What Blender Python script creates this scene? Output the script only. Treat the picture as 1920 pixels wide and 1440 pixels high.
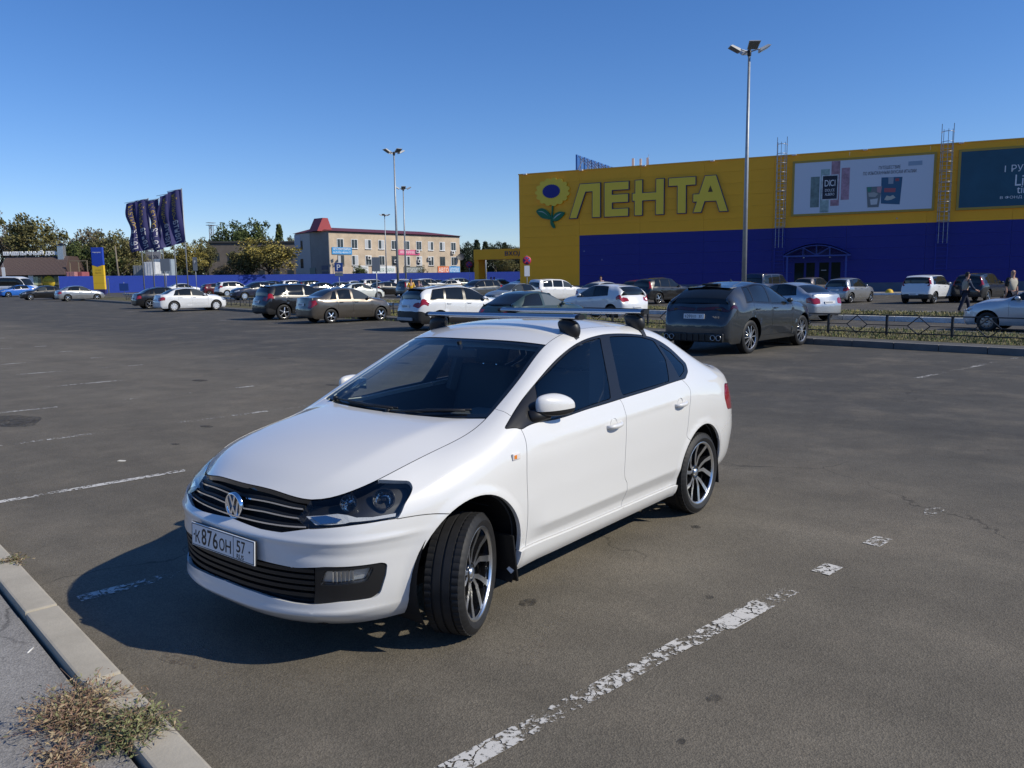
import bpy, bmesh, math, random
import numpy as np
from mathutils import Vector, Matrix
from mathutils.geometry import delaunay_2d_cdt
for o in list(bpy.data.objects): bpy.data.objects.remove(o)
SC = bpy.context.scene
COL = SC.collection
rng = random.Random(7)
R = math.radians

# ------------------------------------------------------------- camera, sky, sun
cam_d = bpy.data.cameras.new('camera'); cam = bpy.data.objects.new('camera', cam_d); COL.objects.link(cam)
CAM_YAW, CAM_PITCH, CAM_ROLL = R(218.3715), R(-7.4534), R(-0.8066)
def cam_matrix():
    cy, sy, cp, sp = math.cos(CAM_YAW), math.sin(CAM_YAW), math.cos(CAM_PITCH), math.sin(CAM_PITCH)
    f = Vector((cy*cp, sy*cp, sp)); r = Vector((sy, -cy, 0)); u = r.cross(f)
    cr, sr = math.cos(CAM_ROLL), math.sin(CAM_ROLL)
    r2 = r*cr + u*sr; u2 = u*cr - r*sr
    m = Matrix((r2, u2, -f)).transposed().to_4x4(); m.translation = (2.8207, 3.3036, 1.7318)
    return m
cam.matrix_world = cam_matrix()
cam_d.sensor_width = 36; cam_d.lens = 1497.06/1920*36; cam_d.clip_end = 3000; cam_d.clip_start = .05
SC.camera = cam
SUN = Vector((-.46, 1.2, 1.0)).normalized()          # direction towards the sun
SUN_EL = math.asin(SUN.z)
SUN_AZ = math.atan2(SUN.x, SUN.y)                    # clockwise from +y, as the sky node counts it
w = bpy.data.worlds.new('World'); SC.world = w; w.use_nodes = True
nt = w.node_tree; bg = nt.nodes['Background']
sky = nt.nodes.new('ShaderNodeTexSky'); sky.sky_type = 'NISHITA'; sky.sun_disc = False
sky.sun_elevation = SUN_EL; sky.sun_rotation = SUN_AZ; sky.altitude = 150; sky.air_density = 1.0; sky.dust_density = 0.0; sky.ozone_density = 4.0
hs = nt.nodes.new('ShaderNodeHueSaturation'); hs.inputs['Saturation'].default_value = 1.20
tint = nt.nodes.new('ShaderNodeMix'); tint.data_type = 'RGBA'; tint.blend_type = 'MULTIPLY'; tint.inputs[0].default_value = 1; tint.inputs[7].default_value = (.93, .955, 1.17, 1)   # a clearer, bluer autumn air than the model's
nt.links.new(sky.outputs[0], hs.inputs['Color']); nt.links.new(hs.outputs[0], tint.inputs[6]); nt.links.new(tint.outputs[2], bg.inputs[0]); bg.inputs[1].default_value = .102
sl = bpy.data.lights.new('sun', 'SUN'); sl.energy = 4.0; sl.angle = R(.5); sl.color = (1, .93, .78)
so = bpy.data.objects.new('sun', sl); COL.objects.link(so); so.rotation_euler = SUN.to_track_quat('Z', 'Y').to_euler()
SC.view_settings.view_transform = 'Standard'; SC.view_settings.look = 'None'
SC.view_settings.exposure = 0.12; SC.view_settings.gamma = 1

# ------------------------------------------------------------- the car park's own axes: a = away from the near kerb, b = along it
TH = R(8.6); LD = Vector((-math.cos(TH), math.sin(TH), 0)); LE = Vector((math.sin(TH), math.cos(TH), 0)); LO = Vector((1.26, 0, 0))
def gz(x, y): return .006*max(0.0, math.hypot(x, y)-42)      # the site rises a little away from the near bays
def lot(a, b, z=0.0): v = LO + LD*a + LE*b; v.z = z+gz(v.x, v.y); return v
LOT_ANG = math.atan2(LD.y, LD.x)

# ------------------------------------------------------------- materials
MATS = {}
def mat(name, col=(.5,.5,.5), rough=.5, metal=0.0, coat=0.0, spec=.5, emit=None, noise=None, bump=None, cr=.03, trans=0.0, ior=1.45, flake=0):
    """noise=(scale, amount): value mottling; bump=(scale, strength, distance)"""
    if name in MATS: return MATS[name]
    m = bpy.data.materials.new(name); m.use_nodes = True; n = m.node_tree.nodes; L = m.node_tree.links
    p = n['Principled BSDF']; p.inputs['Base Color'].default_value = (*col, 1); p.inputs['Roughness'].default_value = rough
    p.inputs['Metallic'].default_value = metal; p.inputs['Coat Weight'].default_value = coat; p.inputs['Coat Roughness'].default_value = cr
    p.inputs['Specular IOR Level'].default_value = spec; p.inputs['Transmission Weight'].default_value = trans; p.inputs['IOR'].default_value = ior
    if emit: p.inputs['Emission Color'].default_value = (*emit[:3], 1); p.inputs['Emission Strength'].default_value = emit[3]
    if noise or bump:
        tc = n.new('ShaderNodeTexCoord')
    if noise:
        t = n.new('ShaderNodeTexNoise'); t.inputs['Scale'].default_value = noise[0]; t.inputs['Detail'].default_value = 6; t.inputs['Roughness'].default_value = .65
        L.new(tc.outputs['Object'], t.inputs['Vector'])
        r = n.new('ShaderNodeValToRGB'); a = noise[1]
        r.color_ramp.elements[0].position = .3; r.color_ramp.elements[1].position = .7
        r.color_ramp.elements[0].color = (*[c*(1-a) for c in col], 1); r.color_ramp.elements[1].color = (*[min(1, c*(1+a)) for c in col], 1)
        L.new(t.outputs['Fac'], r.inputs['Fac']); L.new(r.outputs['Color'], p.inputs['Base Color'])
    if bump:
        t = n.new('ShaderNodeTexNoise'); t.inputs['Scale'].default_value = bump[0]; t.inputs['Detail'].default_value = 4
        L.new(tc.outputs['Object'], t.inputs['Vector'])
        b = n.new('ShaderNodeBump'); b.inputs['Strength'].default_value = bump[1]; b.inputs['Distance'].default_value = bump[2]
        L.new(t.outputs['Fac'], b.inputs['Height']); L.new(b.outputs['Normal'], p.inputs['Normal'])
    MATS[name] = m; return m
def glass(name, tint, gloss=.02, ior=1.5):
    if name in MATS: return MATS[name]
    m = bpy.data.materials.new(name); m.use_nodes = True; n = m.node_tree.nodes; L = m.node_tree.links
    n.remove(n['Principled BSDF'])
    t = n.new('ShaderNodeBsdfTransparent'); t.inputs[0].default_value = (*tint, 1)
    g = n.new('ShaderNodeBsdfGlossy'); g.inputs['Roughness'].default_value = gloss; g.inputs[0].default_value = (1,1,1,1)
    lw = n.new('ShaderNodeLayerWeight'); lw.inputs[0].default_value = .5
    pw = n.new('ShaderNodeMath'); pw.operation = 'POWER'; pw.inputs[1].default_value = 4.5; L.new(lw.outputs['Facing'], pw.inputs[0])
    f = n.new('ShaderNodeMath'); f.operation = 'MULTIPLY_ADD'; f.inputs[1].default_value = .9; f.inputs[2].default_value = .045; L.new(pw.outputs[0], f.inputs[0])
    x = n.new('ShaderNodeMixShader'); L.new(f.outputs[0], x.inputs[0]); L.new(t.outputs[0], x.inputs[1]); L.new(g.outputs[0], x.inputs[2])
    L.new(x.outputs[0], n['Material Output'].inputs[0]); MATS[name] = m; return m

# ------------------------------------------------------------- objects
def link(o, parent=None):
    COL.objects.link(o)
    if parent is not None: o.parent = parent
    return o
def tag(o, label=None, cat=None, group=None, kind=None):
    if label: o['label'] = label
    if cat: o['category'] = cat
    if group: o['group'] = group
    if kind: o['kind'] = kind
    return o
def thing(name, label, cat, loc=(0,0,0), rz=0.0, group=None):
    o = bpy.data.objects.new(name, None); link(o); o.location = loc; o.rotation_euler = (0,0,rz); o.empty_display_size = .2
    return tag(o, label, cat, group)
def mesh_obj(name, V, F, m, parent=None, smooth=False, normals=None):
    me = bpy.data.meshes.new(name); me.from_pydata([tuple(map(float, v)) for v in V], [], [tuple(map(int, f)) for f in F])
    if m is not None: me.materials.append(m)
    if smooth: me.shade_smooth()
    if normals is not None:
        me.shade_smooth(); me.normals_split_custom_set_from_vertices([tuple(map(float, q)) for q in normals])
    me.update()
    return link(bpy.data.objects.new(name, me), parent)
def add_obj(name, me, parent=None, loc=None, rot=None):
    o = link(bpy.data.objects.new(name, me), parent)
    if loc is not None: o.location = loc
    if rot is not None: o.rotation_euler = rot
    return o
class MB:
    """collects shapes into one mesh"""
    def __init__(s): s.V = []; s.F = []; s.sm = []; s.mi = []; s.cur = 0
    def add(s, V, F, smooth=False):
        k = len(s.V); s.V += [tuple(v) for v in V]; s.F += [tuple(i+k for i in f) for f in F]; s.sm += [smooth]*len(F); s.mi += [s.cur]*len(F); return s
    def box(s, c, size, rz=0.0, M=None):
        x, y, z = [q/2 for q in size]; m = Matrix.Translation(c) @ Matrix.Rotation(rz, 4, 'Z') if M is None else M
        V = [m @ Vector(p) for p in [(-x,-y,-z),(x,-y,-z),(x,y,-z),(-x,y,-z),(-x,-y,z),(x,-y,z),(x,y,z),(-x,y,z)]]
        return s.add(V, [(3,2,1,0),(4,5,6,7),(0,1,5,4),(1,2,6,5),(2,3,7,6),(3,0,4,7)])
    def bbox(s, c, size, bev, rz=0.0, M=None):
        """box with chamfered edges"""
        m = Matrix.Translation(c) @ Matrix.Rotation(rz, 4, 'Z') if M is None else M
        bm = bmesh.new(); bmesh.ops.create_cube(bm, size=1); bmesh.ops.scale(bm, vec=size, verts=bm.verts)
        bmesh.ops.bevel(bm, geom=bm.edges[:], offset=bev, segments=2, affect='EDGES', profile=.6)
        V = [m @ v.co for v in bm.verts]; F = [[v.index for v in f.verts] for f in bm.faces]; bm.free()
        return s.add(V, F)
    def bar(s, p, q, w, h=None, up=(0,0,1)):
        p, q = Vector(p), Vector(q); d = q-p; L = d.length; d.normalize(); h = h or w
        x = d.cross(Vector(up));
        if x.length < 1e-4: x = d.cross(Vector((1,0,0)))
        x.normalize(); y = x.cross(d)
        M = Matrix((x, d, y)).transposed().to_4x4(); M.translation = (p+q)/2
        return s.box(None, (w, L, h), M=M)
    def tube(s, pts, rad, n=8, cap=True, closed=False):
        pts = [Vector(p) for p in pts]; N = len(pts); rr = rad if hasattr(rad, '__len__') else [rad]*N
        V = []; F = []; prev = None
        for i, p in enumerate(pts):
            if closed: t = pts[(i+1) % N]-pts[i-1]
            else: t = pts[min(i+1, N-1)]-pts[max(i-1, 0)]
            t.normalize()
            if prev is None:
                a = t.cross(Vector((0,0,1)));
                if a.length < 1e-3: a = t.cross(Vector((1,0,0)))
            else: a = prev - t*prev.dot(t)
            a.normalize(); prev = a; b = t.cross(a)
            V += [p+(a*math.cos(2*math.pi*k/n)+b*math.sin(2*math.pi*k/n))*rr[i] for k in range(n)]
        for i in range(N if closed else N-1):
            j = (i+1) % N
            F += [(i*n+k, i*n+(k+1) % n, j*n+(k+1) % n, j*n+k) for k in range(n)]
        if cap and not closed: F += [tuple(range(n-1, -1, -1)), tuple((N-1)*n+k for k in range(n))]
        return s.add(V, F, True)
    def lathe(s, prof, n=24, M=None, axis='Z', closed=False):
        """prof: (r, h) pairs turned about an axis"""
        M = M or Matrix(); V = []; F = []
        for k in range(n):
            a = 2*math.pi*k/n; c, q = math.cos(a), math.sin(a)
            for r, h in prof:
                v = {'Z': (r*c, r*q, h), 'Y': (r*c, h, r*q), 'X': (h, r*c, r*q)}[axis]
                V.append(M @ Vector(v))
        m = len(prof)
        for k in range(n):
            k2 = (k+1) % n
            for i in range(m if closed else m-1):
                j = (i+1) % m
                f = (k*m+i, k2*m+i, k2*m+j, k*m+j)
                F.append(f if axis != 'Y' else f[::-1])
        return s.add(V, F, True)
    def prism(s, poly, z0, z1, M=None):
        """extrude a 2-D polygon (list of x, y) from z0 to z1"""
        M = M or Matrix(); n = len(poly)
        V = [M @ Vector((x, y, z0)) for x, y in poly]+[M @ Vector((x, y, z1)) for x, y in poly]
        a = sum(poly[i][0]*poly[(i+1) % n][1]-poly[(i+1) % n][0]*poly[i][1] for i in range(n))
        F = [tuple(range(n-1, -1, -1)), tuple(range(n, 2*n))]+[(i, (i+1) % n, n+(i+1) % n, n+i) for i in range(n)]
        if a < 0: F = [f[::-1] for f in F]
        return s.add(V, F)
    def mesh(s, name, m):
        me = bpy.data.meshes.new(name); me.from_pydata([tuple(v) for v in s.V], [], s.F)
        for x in (m if isinstance(m, (list, tuple)) else [m]): me.materials.append(x)
        if any(s.sm): me.polygons.foreach_set('use_smooth', s.sm)
        if any(s.mi): me.polygons.foreach_set('material_index', s.mi)
        me.update(); return me
    def build(s, name, m, parent=None, loc=None, rot=None): return add_obj(name, s.mesh(name, m), parent, loc, rot)
def clean_mesh(me, dist=1e-4):
    bm = bmesh.new(); bm.from_mesh(me); bmesh.ops.remove_doubles(bm, verts=bm.verts, dist=dist)
    bmesh.ops.recalc_face_normals(bm, faces=bm.faces); bm.to_mesh(me); bm.free()
def smooth_angle(o, ang=35):
    o.data.shade_smooth(); o.data.set_sharp_from_angle(angle=R(ang)); return o
TMP = bpy.data.scenes.new('bench')                     # an empty bench scene where small pieces are evaluated quickly; removed at the end
def eval_mesh(o):
    TMP.collection.objects.link(o)
    with bpy.context.temp_override(scene=TMP, view_layer=TMP.view_layers[0]):
        dg = bpy.context.evaluated_depsgraph_get(); me = bpy.data.meshes.new_from_object(o.evaluated_get(dg))
    bpy.data.objects.remove(o); return me
def sub_surf(V, F, levels=2, name='t', crease=None):
    """a subdivided copy of a small cage, as mesh data"""
    me = bpy.data.meshes.new(name); me.from_pydata([tuple(v) for v in V], [], F)
    o = bpy.data.objects.new(name, me); md = o.modifiers.new('s', 'SUBSURF'); md.levels = levels
    out = eval_mesh(o); out.shade_smooth(); return out
def text_mesh(s, size, depth=.002, align='CENTER', sx=1.0, offset=0.0, bold=0.0):
    c = bpy.data.curves.new('txt', 'FONT'); c.body = s; c.size = size; c.extrude = depth; c.align_x = align; c.align_y = 'CENTER'; c.offset = bold; c.resolution_u = 3
    o = bpy.data.objects.new('txt', c); me = eval_mesh(o); bpy.data.curves.remove(c)
    if sx != 1.0: me.transform(Matrix.Diagonal((sx, 1, 1, 1)))
    return me
def text(name, s, size, m, parent, M, depth=.002, sx=1.0, align='CENTER', bold=0.0, fit=None):
    me = text_mesh(s, size, depth, align, sx, bold=bold)
    if fit and len(me.vertices):
        xs = [v.co.x for v in me.vertices]; ys = [v.co.y for v in me.vertices]
        fx = fit[0]/(max(xs)-min(xs)); fy = fit[1]/(max(ys)-min(ys)) if fit[1] else fx
        me.transform(Matrix.Translation((-(max(xs)+min(xs))/2*fx, -(max(ys)+min(ys))/2*fy, 0)) @ Matrix.Diagonal((fx, fy, 1, 1)))
    me.transform(M); me.materials.append(m); return add_obj(name, me, parent)
def frame(origin, xdir, ydir):
    x = Vector(xdir).normalized(); y = Vector(ydir); y = (y-x*y.dot(x)).normalized(); z = x.cross(y)
    M = Matrix((x, y, z)).transposed().to_4x4(); M.translation = origin; return M
def copy_tree(o, parent=None):
    c = o.copy(); COL.objects.link(c)
    if parent is not None: c.parent = parent; c.matrix_parent_inverse = o.matrix_parent_inverse.copy()
    for ch in list(o.children): copy_tree(ch, c)
    return c

# ------------------------------------------------------------- smooth lofted shells that are cut into panels
class Spline1:
    """natural cubic spline through n knots, as a linear operator"""
    def __init__(s, t):
        t = s.t = np.asarray(t, float); n = len(t); h = np.diff(t); A = np.eye(n); B = np.zeros((n, n))
        for i in range(1, n-1):
            A[i, i-1] = h[i-1]; A[i, i] = 2*(h[i-1]+h[i]); A[i, i+1] = h[i]
            B[i, i-1] = 6/h[i-1]; B[i, i] = -6/h[i-1]-6/h[i]; B[i, i+1] = 6/h[i]
        s.K = np.linalg.solve(A, B)
    def basis(s, q):
        q = np.asarray(q, float); t = s.t; n = len(t); i = np.clip(np.searchsorted(t, q)-1, 0, n-2); h = t[i+1]-t[i]
        a = (t[i+1]-q)/h; b = 1-a; M = np.zeros((len(q), n)); k = np.arange(len(q)); M[k, i] += a; M[k, i+1] += b
        return M + ((a**3-a)*h*h/6)[:, None]*s.K[i] + ((b**3-b)*h*h/6)[:, None]*s.K[i+1]
class Shell:
    """half a car body: N[i][j] = (x, y, z), columns i run round the car from nose to tail, rows j go up. y = 0 at both end columns"""
    def __init__(s, N, post=None):
        N = np.array(N, float); s.n = len(N); mir = np.array([1, -1, 1.])
        s.E = np.concatenate([N[3:0:-1]*mir, N, N[-2:-5:-1]*mir])
        du = np.linalg.norm(np.diff(N, axis=0), axis=2).mean(1); dv = np.linalg.norm(np.diff(N, axis=1), axis=2).mean(0)
        s.uk = np.concatenate([[0], np.cumsum(du)]); s.vk = np.concatenate([[0], np.cumsum(dv)]); s.U, s.Vm = s.uk[-1], s.vk[-1]
        ue = np.concatenate([-s.uk[3:0:-1], s.uk, 2*s.U-s.uk[-2:-5:-1]])
        s.su, s.sv = Spline1(ue), Spline1(s.vk); s.post = post
        gu = np.linspace(0, s.U, 240); gv = np.linspace(0, s.Vm, 70); s.gu, s.gv = np.meshgrid(gu, gv, indexing='ij')
        s.gu = s.gu.ravel(); s.gv = s.gv.ravel(); s.gp = s.raw(s.gu, s.gv)
    def raw(s, u, v): return np.einsum('ki,kj,ijc->kc', s.su.basis(u), s.sv.basis(v), s.E, optimize=True)
    def P(s, u, v):
        p = s.raw(np.atleast_1d(u), np.atleast_1d(v))
        return s.post(p) if s.post else p
    def normal(s, u, v):
        u = np.atleast_1d(u); v = np.atleast_1d(v); e = .004
        a = s.P(u+e, v)-s.P(u-e, v); vm, vp = np.maximum(v-e, 0), np.minimum(v+e, s.Vm); b = s.P(u, vp)-s.P(u, vm)
        n = np.cross(a, b); n /= np.linalg.norm(n, axis=1)[:, None]+1e-12
        return n
    def inv(s, pts, axes, sel=None):
        """surface parameters of points given by two of their coordinates"""
        pts = np.asarray(pts, float); ax = list(axes); ok = np.ones(len(s.gp), bool) if sel is None else sel(s.gp)
        gp, gu, gv = s.gp[ok], s.gu[ok], s.gv[ok]; i = ((gp[None][:, :, ax]-pts[:, None])**2).sum(2).argmin(1)
        u, v = gu[i].copy(), gv[i].copy()
        for _ in range(8):
            e = 1e-3; f = s.raw(u, v)[:, ax]-pts; fu = (s.raw(u+e, v)[:, ax]-f-pts)/e; fv = (s.raw(u, v+e)[:, ax]-f-pts)/e
            D = fu[:, 0]*fv[:, 1]-fu[:, 1]*fv[:, 0]; D = np.where(abs(D) < 1e-4, 1e-4, D)
            a = (f[:, 0]*fv[:, 1]-f[:, 1]*fv[:, 0])/D; b = (fu[:, 0]*f[:, 1]-fu[:, 1]*f[:, 0])/D
            u = u-np.clip(a, -.05, .05); v = v-np.clip(b, -.05, .05)
        return np.stack([u, v], 1)
    def side(s, pts): return s.inv(pts, (0, 2), lambda g: (g[:, 1] > .3))
    def front(s, pts): return s.inv(pts, (1, 2), lambda g: (g[:, 0] > g[:, 0].max()-.55))
    def rear(s, pts): return s.inv(pts, (1, 2), lambda g: (g[:, 0] < g[:, 0].min()+.45))
def resample(P, step, closed=False):
    P = np.asarray(P, float)
    if closed: P = np.vstack([P, P[:1]])
    out = []
    for a, b in zip(P[:-1], P[1:]):
        n = max(1, int(math.ceil(np.linalg.norm(b-a)/step))); out += [a+(b-a)*k/n for k in range(n)]
    if not closed: out.append(P[-1])
    return np.array(out)
def smooth_line(P, n=6, closed=False):
    """Catmull-Rom through points"""
    P = np.asarray(P, float); N = len(P); out = []
    for i in range(N if closed else N-1):
        p0, p1, p2, p3 = [P[(i+k) % N] if closed else P[min(max(i+k, 0), N-1)] for k in (-1, 0, 1, 2)]
        for q in range(n):
            t = q/n; out.append(.5*((2*p1)+(p2-p0)*t+(2*p0-5*p1+4*p2-p3)*t*t+(3*p1-p0-3*p2+p3)*t**3))
    if not closed: out.append(P[-1])
    return np.array(out)
def round_poly(P, r, n=4):
    """round a closed polygon's corners"""
    P = np.asarray(P, float); N = len(P); out = []
    for i in range(N):
        a, b, c = P[i-1], P[i], P[(i+1) % N]; la, lc = np.linalg.norm(a-b), np.linalg.norm(c-b); rr = min(r, la*.45, lc*.45)
        p, q = b+(a-b)/la*rr, b+(c-b)/lc*rr
        for k in range(n+1):
            t = k/n; out.append((1-t)**2*p+2*t*(1-t)*b+t*t*q)
    return np.array(out)
def cut_shell(S, lines, loops, seeds, step=.05, estep=.025, gap=.002, fine=None):
    """cut the shell along seam lines and closed loops; return {panel: (V, F, N, boundary edges)}"""
    V = []; E = []
    def poly(P, closed):
        P = resample(P, estep, closed); k = len(V); n = len(P); V.extend(P)
        E.extend([(k+i, k+i+1) for i in range(n-1)]+([(k+n-1, k)] if closed else []))
    poly([(0,0),(S.U,0),(S.U,S.Vm),(0,S.Vm)], True)
    for l in lines: poly(np.clip(l, [-.01, -.01], [S.U+.01, S.Vm+.01]), False)
    for l in loops: poly(l, True)
    C = np.array(V); g = []
    nu, nv = max(2, int(S.U/step)), max(2, int(S.Vm/step))
    gu, gv = np.meshgrid((np.arange(nu)+.5)*S.U/nu, (np.arange(nv)+.5)*S.Vm/nv, indexing='ij'); G = np.stack([gu.ravel(), gv.ravel()], 1)
    if fine:                                             # a denser grid for u below fine[0]
        uf, sf = fine; nu, nv = int(uf/sf), int(S.Vm/sf); gu, gv = np.meshgrid((np.arange(nu)+.5)*uf/nu, (np.arange(nv)+.5)*S.Vm/nv, indexing='ij')
        G = np.vstack([G[G[:, 0] > uf], np.stack([gu.ravel(), gv.ravel()], 1)])
    keep = np.ones(len(G), bool)
    for i in range(0, len(G), 400): keep[i:i+400] = (((G[i:i+400, None]-C[None])**2).sum(2).min(1) > np.where(G[i:i+400, 0] < (fine[0] if fine else -1), (.5*(fine[1] if fine else step))**2, (.5*step)**2))
    V = [Vector(p) for p in C]+[Vector(p) for p in G[keep]]
    vo, eo, fo, _, oe, _ = delaunay_2d_cdt(V, E, [], 0, 1e-5)
    vo = np.array([tuple(q) for q in vo]); con = set()
    for e, src in zip(eo, oe):
        if src: con.add((min(e), max(e)))
    adj = {}
    for fi, f in enumerate(fo):
        for k in range(3):
            e = (min(f[k], f[k-1]), max(f[k], f[k-1])); adj.setdefault(e, []).append(fi)
    fa = np.array(fo); A, B, Cc = vo[fa[:, 0]], vo[fa[:, 1]], vo[fa[:, 2]]
    lab = np.full(len(fo), -1); names = {}
    nb = [[] for _ in fo]
    for e, fs in adj.items():
        if len(fs) == 2 and e not in con: nb[fs[0]].append(fs[1]); nb[fs[1]].append(fs[0])
    def crs(a, b, p): return (b[:, 0]-a[:, 0])*(p[1]-a[:, 1])-(b[:, 1]-a[:, 1])*(p[0]-a[:, 0])
    for si, (nm, p) in enumerate(seeds):
        c1, c2, c3 = crs(A, B, p), crs(B, Cc, p), crs(Cc, A, p)
        i = int(np.minimum(np.minimum(c1, c2), c3).argmax()); 
        if lab[i] >= 0: print('SEED CLASH', nm, 'is in', seeds[lab[i]][0]); continue
        st = [i]; lab[i] = si
        while st:
            f = st.pop()
            for q in nb[f]:
                if lab[q] < 0: lab[q] = si; st.append(q)
    P3 = S.P(vo[:, 0], vo[:, 1]); N3 = S.normal(vo[:, 0], vo[:, 1]); out = {}
    for nm in dict.fromkeys(n for n, _ in seeds):
        ids = [i for i, (n, _) in enumerate(seeds) if n == nm]; fs = fa[np.isin(lab, ids)]
        if not len(fs): continue
        used, inv_ = np.unique(fs, return_inverse=True); F = inv_.reshape(-1, 3); P = P3[used].copy(); Nn = N3[used]; uv = vo[used]
        a = P[F[:, 1]]-P[F[:, 0]]; b = P[F[:, 2]]-P[F[:, 0]]
        flip = (np.cross(a, b)*Nn[F[:, 0]]).sum(1) < 0; F[flip] = F[flip][:, ::-1]
        ed = {}
        for f in F:
            for k in range(3):
                e = (int(f[k]), int(f[(k+1) % 3])); ed[e] = ed.get(e, 0)+1
        bd = [e for e in ed if (e[1], e[0]) not in ed]
        if gap:
            cen = P[F].mean(1); acc = np.zeros_like(P)
            bset = {i for e in bd for i in e}
            dirs = {i: np.zeros(3) for i in bset}
            for (i, j) in bd:
                t = P[j]-P[i]; t = t/(np.linalg.norm(t)+1e-9); q = np.cross(Nn[i], t); dirs[i] += q; dirs[j] += q
            for i, q in dirs.items():
                if abs(P[i][1]) < 1e-3: continue
                L_ = np.linalg.norm(q)
                if L_ > 1e-6: P[i] = P[i]+q/L_*gap
        out[nm] = (P, F, Nn, bd)
    return out
def panel_obj(name, pan, m, parent, flange=.012, mirror=0, inset=0.0):
    """mirror 0: left side only, 1: right side only, 2: both halves in one mesh; flange folds the edge inwards"""
    P, F, Nn, bd = pan; P = P-Nn*inset; V = list(P); FF = [tuple(f) for f in F]; NN = list(Nn)
    if flange:
        for i, j in bd:
            if abs(P[i][1]) < 1e-3 and abs(P[j][1]) < 1e-3: continue
            k = len(V); q = np.cross(P[j]-P[i], Nn[i]); q = q/(np.linalg.norm(q)+1e-9)
            V += [P[i], P[j], P[j]-Nn[j]*flange, P[i]-Nn[i]*flange]; NN += [q]*4; FF.append((k, k+3, k+2, k+1))
    V = np.array(V); NN = np.array(NN); mir = np.array([1, -1, 1.])
    if mirror == 1: V = V*mir; NN = NN*mir; FF = [f[::-1] for f in FF]
    if mirror == 2:
        k = len(V); V = np.vstack([V, V*mir]); NN = np.vstack([NN, NN*mir]); FF = FF+[tuple(i+k for i in f[::-1]) for f in FF]
    return mesh_obj(name, V, FF, m, parent, True, NN)
def grid_obj(name, Gp, m, parent, flange=0.0, flip=False):
    """a smooth sheet through a grid of points (rows, cols, 3)"""
    Gp = np.asarray(Gp, float); a, b = Gp.shape[:2]; V = list(Gp.reshape(-1, 3)); F = []
    du = np.gradient(Gp, axis=0); dv = np.gradient(Gp, axis=1); Nn = np.cross(du, dv); Nn /= np.linalg.norm(Nn, axis=2)[..., None]+1e-12
    if flip: Nn = -Nn
    NN = list(Nn.reshape(-1, 3))
    for i in range(a-1):
        for j in range(b-1):
            f = (i*b+j, (i+1)*b+j, (i+1)*b+j+1, i*b+j+1); F.append(f[::-1] if flip else f)
    if flange:
        loop = [(0, j) for j in range(b)]+[(i, b-1) for i in range(1, a)]+[(a-1, j) for j in range(b-2, -1, -1)]+[(i, 0) for i in range(a-2, 0, -1)]
        for p, q in zip(loop, loop[1:]+loop[:1]):
            k = len(V); A_, B_ = Gp[p], Gp[q]; e = np.cross(B_-A_, Nn[p]); e /= np.linalg.norm(e)+1e-9
            V += [A_, B_, B_-Nn[q]*flange, A_-Nn[p]*flange]; NN += [e if not flip else e]*4; F.append((k, k+1, k+2, k+3))
    return mesh_obj(name, V, F, m, parent, True, NN)
# ------------------------------------------------------------- shared car materials
PW = mat('paint_white', (.69,.685,.67), .35, coat=1.0)
BLK = mat('black_plastic', (.013,.013,.014), .45)
TRIM = mat('satin_black_trim', (.010,.010,.011), .28)
DARK = mat('dark_cavity', (.006,.006,.007), .8)
RUB = mat('tyre_rubber', (.014,.014,.015), .62, noise=(14, .35))
CHR = mat('chrome', (.82,.83,.85), .07, metal=1)
SILV = mat('machined_alloy', (.80,.81,.82), .30, metal=1)
GBLK = mat('gloss_black', (.008,.008,.009), .12, coat=1)
PLW = mat('plate_white', (.72,.73,.74), .35)
INK = mat('plate_ink', (.012,.012,.014), .5)
GREYP = mat('interior_grey', (.070,.071,.072), .7)
SEATF = mat('seat_cloth', (.050,.051,.054), .85)
GL_W = glass('windscreen_glass', (.86,.92,.90)); GL_F = glass('front_door_glass', (.74,.80,.80)); GL_R = glass('rear_tinted_glass', (.05,.055,.06)); GL_L = glass('lamp_lens', (.93,.95,.96))
RED = mat('tail_lamp_red', (.30,.008,.012), .12, coat=1); AMB = mat('indicator_amber', (.75,.22,.02), .2, coat=1)
ALU = mat('anodised_aluminium', (.60,.62,.65), .30, metal=1)
MIRG = mat('mirror_glass', (.8,.82,.85), .02, metal=1)
DISC = mat('brake_steel', (.32,.32,.33), .35, metal=1)

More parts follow.
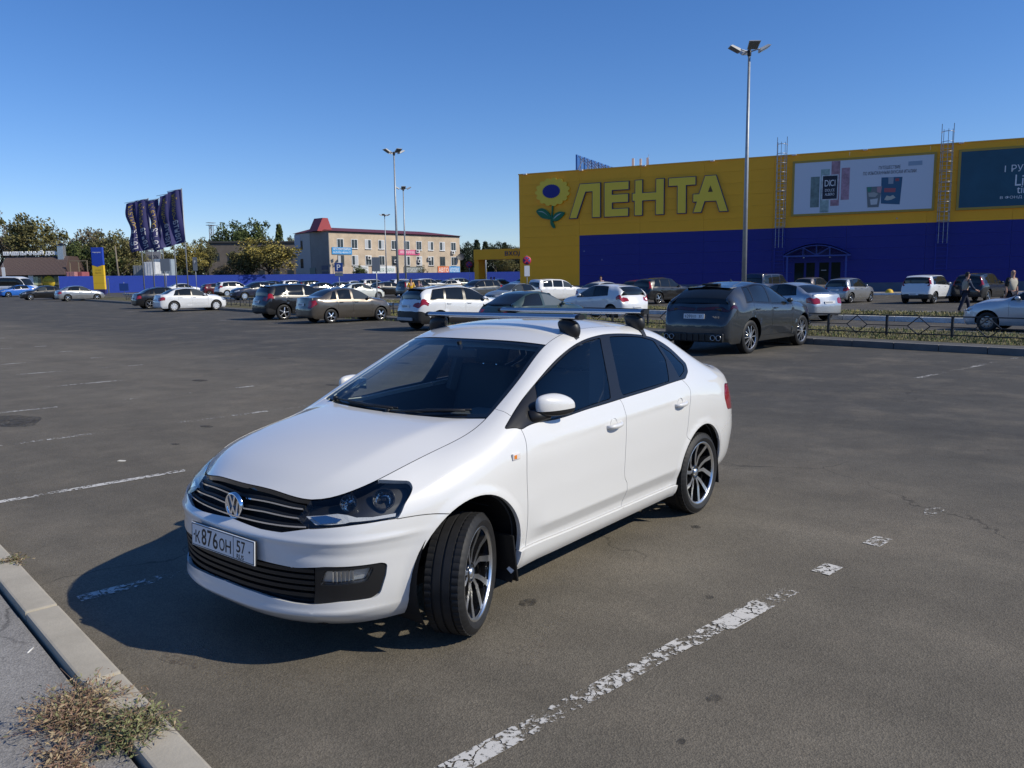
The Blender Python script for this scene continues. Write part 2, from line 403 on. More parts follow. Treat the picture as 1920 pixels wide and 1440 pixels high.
# ------------------------------------------------------------- ground materials
def asphalt(name, c0, c1, dusty=(.20,.175,.15), dust=.35, scale=1.0, bays=False):
    m = bpy.data.materials.new(name); m.use_nodes = True; n = m.node_tree.nodes; L = m.node_tree.links; p = n['Principled BSDF']; p.inputs['Roughness'].default_value = .88; p.inputs['Specular IOR Level'].default_value = .35
    tc = n.new('ShaderNodeTexCoord')
    def noise(sc, det=4, ro=.6, vec=None):
        t = n.new('ShaderNodeTexNoise'); t.inputs['Scale'].default_value = sc*scale; t.inputs['Detail'].default_value = det; t.inputs['Roughness'].default_value = ro; L.new(vec or tc.outputs['Object'], t.inputs['Vector']); return t.outputs['Fac']
    def ramp(f, a, b, ca=(0,0,0), cb=(1,1,1)):
        r = n.new('ShaderNodeValToRGB'); e = r.color_ramp.elements; e[0].position, e[1].position = a, b; e[0].color, e[1].color = (*ca, 1), (*cb, 1); L.new(f, r.inputs['Fac']); return r.outputs['Color']
    def mix(f, a, b, mode='MIX'):
        x = n.new('ShaderNodeMix'); x.data_type = 'RGBA'; x.blend_type = mode
        for s_, v in ((0, f), (6, a), (7, b)):
            if isinstance(v, (tuple, float, int)): x.inputs[s_].default_value = (*v, 1) if isinstance(v, tuple) else v
            else: L.new(v, x.inputs[s_])
        return x.outputs[2]
    base = mix(ramp(noise(.35, 5), .35, .68), c0, c1)
    if bays:                                             # the bays are older and dustier than the driving lane
        geo = n.new('ShaderNodeNewGeometry'); dt = n.new('ShaderNodeVectorMath'); dt.operation = 'DOT_PRODUCT'; dt.inputs[1].default_value = LD; L.new(geo.outputs['Position'], dt.inputs[0])
        ad = n.new('ShaderNodeMath'); ad.operation = 'MULTIPLY_ADD'; ad.inputs[1].default_value = 1.0; L.new(dt.outputs['Value'], ad.inputs[0]); ad2 = n.new('ShaderNodeMath'); ad2.operation = 'MULTIPLY_ADD'; ad2.inputs[1].default_value = 4.0; ad2.inputs[2].default_value = -2.0; L.new(noise(.22, 3), ad2.inputs[0]); L.new(ad2.outputs[0], ad.inputs[2])
        mr = n.new('ShaderNodeMapRange'); mr.inputs['From Min'].default_value = 3.2; mr.inputs['From Max'].default_value = 8.0; mr.interpolation_type = 'SMOOTHSTEP'; L.new(ad.outputs[0], mr.inputs['Value'])
        base = mix(mr.outputs[0], base, (.078,.072,.062))
    base = mix(ramp(noise(.8, 6, .7), .48, .80, (0,0,0), (dust,)*3), base, dusty)
    base = mix(ramp(noise(6, 4, .7), .25, .75, (.62,)*3, (1.30,)*3), base, base, 'MIX')
    v = n.new('ShaderNodeTexVoronoi'); v.inputs['Scale'].default_value = 130*scale; L.new(tc.outputs['Object'], v.inputs['Vector'])
    grain = ramp(v.outputs['Color'], 0.0, 1.0, (.70,)*3, (1.26,)*3); col = mix(1.0, base, grain, 'MULTIPLY')
    col = mix(1.0, col, ramp(noise(260, 2, .5), .30, .72, (.72,)*3, (1.24,)*3), 'MULTIPLY')
    col = mix(1.0, col, ramp(noise(2.6, 5, .65), .28, .74, (.84,)*3, (1.12,)*3), 'MULTIPLY')
    # tyre-worn streaks along the lane, and hair cracks
    mp = n.new('ShaderNodeMapping'); mp.inputs['Rotation'].default_value = (0, 0, LOT_ANG); mp.inputs['Scale'].default_value = (1.1, .09, 1); L.new(tc.outputs['Object'], mp.inputs['Vector'])
    col = mix(1.0, col, ramp(noise(1.0, 4, .6, mp.outputs[0]), .30, .70, (.86,)*3, (1.10,)*3), 'MULTIPLY')
    dn = n.new('ShaderNodeTexNoise'); dn.inputs['Scale'].default_value = 1.7; dn.inputs['Detail'].default_value = 5; L.new(tc.outputs['Object'], dn.inputs['Vector']); dm = n.new('ShaderNodeVectorMath'); dm.operation = 'MULTIPLY_ADD'; dm.inputs[1].default_value = (.9,.9,0); L.new(dn.outputs['Color'], dm.inputs[0]); L.new(tc.outputs['Object'], dm.inputs[2])
    cv = n.new('ShaderNodeTexVoronoi'); cv.feature = 'DISTANCE_TO_EDGE'; cv.inputs['Scale'].default_value = .33; L.new(dm.outputs[0], cv.inputs['Vector'])
    ck = ramp(cv.outputs['Distance'], .0012, .0035, (.45,)*3, (1,)*3); col = mix(ramp(noise(.25, 3), .50, .60), col, mix(1.0, col, ck, 'MULTIPLY'))
    L.new(col, p.inputs['Base Color'])
    bp = n.new('ShaderNodeBump'); bp.inputs['Strength'].default_value = .40; bp.inputs['Distance'].default_value = .006; L.new(v.outputs['Distance'], bp.inputs['Height']); L.new(bp.outputs['Normal'], p.inputs['Normal'])
    MATS[name] = m; return m
ASPH = asphalt('asphalt_car_park', (.126,.110,.085), (.157,.138,.107), (.220,.186,.140), .6, bays=True)
ASPH2 = asphalt('asphalt_road', (.098,.094,.086), (.118,.113,.102), (.20,.19,.17), .4)
ASPH3 = asphalt('asphalt_pavement', (.25,.236,.22), (.29,.275,.255), (.33,.31,.28), .4)
CONC = mat('kerb_concrete', (.40,.36,.29), .9, noise=(3.2, .16), bump=(90, .35, .004))
CONC2 = mat('kerb_dark_concrete', (.17,.16,.15), .9, noise=(2.5, .2), bump=(60, .3, .004))
WKERB = mat('whitewashed_concrete', (.62,.62,.61), .85, noise=(3, .25))
SOIL = mat('dry_soil', (.16,.125,.075), .95, noise=(.8, .35), bump=(20, .6, .02))
def paint_worn(name, lo, hi, col=(.56,.54,.50), stretch=None):
    m = bpy.data.materials.new(name); m.use_nodes = True; n = m.node_tree.nodes; L = m.node_tree.links; p = n['Principled BSDF']; p.inputs['Base Color'].default_value = (*col, 1); p.inputs['Roughness'].default_value = .8
    tc = n.new('ShaderNodeTexCoord')
    t = n.new('ShaderNodeTexNoise'); t.inputs['Scale'].default_value = 26; t.inputs['Detail'].default_value = 5; t.inputs['Roughness'].default_value = .7; L.new(tc.outputs['Object'], t.inputs['Vector'])
    t2 = n.new('ShaderNodeTexNoise'); t2.inputs['Scale'].default_value = 1.5; t2.inputs['Detail'].default_value = 2; L.new(tc.outputs['Object'], t2.inputs['Vector'])
    vo = n.new('ShaderNodeTexVoronoi'); vo.feature = 'DISTANCE_TO_EDGE'; vo.inputs['Scale'].default_value = 7
    dn = n.new('ShaderNodeTexNoise'); dn.inputs['Scale'].default_value = 11; dn.inputs['Detail'].default_value = 4; L.new(tc.outputs['Object'], dn.inputs['Vector']); dm = n.new('ShaderNodeVectorMath'); dm.operation = 'MULTIPLY_ADD'; dm.inputs[1].default_value = (.16,.16,.16); L.new(dn.outputs['Color'], dm.inputs[0]); L.new(tc.outputs['Object'], dm.inputs[2]); L.new(dm.outputs[0], vo.inputs['Vector'])
    vr = n.new('ShaderNodeMath'); vr.operation = 'GREATER_THAN'; vr.inputs[1].default_value = .022; L.new(vo.outputs['Distance'], vr.inputs[0])
    a = n.new('ShaderNodeMath'); a.operation = 'MULTIPLY_ADD'; a.inputs[1].default_value = .8; L.new(t2.outputs['Fac'], a.inputs[0]); L.new(t.outputs['Fac'], a.inputs[2])
    r = n.new('ShaderNodeMapRange'); r.inputs['From Min'].default_value = lo; r.inputs['From Max'].default_value = hi; L.new(a.outputs[0], r.inputs['Value'])
    mu = n.new('ShaderNodeMath'); mu.operation = 'MULTIPLY'; L.new(r.outputs[0], mu.inputs[0]); L.new(vr.outputs[0], mu.inputs[1])
    L.new(mu.outputs[0], p.inputs['Alpha']); MATS[name] = m; return m
# ------------------------------------------------------------- the far row stands along a line turned a little from the near one
FO = lot(18.2, -5); FE = (LE-LD*.05).normalized(); FD = Vector((-FE.y, FE.x, 0))
if FD.dot(LD) < 0: FD = -FD
F_ANG = math.atan2(FD.y, FD.x); FE_ANG = math.atan2(FE.y, FE.x)
def far(a, b, z=0.0): v = FO+FD*(a-18.2)+FE*(b+5); v.z = z+gz(v.x, v.y); return v
STN = Vector((2.8207, 3.3036, 0)); SF = Vector((math.cos(CAM_YAW), math.sin(CAM_YAW), 0)); SR = Vector((SF.y, -SF.x, 0))
def survey(px, D, z=0.0):
    """a point surveyed from the station: bearing (tangent, in 1510ths, 960 = straight ahead) and distance ahead"""
    v = STN+SF*D+SR*(D*(px-962)/1510); v.z = z+gz(v.x, v.y); return v
def sheet(name, pts, m, z=0.0, parent=None, kind='structure', div=None):
    P = [Vector((p[0], p[1], 0)) for p in pts]
    if len(P) == 4 and max((P[i]-P[i-1]).length for i in range(4)) > 12:
        na, nb = [max(1, min(120, int(max((P[i]-P[j]).length, (P[k]-P[l]).length)/6))) for i, j, k, l in ((0,1,3,2), (1,2,0,3))]; V = []; F = []
        for i in range(na+1):
            for j in range(nb+1):
                u, w_ = i/na, j/nb; q = (P[0]*(1-u)+P[1]*u)*(1-w_)+(P[3]*(1-u)+P[2]*u)*w_; V.append((q.x, q.y, z+gz(q.x, q.y)))
        F = [(i*(nb+1)+j, (i+1)*(nb+1)+j, (i+1)*(nb+1)+j+1, i*(nb+1)+j+1) for i in range(na) for j in range(nb)]; o = mesh_obj(name, V, F, m, parent, True)
    else: o = mesh_obj(name, [(p.x, p.y, z+gz(p.x, p.y)) for p in P], [tuple(range(len(P)))], m, parent)
    if o.data.polygons[0].normal.z < 0: o.data.flip_normals()
    if kind: o['kind'] = kind
    return o
sheet('ground', [(-900,-900),(900,-900),(900,900),(-900,900)], SOIL, -.03)
lotg = sheet('car_park', [lot(-.12,60), lot(-.12,-260), lot(150,-260), lot(150,60)], ASPH, 0)
pv = sheet('pavement', [lot(-.25,40), lot(-.25,-60), lot(-9,-60), lot(-9,40)], ASPH3, .062)
def kerb_run(name, place, b0, b1, a, w, h, m, step=1.0, ang=0.0, gap=.012, chip=.0):
    k = bpy.data.objects.new(name, None); link(k); k['kind'] = 'structure'
    mb = MB(); mb.bbox((0,0,0), (w, step-gap, h), .012); me = mb.mesh('kerb_stone', m); n = int((b1-b0)/step)
    for i in range(n):
        p = place(a, b0+step*(i+.5)); p.z += h/2-.06+rng.uniform(-.004, .004); o = add_obj('kerb_stone', me, k, p, (rng.uniform(-.004,.004), rng.uniform(-.006,.006), ang+rng.uniform(-.005,.005)))
    return k
kerb_run('near_kerb', lambda a, b: lot(a, b), -14, 3.5, -.155, .15, .16, CONC, 1.0, LOT_ANG)
kerb_run('far_kerb', far, -110, 14, 18.28, .16, .21, CONC2, 1.0, F_ANG)
sheet('walkway', [far(18.35,14), far(18.35,-110), far(19.1,-110), far(19.1,14)], ASPH2, .14)
gs = sheet('grass_verge', [far(19.1,14), far(19.1,-110), far(23.1,-110), far(23.1,14)], mat('dry_turf', (.115,.10,.045), .95, noise=(1.6, .45), bump=(30, .8, .03)), .145)
kerb_run('verge_kerb', far, -110, 14, 23.16, .12, .21, CONC2, 1.0, F_ANG)
kerb_run('white_kerb', far, -112, 14, 29.4, .18, .24, WKERB, 1.0, F_ANG)
sheet('grass_island', [far(29.5,14), far(29.5,-112), far(34.4,-112), far(34.4,14)], MATS['dry_turf'], .15)
kerb_run('island_kerb', far, -112, 14, 34.46, .12, .21, WKERB, 1.0, F_ANG)
# ------------------------------------------------------------- bay markings
LINE1 = paint_worn('road_paint_worn', .86, .94); LINE2 = paint_worn('road_paint_faded', .95, 1.02); LINE3 = paint_worn('road_paint_remnants', 1.06, 1.11)
def strip_line(place, a0, a1, b, m, w=.10, z=.004): 
    o = sheet('bay_line', [place(a0, b-w/2), place(a1, b-w/2), place(a1, b+w/2), place(a0, b+w/2)], m, z); return o
strip_line(lot, .0, 2.02, 1.405, LINE1); strip_line(lot, 2.02, 2.9, 1.42, LINE2); 
for a, l in ((2.28,.42),(2.76,.20),(3.32,.18),(4.02,.20),(4.95,.26)): strip_line(lot, a, a+l, 1.44, LINE1, .11, .005)
strip_line(lot, .08, 1.25, -1.27, LINE1); strip_line(lot, 1.25, 1.9, -1.27, LINE2); strip_line(lot, 1.6, 5.0, -1.27, LINE3)
for k in range(2, 12):
    b = 1.41-2.68*k; q = rng.random()
    strip_line(lot, .05, 1.5+.6*rng.random(), b, LINE1 if k == 2 else LINE2, .09); strip_line(lot, 1.9+rng.random(), 2.9+rng.random(), b, LINE2, .09, .005); strip_line(lot, 3.2, 5.2, b, LINE3, .09, .006); q = 2.2+1.5*rng.random(); strip_line(lot, q, q+.35+.3*rng.random(), b+.02, LINE1, .085, .0065); strip_line(lot, 4.6, 4.9, b+.02, LINE1, .08, .0065)
for k in range(-2, 28):
    b = -1.3-2.68*k; strip_line(far, 13.1, 18.1, b, LINE3 if k % 3 else LINE2)
for k in range(-1, 16): strip_line(far, 44.0, 49.0, -12.4-2.7*k, LINE2 if k else LINE1)
for k in range(-1, 16): strip_line(far, 55.0, 60.0, -20-2.7*k, LINE2)
OIL = paint_worn('oil_stain', .62, 1.35, (.030,.028,.026))
for i, (px, py, rx, ry) in enumerate(((-.455,.80,.055,.045),(-1.10,1.55,.03,.024),(-.12,2.02,.04,.03),(.24,2.05,.022,.018),(-1.15,-8.2,.34,.62),(-4.9,-10.0,.12,.2),(-2.4,-5.6,.06,.12),(-4.4,-5.9,.07,.12),(-5.8,-7.4,.08,.18),(-3.6,-3.6,.05,.14),(-8.2,-12.4,.1,.25),(-1.6,-4.9,.04,.07),(-9,-9,.1,.2),(-2.2,.95,.03,.04))):
    n = 18; V = [(px+rx*math.cos(2*math.pi*k/n)*rng.uniform(.8,1.12), py+ry*math.sin(2*math.pi*k/n)*rng.uniform(.8,1.12)) for k in range(n)]
    sheet('oil_stain', V, OIL, .003)
# sandy scrub marks by the front wheel
SAND = paint_worn('sand_smear', 1.00, 1.30, (.25,.21,.165))
for (p, q, w_) in (((.22,1.10),(-.75,1.05),.10),((.30,1.30),(-.55,.98),.07),((1.02,.28),(.55,1.15),.22),((1.12,-.55),(.98,.45),.14)):
    p, q = Vector((*p,0)), Vector((*q,0)); d_ = (q-p).normalized(); n_ = Vector((-d_.y, d_.x, 0)); mid = (p+q)/2+n_*w_*.9
    sheet('sand_smear', [(p+n_*.01), (mid-n_*w_/2), (q+n_*.01), (q-n_*.02), (mid+n_*w_/2), (p-n_*.02)], SAND, .002)
# ------------------------------------------------------------- railing along the walkway
RAILM = mat('railing_paint', (.022,.023,.028), .45)
def railing(b_from, b_to, a=20.35, pitch=1.61, label='low dark metal railing with diamond panels along the grass verge'):
    f = thing('railing', label, 'railing', far(a, b_to, .12), FE_ANG)      # local x runs along the railing
    n = int((b_from-b_to)/pitch); h = .57
    mp = MB(); mp.box((0,0,h/2), (.055,.055,h)); mp = mp.mesh('post', RAILM); mt = MB(); mt.box((0,0,0), (pitch-.06,.03,.028)); mt = mt.mesh('rail', RAILM)
    ms = MB(); ms.box((0,0,0), (pitch/2-.30,.02,.02)); ms = ms.mesh('rail', RAILM)
    md = MB(); cz = h*.52; dx, dz = .28, h*.40
    for p, q in (((-dx,0),(0,dz)),((0,dz),(dx,0)),((dx,0),(0,-dz)),((0,-dz),(-dx,0))): md.bar((p[0],0,p[1]), (q[0],0,q[1]), .022)
    md = md.mesh('diamond', RAILM)
    for i in range(n+1):
        x = i*pitch; g0 = far(a, b_to+x).z-far(a, b_to).z; add_obj('post', mp, f, (x,0,g0), (rng.uniform(-.015,.015), rng.uniform(-.02,.02), 0))
        if i == n: break
        add_obj('rail', mt, f, (x+pitch/2,0,g0+h-.014)); add_obj('rail', mt, f, (x+pitch/2,0,g0+.10)); add_obj('diamond', md, f, (x+pitch/2,.0,g0+cz))
        for s_ in (-1, 1): add_obj('rail', ms, f, (x+pitch/2+s_*(pitch/4+.14),0,g0+cz))
    return f
railing(8.4, -76.0)
# ------------------------------------------------------------- grass
def grass(name, area, n, h0, h1, cols, seed, z, w=.008):
    r = random.Random(seed); V = []; F = []; mi = []
    for i in range(n):
        p = area(r); a = r.uniform(0, 6.28); h = r.uniform(h0, h1); le = r.uniform(-.7, .7)*h; dx, dy = math.cos(a)*w*r.uniform(.6,1.6), math.sin(a)*w*r.uniform(.6,1.6); k = len(V); b = r.uniform(0, 6.28)
        V += [(p.x-dx, p.y-dy, p.z+z), (p.x+dx, p.y+dy, p.z+z), (p.x+math.cos(b)*le, p.y+math.sin(b)*le, p.z+z+h)]; F.append((k, k+1, k+2)); mi.append(r.choices(range(len(cols)), [c[1] for c in cols])[0])
    me = bpy.data.meshes.new(name); me.from_pydata(V, [], F)
    for c, _ in cols: me.materials.append(c)
    me.polygons.foreach_set('material_index', mi); me.update(); return link(bpy.data.objects.new(name, me))
G1 = mat('grass_green', (.10,.15,.035), .8); G2 = mat('grass_dry', (.30,.25,.11), .85); G3 = mat('grass_olive', (.15,.15,.05), .85)
tag(grass('verge_grass', lambda r: far(19.15+3.9*r.random()**1.3, 12-52*r.random()**1.6), 34000, .015, .085, ((G1,.26),(G2,.40),(G3,.34)), 3, .14, .014), 'short dry and green grass on the verge behind the railing', 'grass', kind='stuff')
tag(grass('island_grass', lambda r: far(29.6+4.7*r.random(), 12-60*r.random()**1.4), 22000, .02, .09, ((G1,.10),(G2,.5),(G3,.40)), 4, .15, .022), 'thin dry grass on the island behind the white kerb', 'grass', kind='stuff')
tag(grass('kerb_grass', lambda r: far(18.40+abs(r.gauss(0,.06)), 6-40*r.random()) if r.random() < .5 else far(18.15-abs(r.gauss(0,.05)), -10-20*r.random()), 1500, .03, .12, ((G1,.6),(G3,.4)), 5, .0, .012), 'green weeds in the joints of the far kerb', 'grass', kind='stuff')
# ------------------------------------------------------------- weeds by the near kerb
def weed(name, label, c, rx, ry, n, cols, seed, h=.16, lean=Vector((0,0,0)), dead=.0):
    r = random.Random(seed); t = thing(name, label, 'weed', c); st = MB(); LV = []; LF = []; LM = []
    for i in range(n):
        a = r.uniform(0, 2*math.pi); q = r.random()**.55; ex = rx*q*math.cos(a); ey = ry*q*math.sin(a); hh = h*(1-.55*q)*r.uniform(.35, 1.0)
        o = Vector((ex*.12*r.random(), ey*.12*r.random(), .0)); m_ = Vector((ex*.5+r.gauss(0,.02), ey*.5+r.gauss(0,.02), hh*.75)); e_ = Vector((ex+r.gauss(0,.03), ey+r.gauss(0,.03), hh+r.gauss(0,.02))); e_.z = max(.008, e_.z)
        if True: st.tube([o, m_, e_], [.0022, .0017, .0008], 3, False)
        for k in range(r.randint(12, 22)):
            tt = r.uniform(.25, 1.0); p = o*(1-tt)**2+m_*2*tt*(1-tt)+e_*tt*tt; p = p+Vector((r.gauss(0,.016), r.gauss(0,.016), r.gauss(0,.010))); p.z = max(.004, p.z)
            d = Vector((r.gauss(0,1), r.gauss(0,1), r.gauss(.1,.6))).normalized(); s_ = d.cross(Vector((r.gauss(0,1), r.gauss(0,1), r.gauss(0,1)))).normalized(); L_ = r.uniform(.010, .030); w_ = L_*r.uniform(.08,.19); b = len(LV)
            LV += [p, p+d*L_*.5+s_*w_, p+d*L_, p+d*L_*.5-s_*w_]; LF.append((b, b+1, b+2, b+3)); LM.append(r.choices(range(len(cols)), [cc[1]*(1 if not cc[2] else (1.6 if ex*cc[2] > 0 else .4)) for cc in cols])[0])
    st.build('stem', mat('weed_stem', (.26,.17,.11), .8), t)
    me = bpy.data.meshes.new('foliage'); me.from_pydata([tuple(v) for v in LV], [], LF); [me.materials.append(cc[0]) for cc in cols]; me.polygons.foreach_set('material_index', LM); me.update(); f = add_obj('foliage', me, t); f['kind'] = 'stuff'
    return t
WR = mat('weed_red', (.27,.165,.115), .85); WB = mat('weed_straw', (.36,.28,.17), .85); WG = mat('weed_green', (.13,.15,.06), .8); WG2 = mat('weed_pale_green', (.21,.22,.10), .8); WD = mat('weed_dark', (.07,.06,.03), .9)
weed('weed', 'sprawling reddish brown weed drying on the pavement beside the kerb', lot(-.30, .20, .06), .21, .28, 210, ((WR,.34,0),(WB,.44,0),(WG2,.17,0),(WD,.05,0)), 11, .12)
weed('weed', 'green leafy weed growing over the kerb edge', lot(-.20, .50, .065), .16, .20, 170, ((WG,.34,0),(WG2,.40,0),(WB,.18,0),(WD,.08,0)), 12, .11)
weed('weed', 'small withered weed in a joint of the near kerb', lot(-.10, -1.93, .08), .08, .11, 26, ((WG,.3,0),(WB,.4,0),(WD,.3,0)), 13, .06)
weed('weed', 'thin brown weed lying flat beside the bigger weeds', lot(-.42, .50, .055), .13, .22, 60, ((WB,.5,0),(WR,.5,0)), 14, .05)
mb = MB(); mb.tube([(0,0,.005),(.055,.01,.005)], .0045, 8); cg = mb.build('cigarette_end', mat('paper_white', (.7,.69,.66), .8), None, lot(-.28,-.62,.056), (0,0,.6)); tag(cg, 'white cigarette end lying on the pavement by the kerb', 'litter')
def litter(p, label, col, s_=.03):
    m_ = MB(); m_.prism([(-s_,-s_*.4),(s_*.7,-s_*.5),(s_,.3*s_),(-.4*s_,s_*.5)], 0, .006); o = m_.build('litter', mat('litter_%s' % label.split()[0], col, .7), None, p, (.1,.15,rng.random()*6)); tag(o, label, 'litter')
litter((-1.40,3.12,.002), 'dark dry leaf lying on the open asphalt', (.05,.035,.025), .035); litter((-.85,-4.55,.002), 'pale paper scrap lying beside a faded bay line', (.55,.53,.48), .04)
# ------------------------------------------------------------- hypermarket
YEL = mat('cladding_yellow', (.93,.415,.008), .42, noise=(.25, .06)); BLU = mat('cladding_blue', (.0025,.007,.185), .40, noise=(.25, .10)); PLI = mat('plinth_blue_grey', (.10,.12,.17), .8, noise=(1, .15))
LETY = mat('letter_face_yellow', (.88,.60,.05), .45); LETE = mat('letter_edge_blue', (.012,.012,.12), .5); GALV = mat('galvanised_steel', (.36,.37,.39), .42, metal=.75, noise=(6, .15)); LADB = mat('ladder_blue', (.02,.035,.30), .5)
WPO = Vector((-61.361, -46.256, 0)); WX = Vector((-.247, .969, 0)).normalized(); WN = Vector((WX.y, -WX.x, 0))
if WN.dot(STN-WPO) < 0: WN = -WN
def build_store():
    t = thing('hypermarket', 'large yellow and blue metal clad hypermarket with yellow roofline letters', 'building', WPO, math.atan2(WX.y, WX.x))
    # local axes: x along the wall, outward = -y (towards the car park)
    Mi = t.matrix_basis; LEN = 62.0; H = 11.98
    core = MB(); core.box((LEN/2, 16.1, H/2-.15), (LEN-.1, 31.8, H-.3)); core.build('wall', YEL, t)
    cache = {}
    def panel(x0, x1, z0, z1, m, nm='cladding_panel', y=-.03):
        k = (round(x1-x0, 3), round(z1-z0, 3), m.name)
        if k not in cache: b = MB(); b.bbox((0,0,0), (x1-x0-.010, .10, z1-z0-.006), .003); cache[k] = b.mesh(nm, m)
        add_obj(nm, cache[k], t, ((x0+x1)/2, y, (z0+z1)/2))
    rows = [1.05+(5.86-1.05)/5*i for i in range(6)]; rows2 = [5.86+(H-5.86)/6*i for i in range(7)]
    xs = [0, 6.32, 12.3, 18.2, 24.2, 30.2, 36.2, 42.2, 48.2, 54.2, LEN]
    for i in range(len(xs)-1):
        for j in range(5): panel(xs[i], xs[i+1], rows[j], rows[j+1], YEL if i == 0 else BLU)
        for j in range(6): panel(xs[i], xs[i+1], rows2[j], rows2[j+1], YEL)
    b = MB(); b.box((LEN/2, -.02, .55), (LEN, .14, 1.0)); b.build('plinth', PLI, t)
    b = MB(); b.box((LEN/2, -.02, H+.03), (LEN+.1, .22, .10)); b.build('parapet_flashing', mat('flashing_yellow', (.80,.40,.02), .4), t)
    # letters
    def letter(P, hole=None, nm='letter'):
        b = MB(); Mx = Matrix(((1,0,0,0),(0,0,-1,-.10),(0,1,0,0),(0,0,0,1)))
        if hole:
            P = P[:1]+P[1:]
        b.prism(P, .0, .20, Mx); o = b.build(nm, LETE, t)
        c = np.mean(P, 0); b = MB(); Q = inset_poly(P, .06); b.prism(Q, .20, .215, Mx); b.build('letter_face', LETY, o)
        if hole: b = MB(); b.prism(hole, .216, .222, Mx); b.build('letter_counter', mat('letter_counter', (.10,.06,.02), .6), o)
    def inset_poly(P, d):
        P = [Vector(p) for p in P]; n = len(P); ar = sum(P[i].x*P[(i+1) % n].y-P[(i+1) % n].x*P[i].y for i in range(n)); s_ = 1 if ar > 0 else -1; out = []
        for i in range(n):
            a, b_, c = P[i-1], P[i], P[(i+1) % n]; e1 = (b_-a).normalized(); e2 = (c-b_).normalized(); n1 = Vector((-e1.y, e1.x))*s_; n2 = Vector((-e2.y, e2.x))*s_; k = 1+n1.dot(n2); out.append(tuple(b_+(n1+n2)*(d/max(k, .35))))
        return out
    letter([(6.43,10.73),(8.53,10.73),(8.53,7.46),(7.66,7.46),(7.67,9.89),(7.04,9.89),(6.15,7.46),(5.33,7.46)])
    letter([(8.86,10.71),(11.30,10.71),(11.30,9.89),(9.68,9.89),(9.68,9.57),(11.26,9.57),(11.26,8.74),(9.69,8.74),(9.69,8.25),(11.27,8.25),(11.27,7.45),(8.86,7.45)])
    letter([(11.83,10.75),(12.60,10.75),(12.60,9.57),(13.80,9.57),(13.80,10.75),(14.62,10.75),(14.62,7.45),(13.79,7.45),(13.79,8.78),(12.61,8.78),(12.61,7.45),(11.79,7.45),(11.79,8.79),(11.58,8.79),(11.58,9.57),(11.83,9.57)])
    letter([(14.97,10.74),(17.50,10.74),(17.50,9.94),(16.64,9.94),(16.66,7.47),(15.80,7.47),(15.78,9.94),(14.97,9.94)])
    letter([(18.26,10.75),(19.30,10.75),(20.41,7.47),(19.59,7.47),(19.28,8.42),(18.32,8.42),(18.02,7.47),(17.21,7.47),(17.52,8.42),(17.21,8.42),(17.21,9.19),(17.75,9.19)], [(18.79,9.85),(19.01,9.27),(18.57,9.27)])
    # sunflower
    Mx = Matrix(((1,0,0,0),(0,0,-1,-.10),(0,1,0,0),(0,0,0,1))); cx, cz = 3.62, 10.12
    pet = []
    for k in range(15*6):
        a = 2*math.pi*k/90+.1; q = abs(math.sin(a*7.5)); r = 1-.16*(1-q)**1.6; pet.append((cx+1.80*r*math.cos(a), cz+1.36*r*math.sin(a)))
    b = MB(); b.prism(pet, 0, .20, Mx); fl = b.build('sunflower_emblem', LETY, t)
    b = MB(); b.prism([(cx-.10+.90*(1+.03*math.cos(24*a))*math.cos(a), cz+.06+.64*(1+.03*math.cos(24*a))*math.sin(a)) for a in [2*math.pi*k/96 for k in range(96)]], .20, .24, Mx); b.build('sunflower_centre', BLU, fl)
    GRN = mat('emblem_green', (.004,.14,.06), .45)
    def bez(pts, n=8): return [tuple(p) for p in smooth_line(pts, n, True)]
    for P in ([(3.56,8.85),(3.70,8.85),(3.62,7.95),(3.60,7.4),(3.86,6.75),(3.66,6.68),(3.40,7.1),(3.42,7.7),(3.52,8.2)], [(3.44,7.52),(3.0,7.55),(2.4,7.75),(1.92,8.35),(2.45,8.62),(3.05,8.35),(3.40,7.85)], [(3.58,7.35),(4.1,7.35),(4.6,7.7),(4.86,8.08),(4.35,8.22),(3.85,8.0),(3.60,7.65)]):
        b = MB(); b.prism(bez(P), 0, .18, Mx); b.build('emblem_leaf', GRN, fl)
    VEIN = mat('emblem_vein', (.45,.50,.48), .5)
    for P in ([(2.10,8.32),(2.6,8.30),(3.15,7.86),(2.65,8.20)], [(3.70,7.50),(4.05,7.88),(4.55,8.06),(4.10,7.78)]):
        b = MB(); b.prism(bez(P, 5), .18, .19, Mx); b.build('leaf_vein', VEIN, fl)
    # roof edge lamps
    lm = MB(); lm.bbox((0,-.35,.02), (.34,.26,.10), .02); lm.bar((0,-.05,-.02),(0,-.3,.0),.05); lm = lm.mesh('floodlight', mat('floodlight_white', (.72,.72,.70), .5))
    for x in (.79,6.6,12.7,18.92,25.82,31.38,38.36,44.6): add_obj('floodlight', lm, t, (x,0,11.95))
    # ladders with safety cages
    def ladder(x0, w_, zb=2.0, zt=13.55):
        L_ = link(bpy.data.objects.new('roof_ladder', None), t); L_.location = (x0, -.30, 0)
        for m_, z0, z1 in ((LADB, zb, 5.85), (GALV, 5.85, zt)):
            for s_ in (0, w_): b = MB(); b.box((s_, 0, (z0+z1)/2), (.05,.05,z1-z0)); b.build('rail', m_, L_)
            b = MB(); z = z0+.15; rm = MB(); rm.box((0,0,0), (w_,.03,.03)); rm = rm.mesh('rung', m_)
            while z < min(z1, 12.2): add_obj('rung', rm, L_, (w_/2,0,z)); z += .33
        for z in [4.3+.78*i for i in range(12)]:
            b = MB(); b.tube([(w_/2-(w_/2+.02)*math.cos(a), -.72*math.sin(a), 0) for a in [math.pi*k/10 for k in range(11)]], .026, 5); b.build('cage_hoop', LADB if z < 5.8 else GALV, L_, (0,0,z))
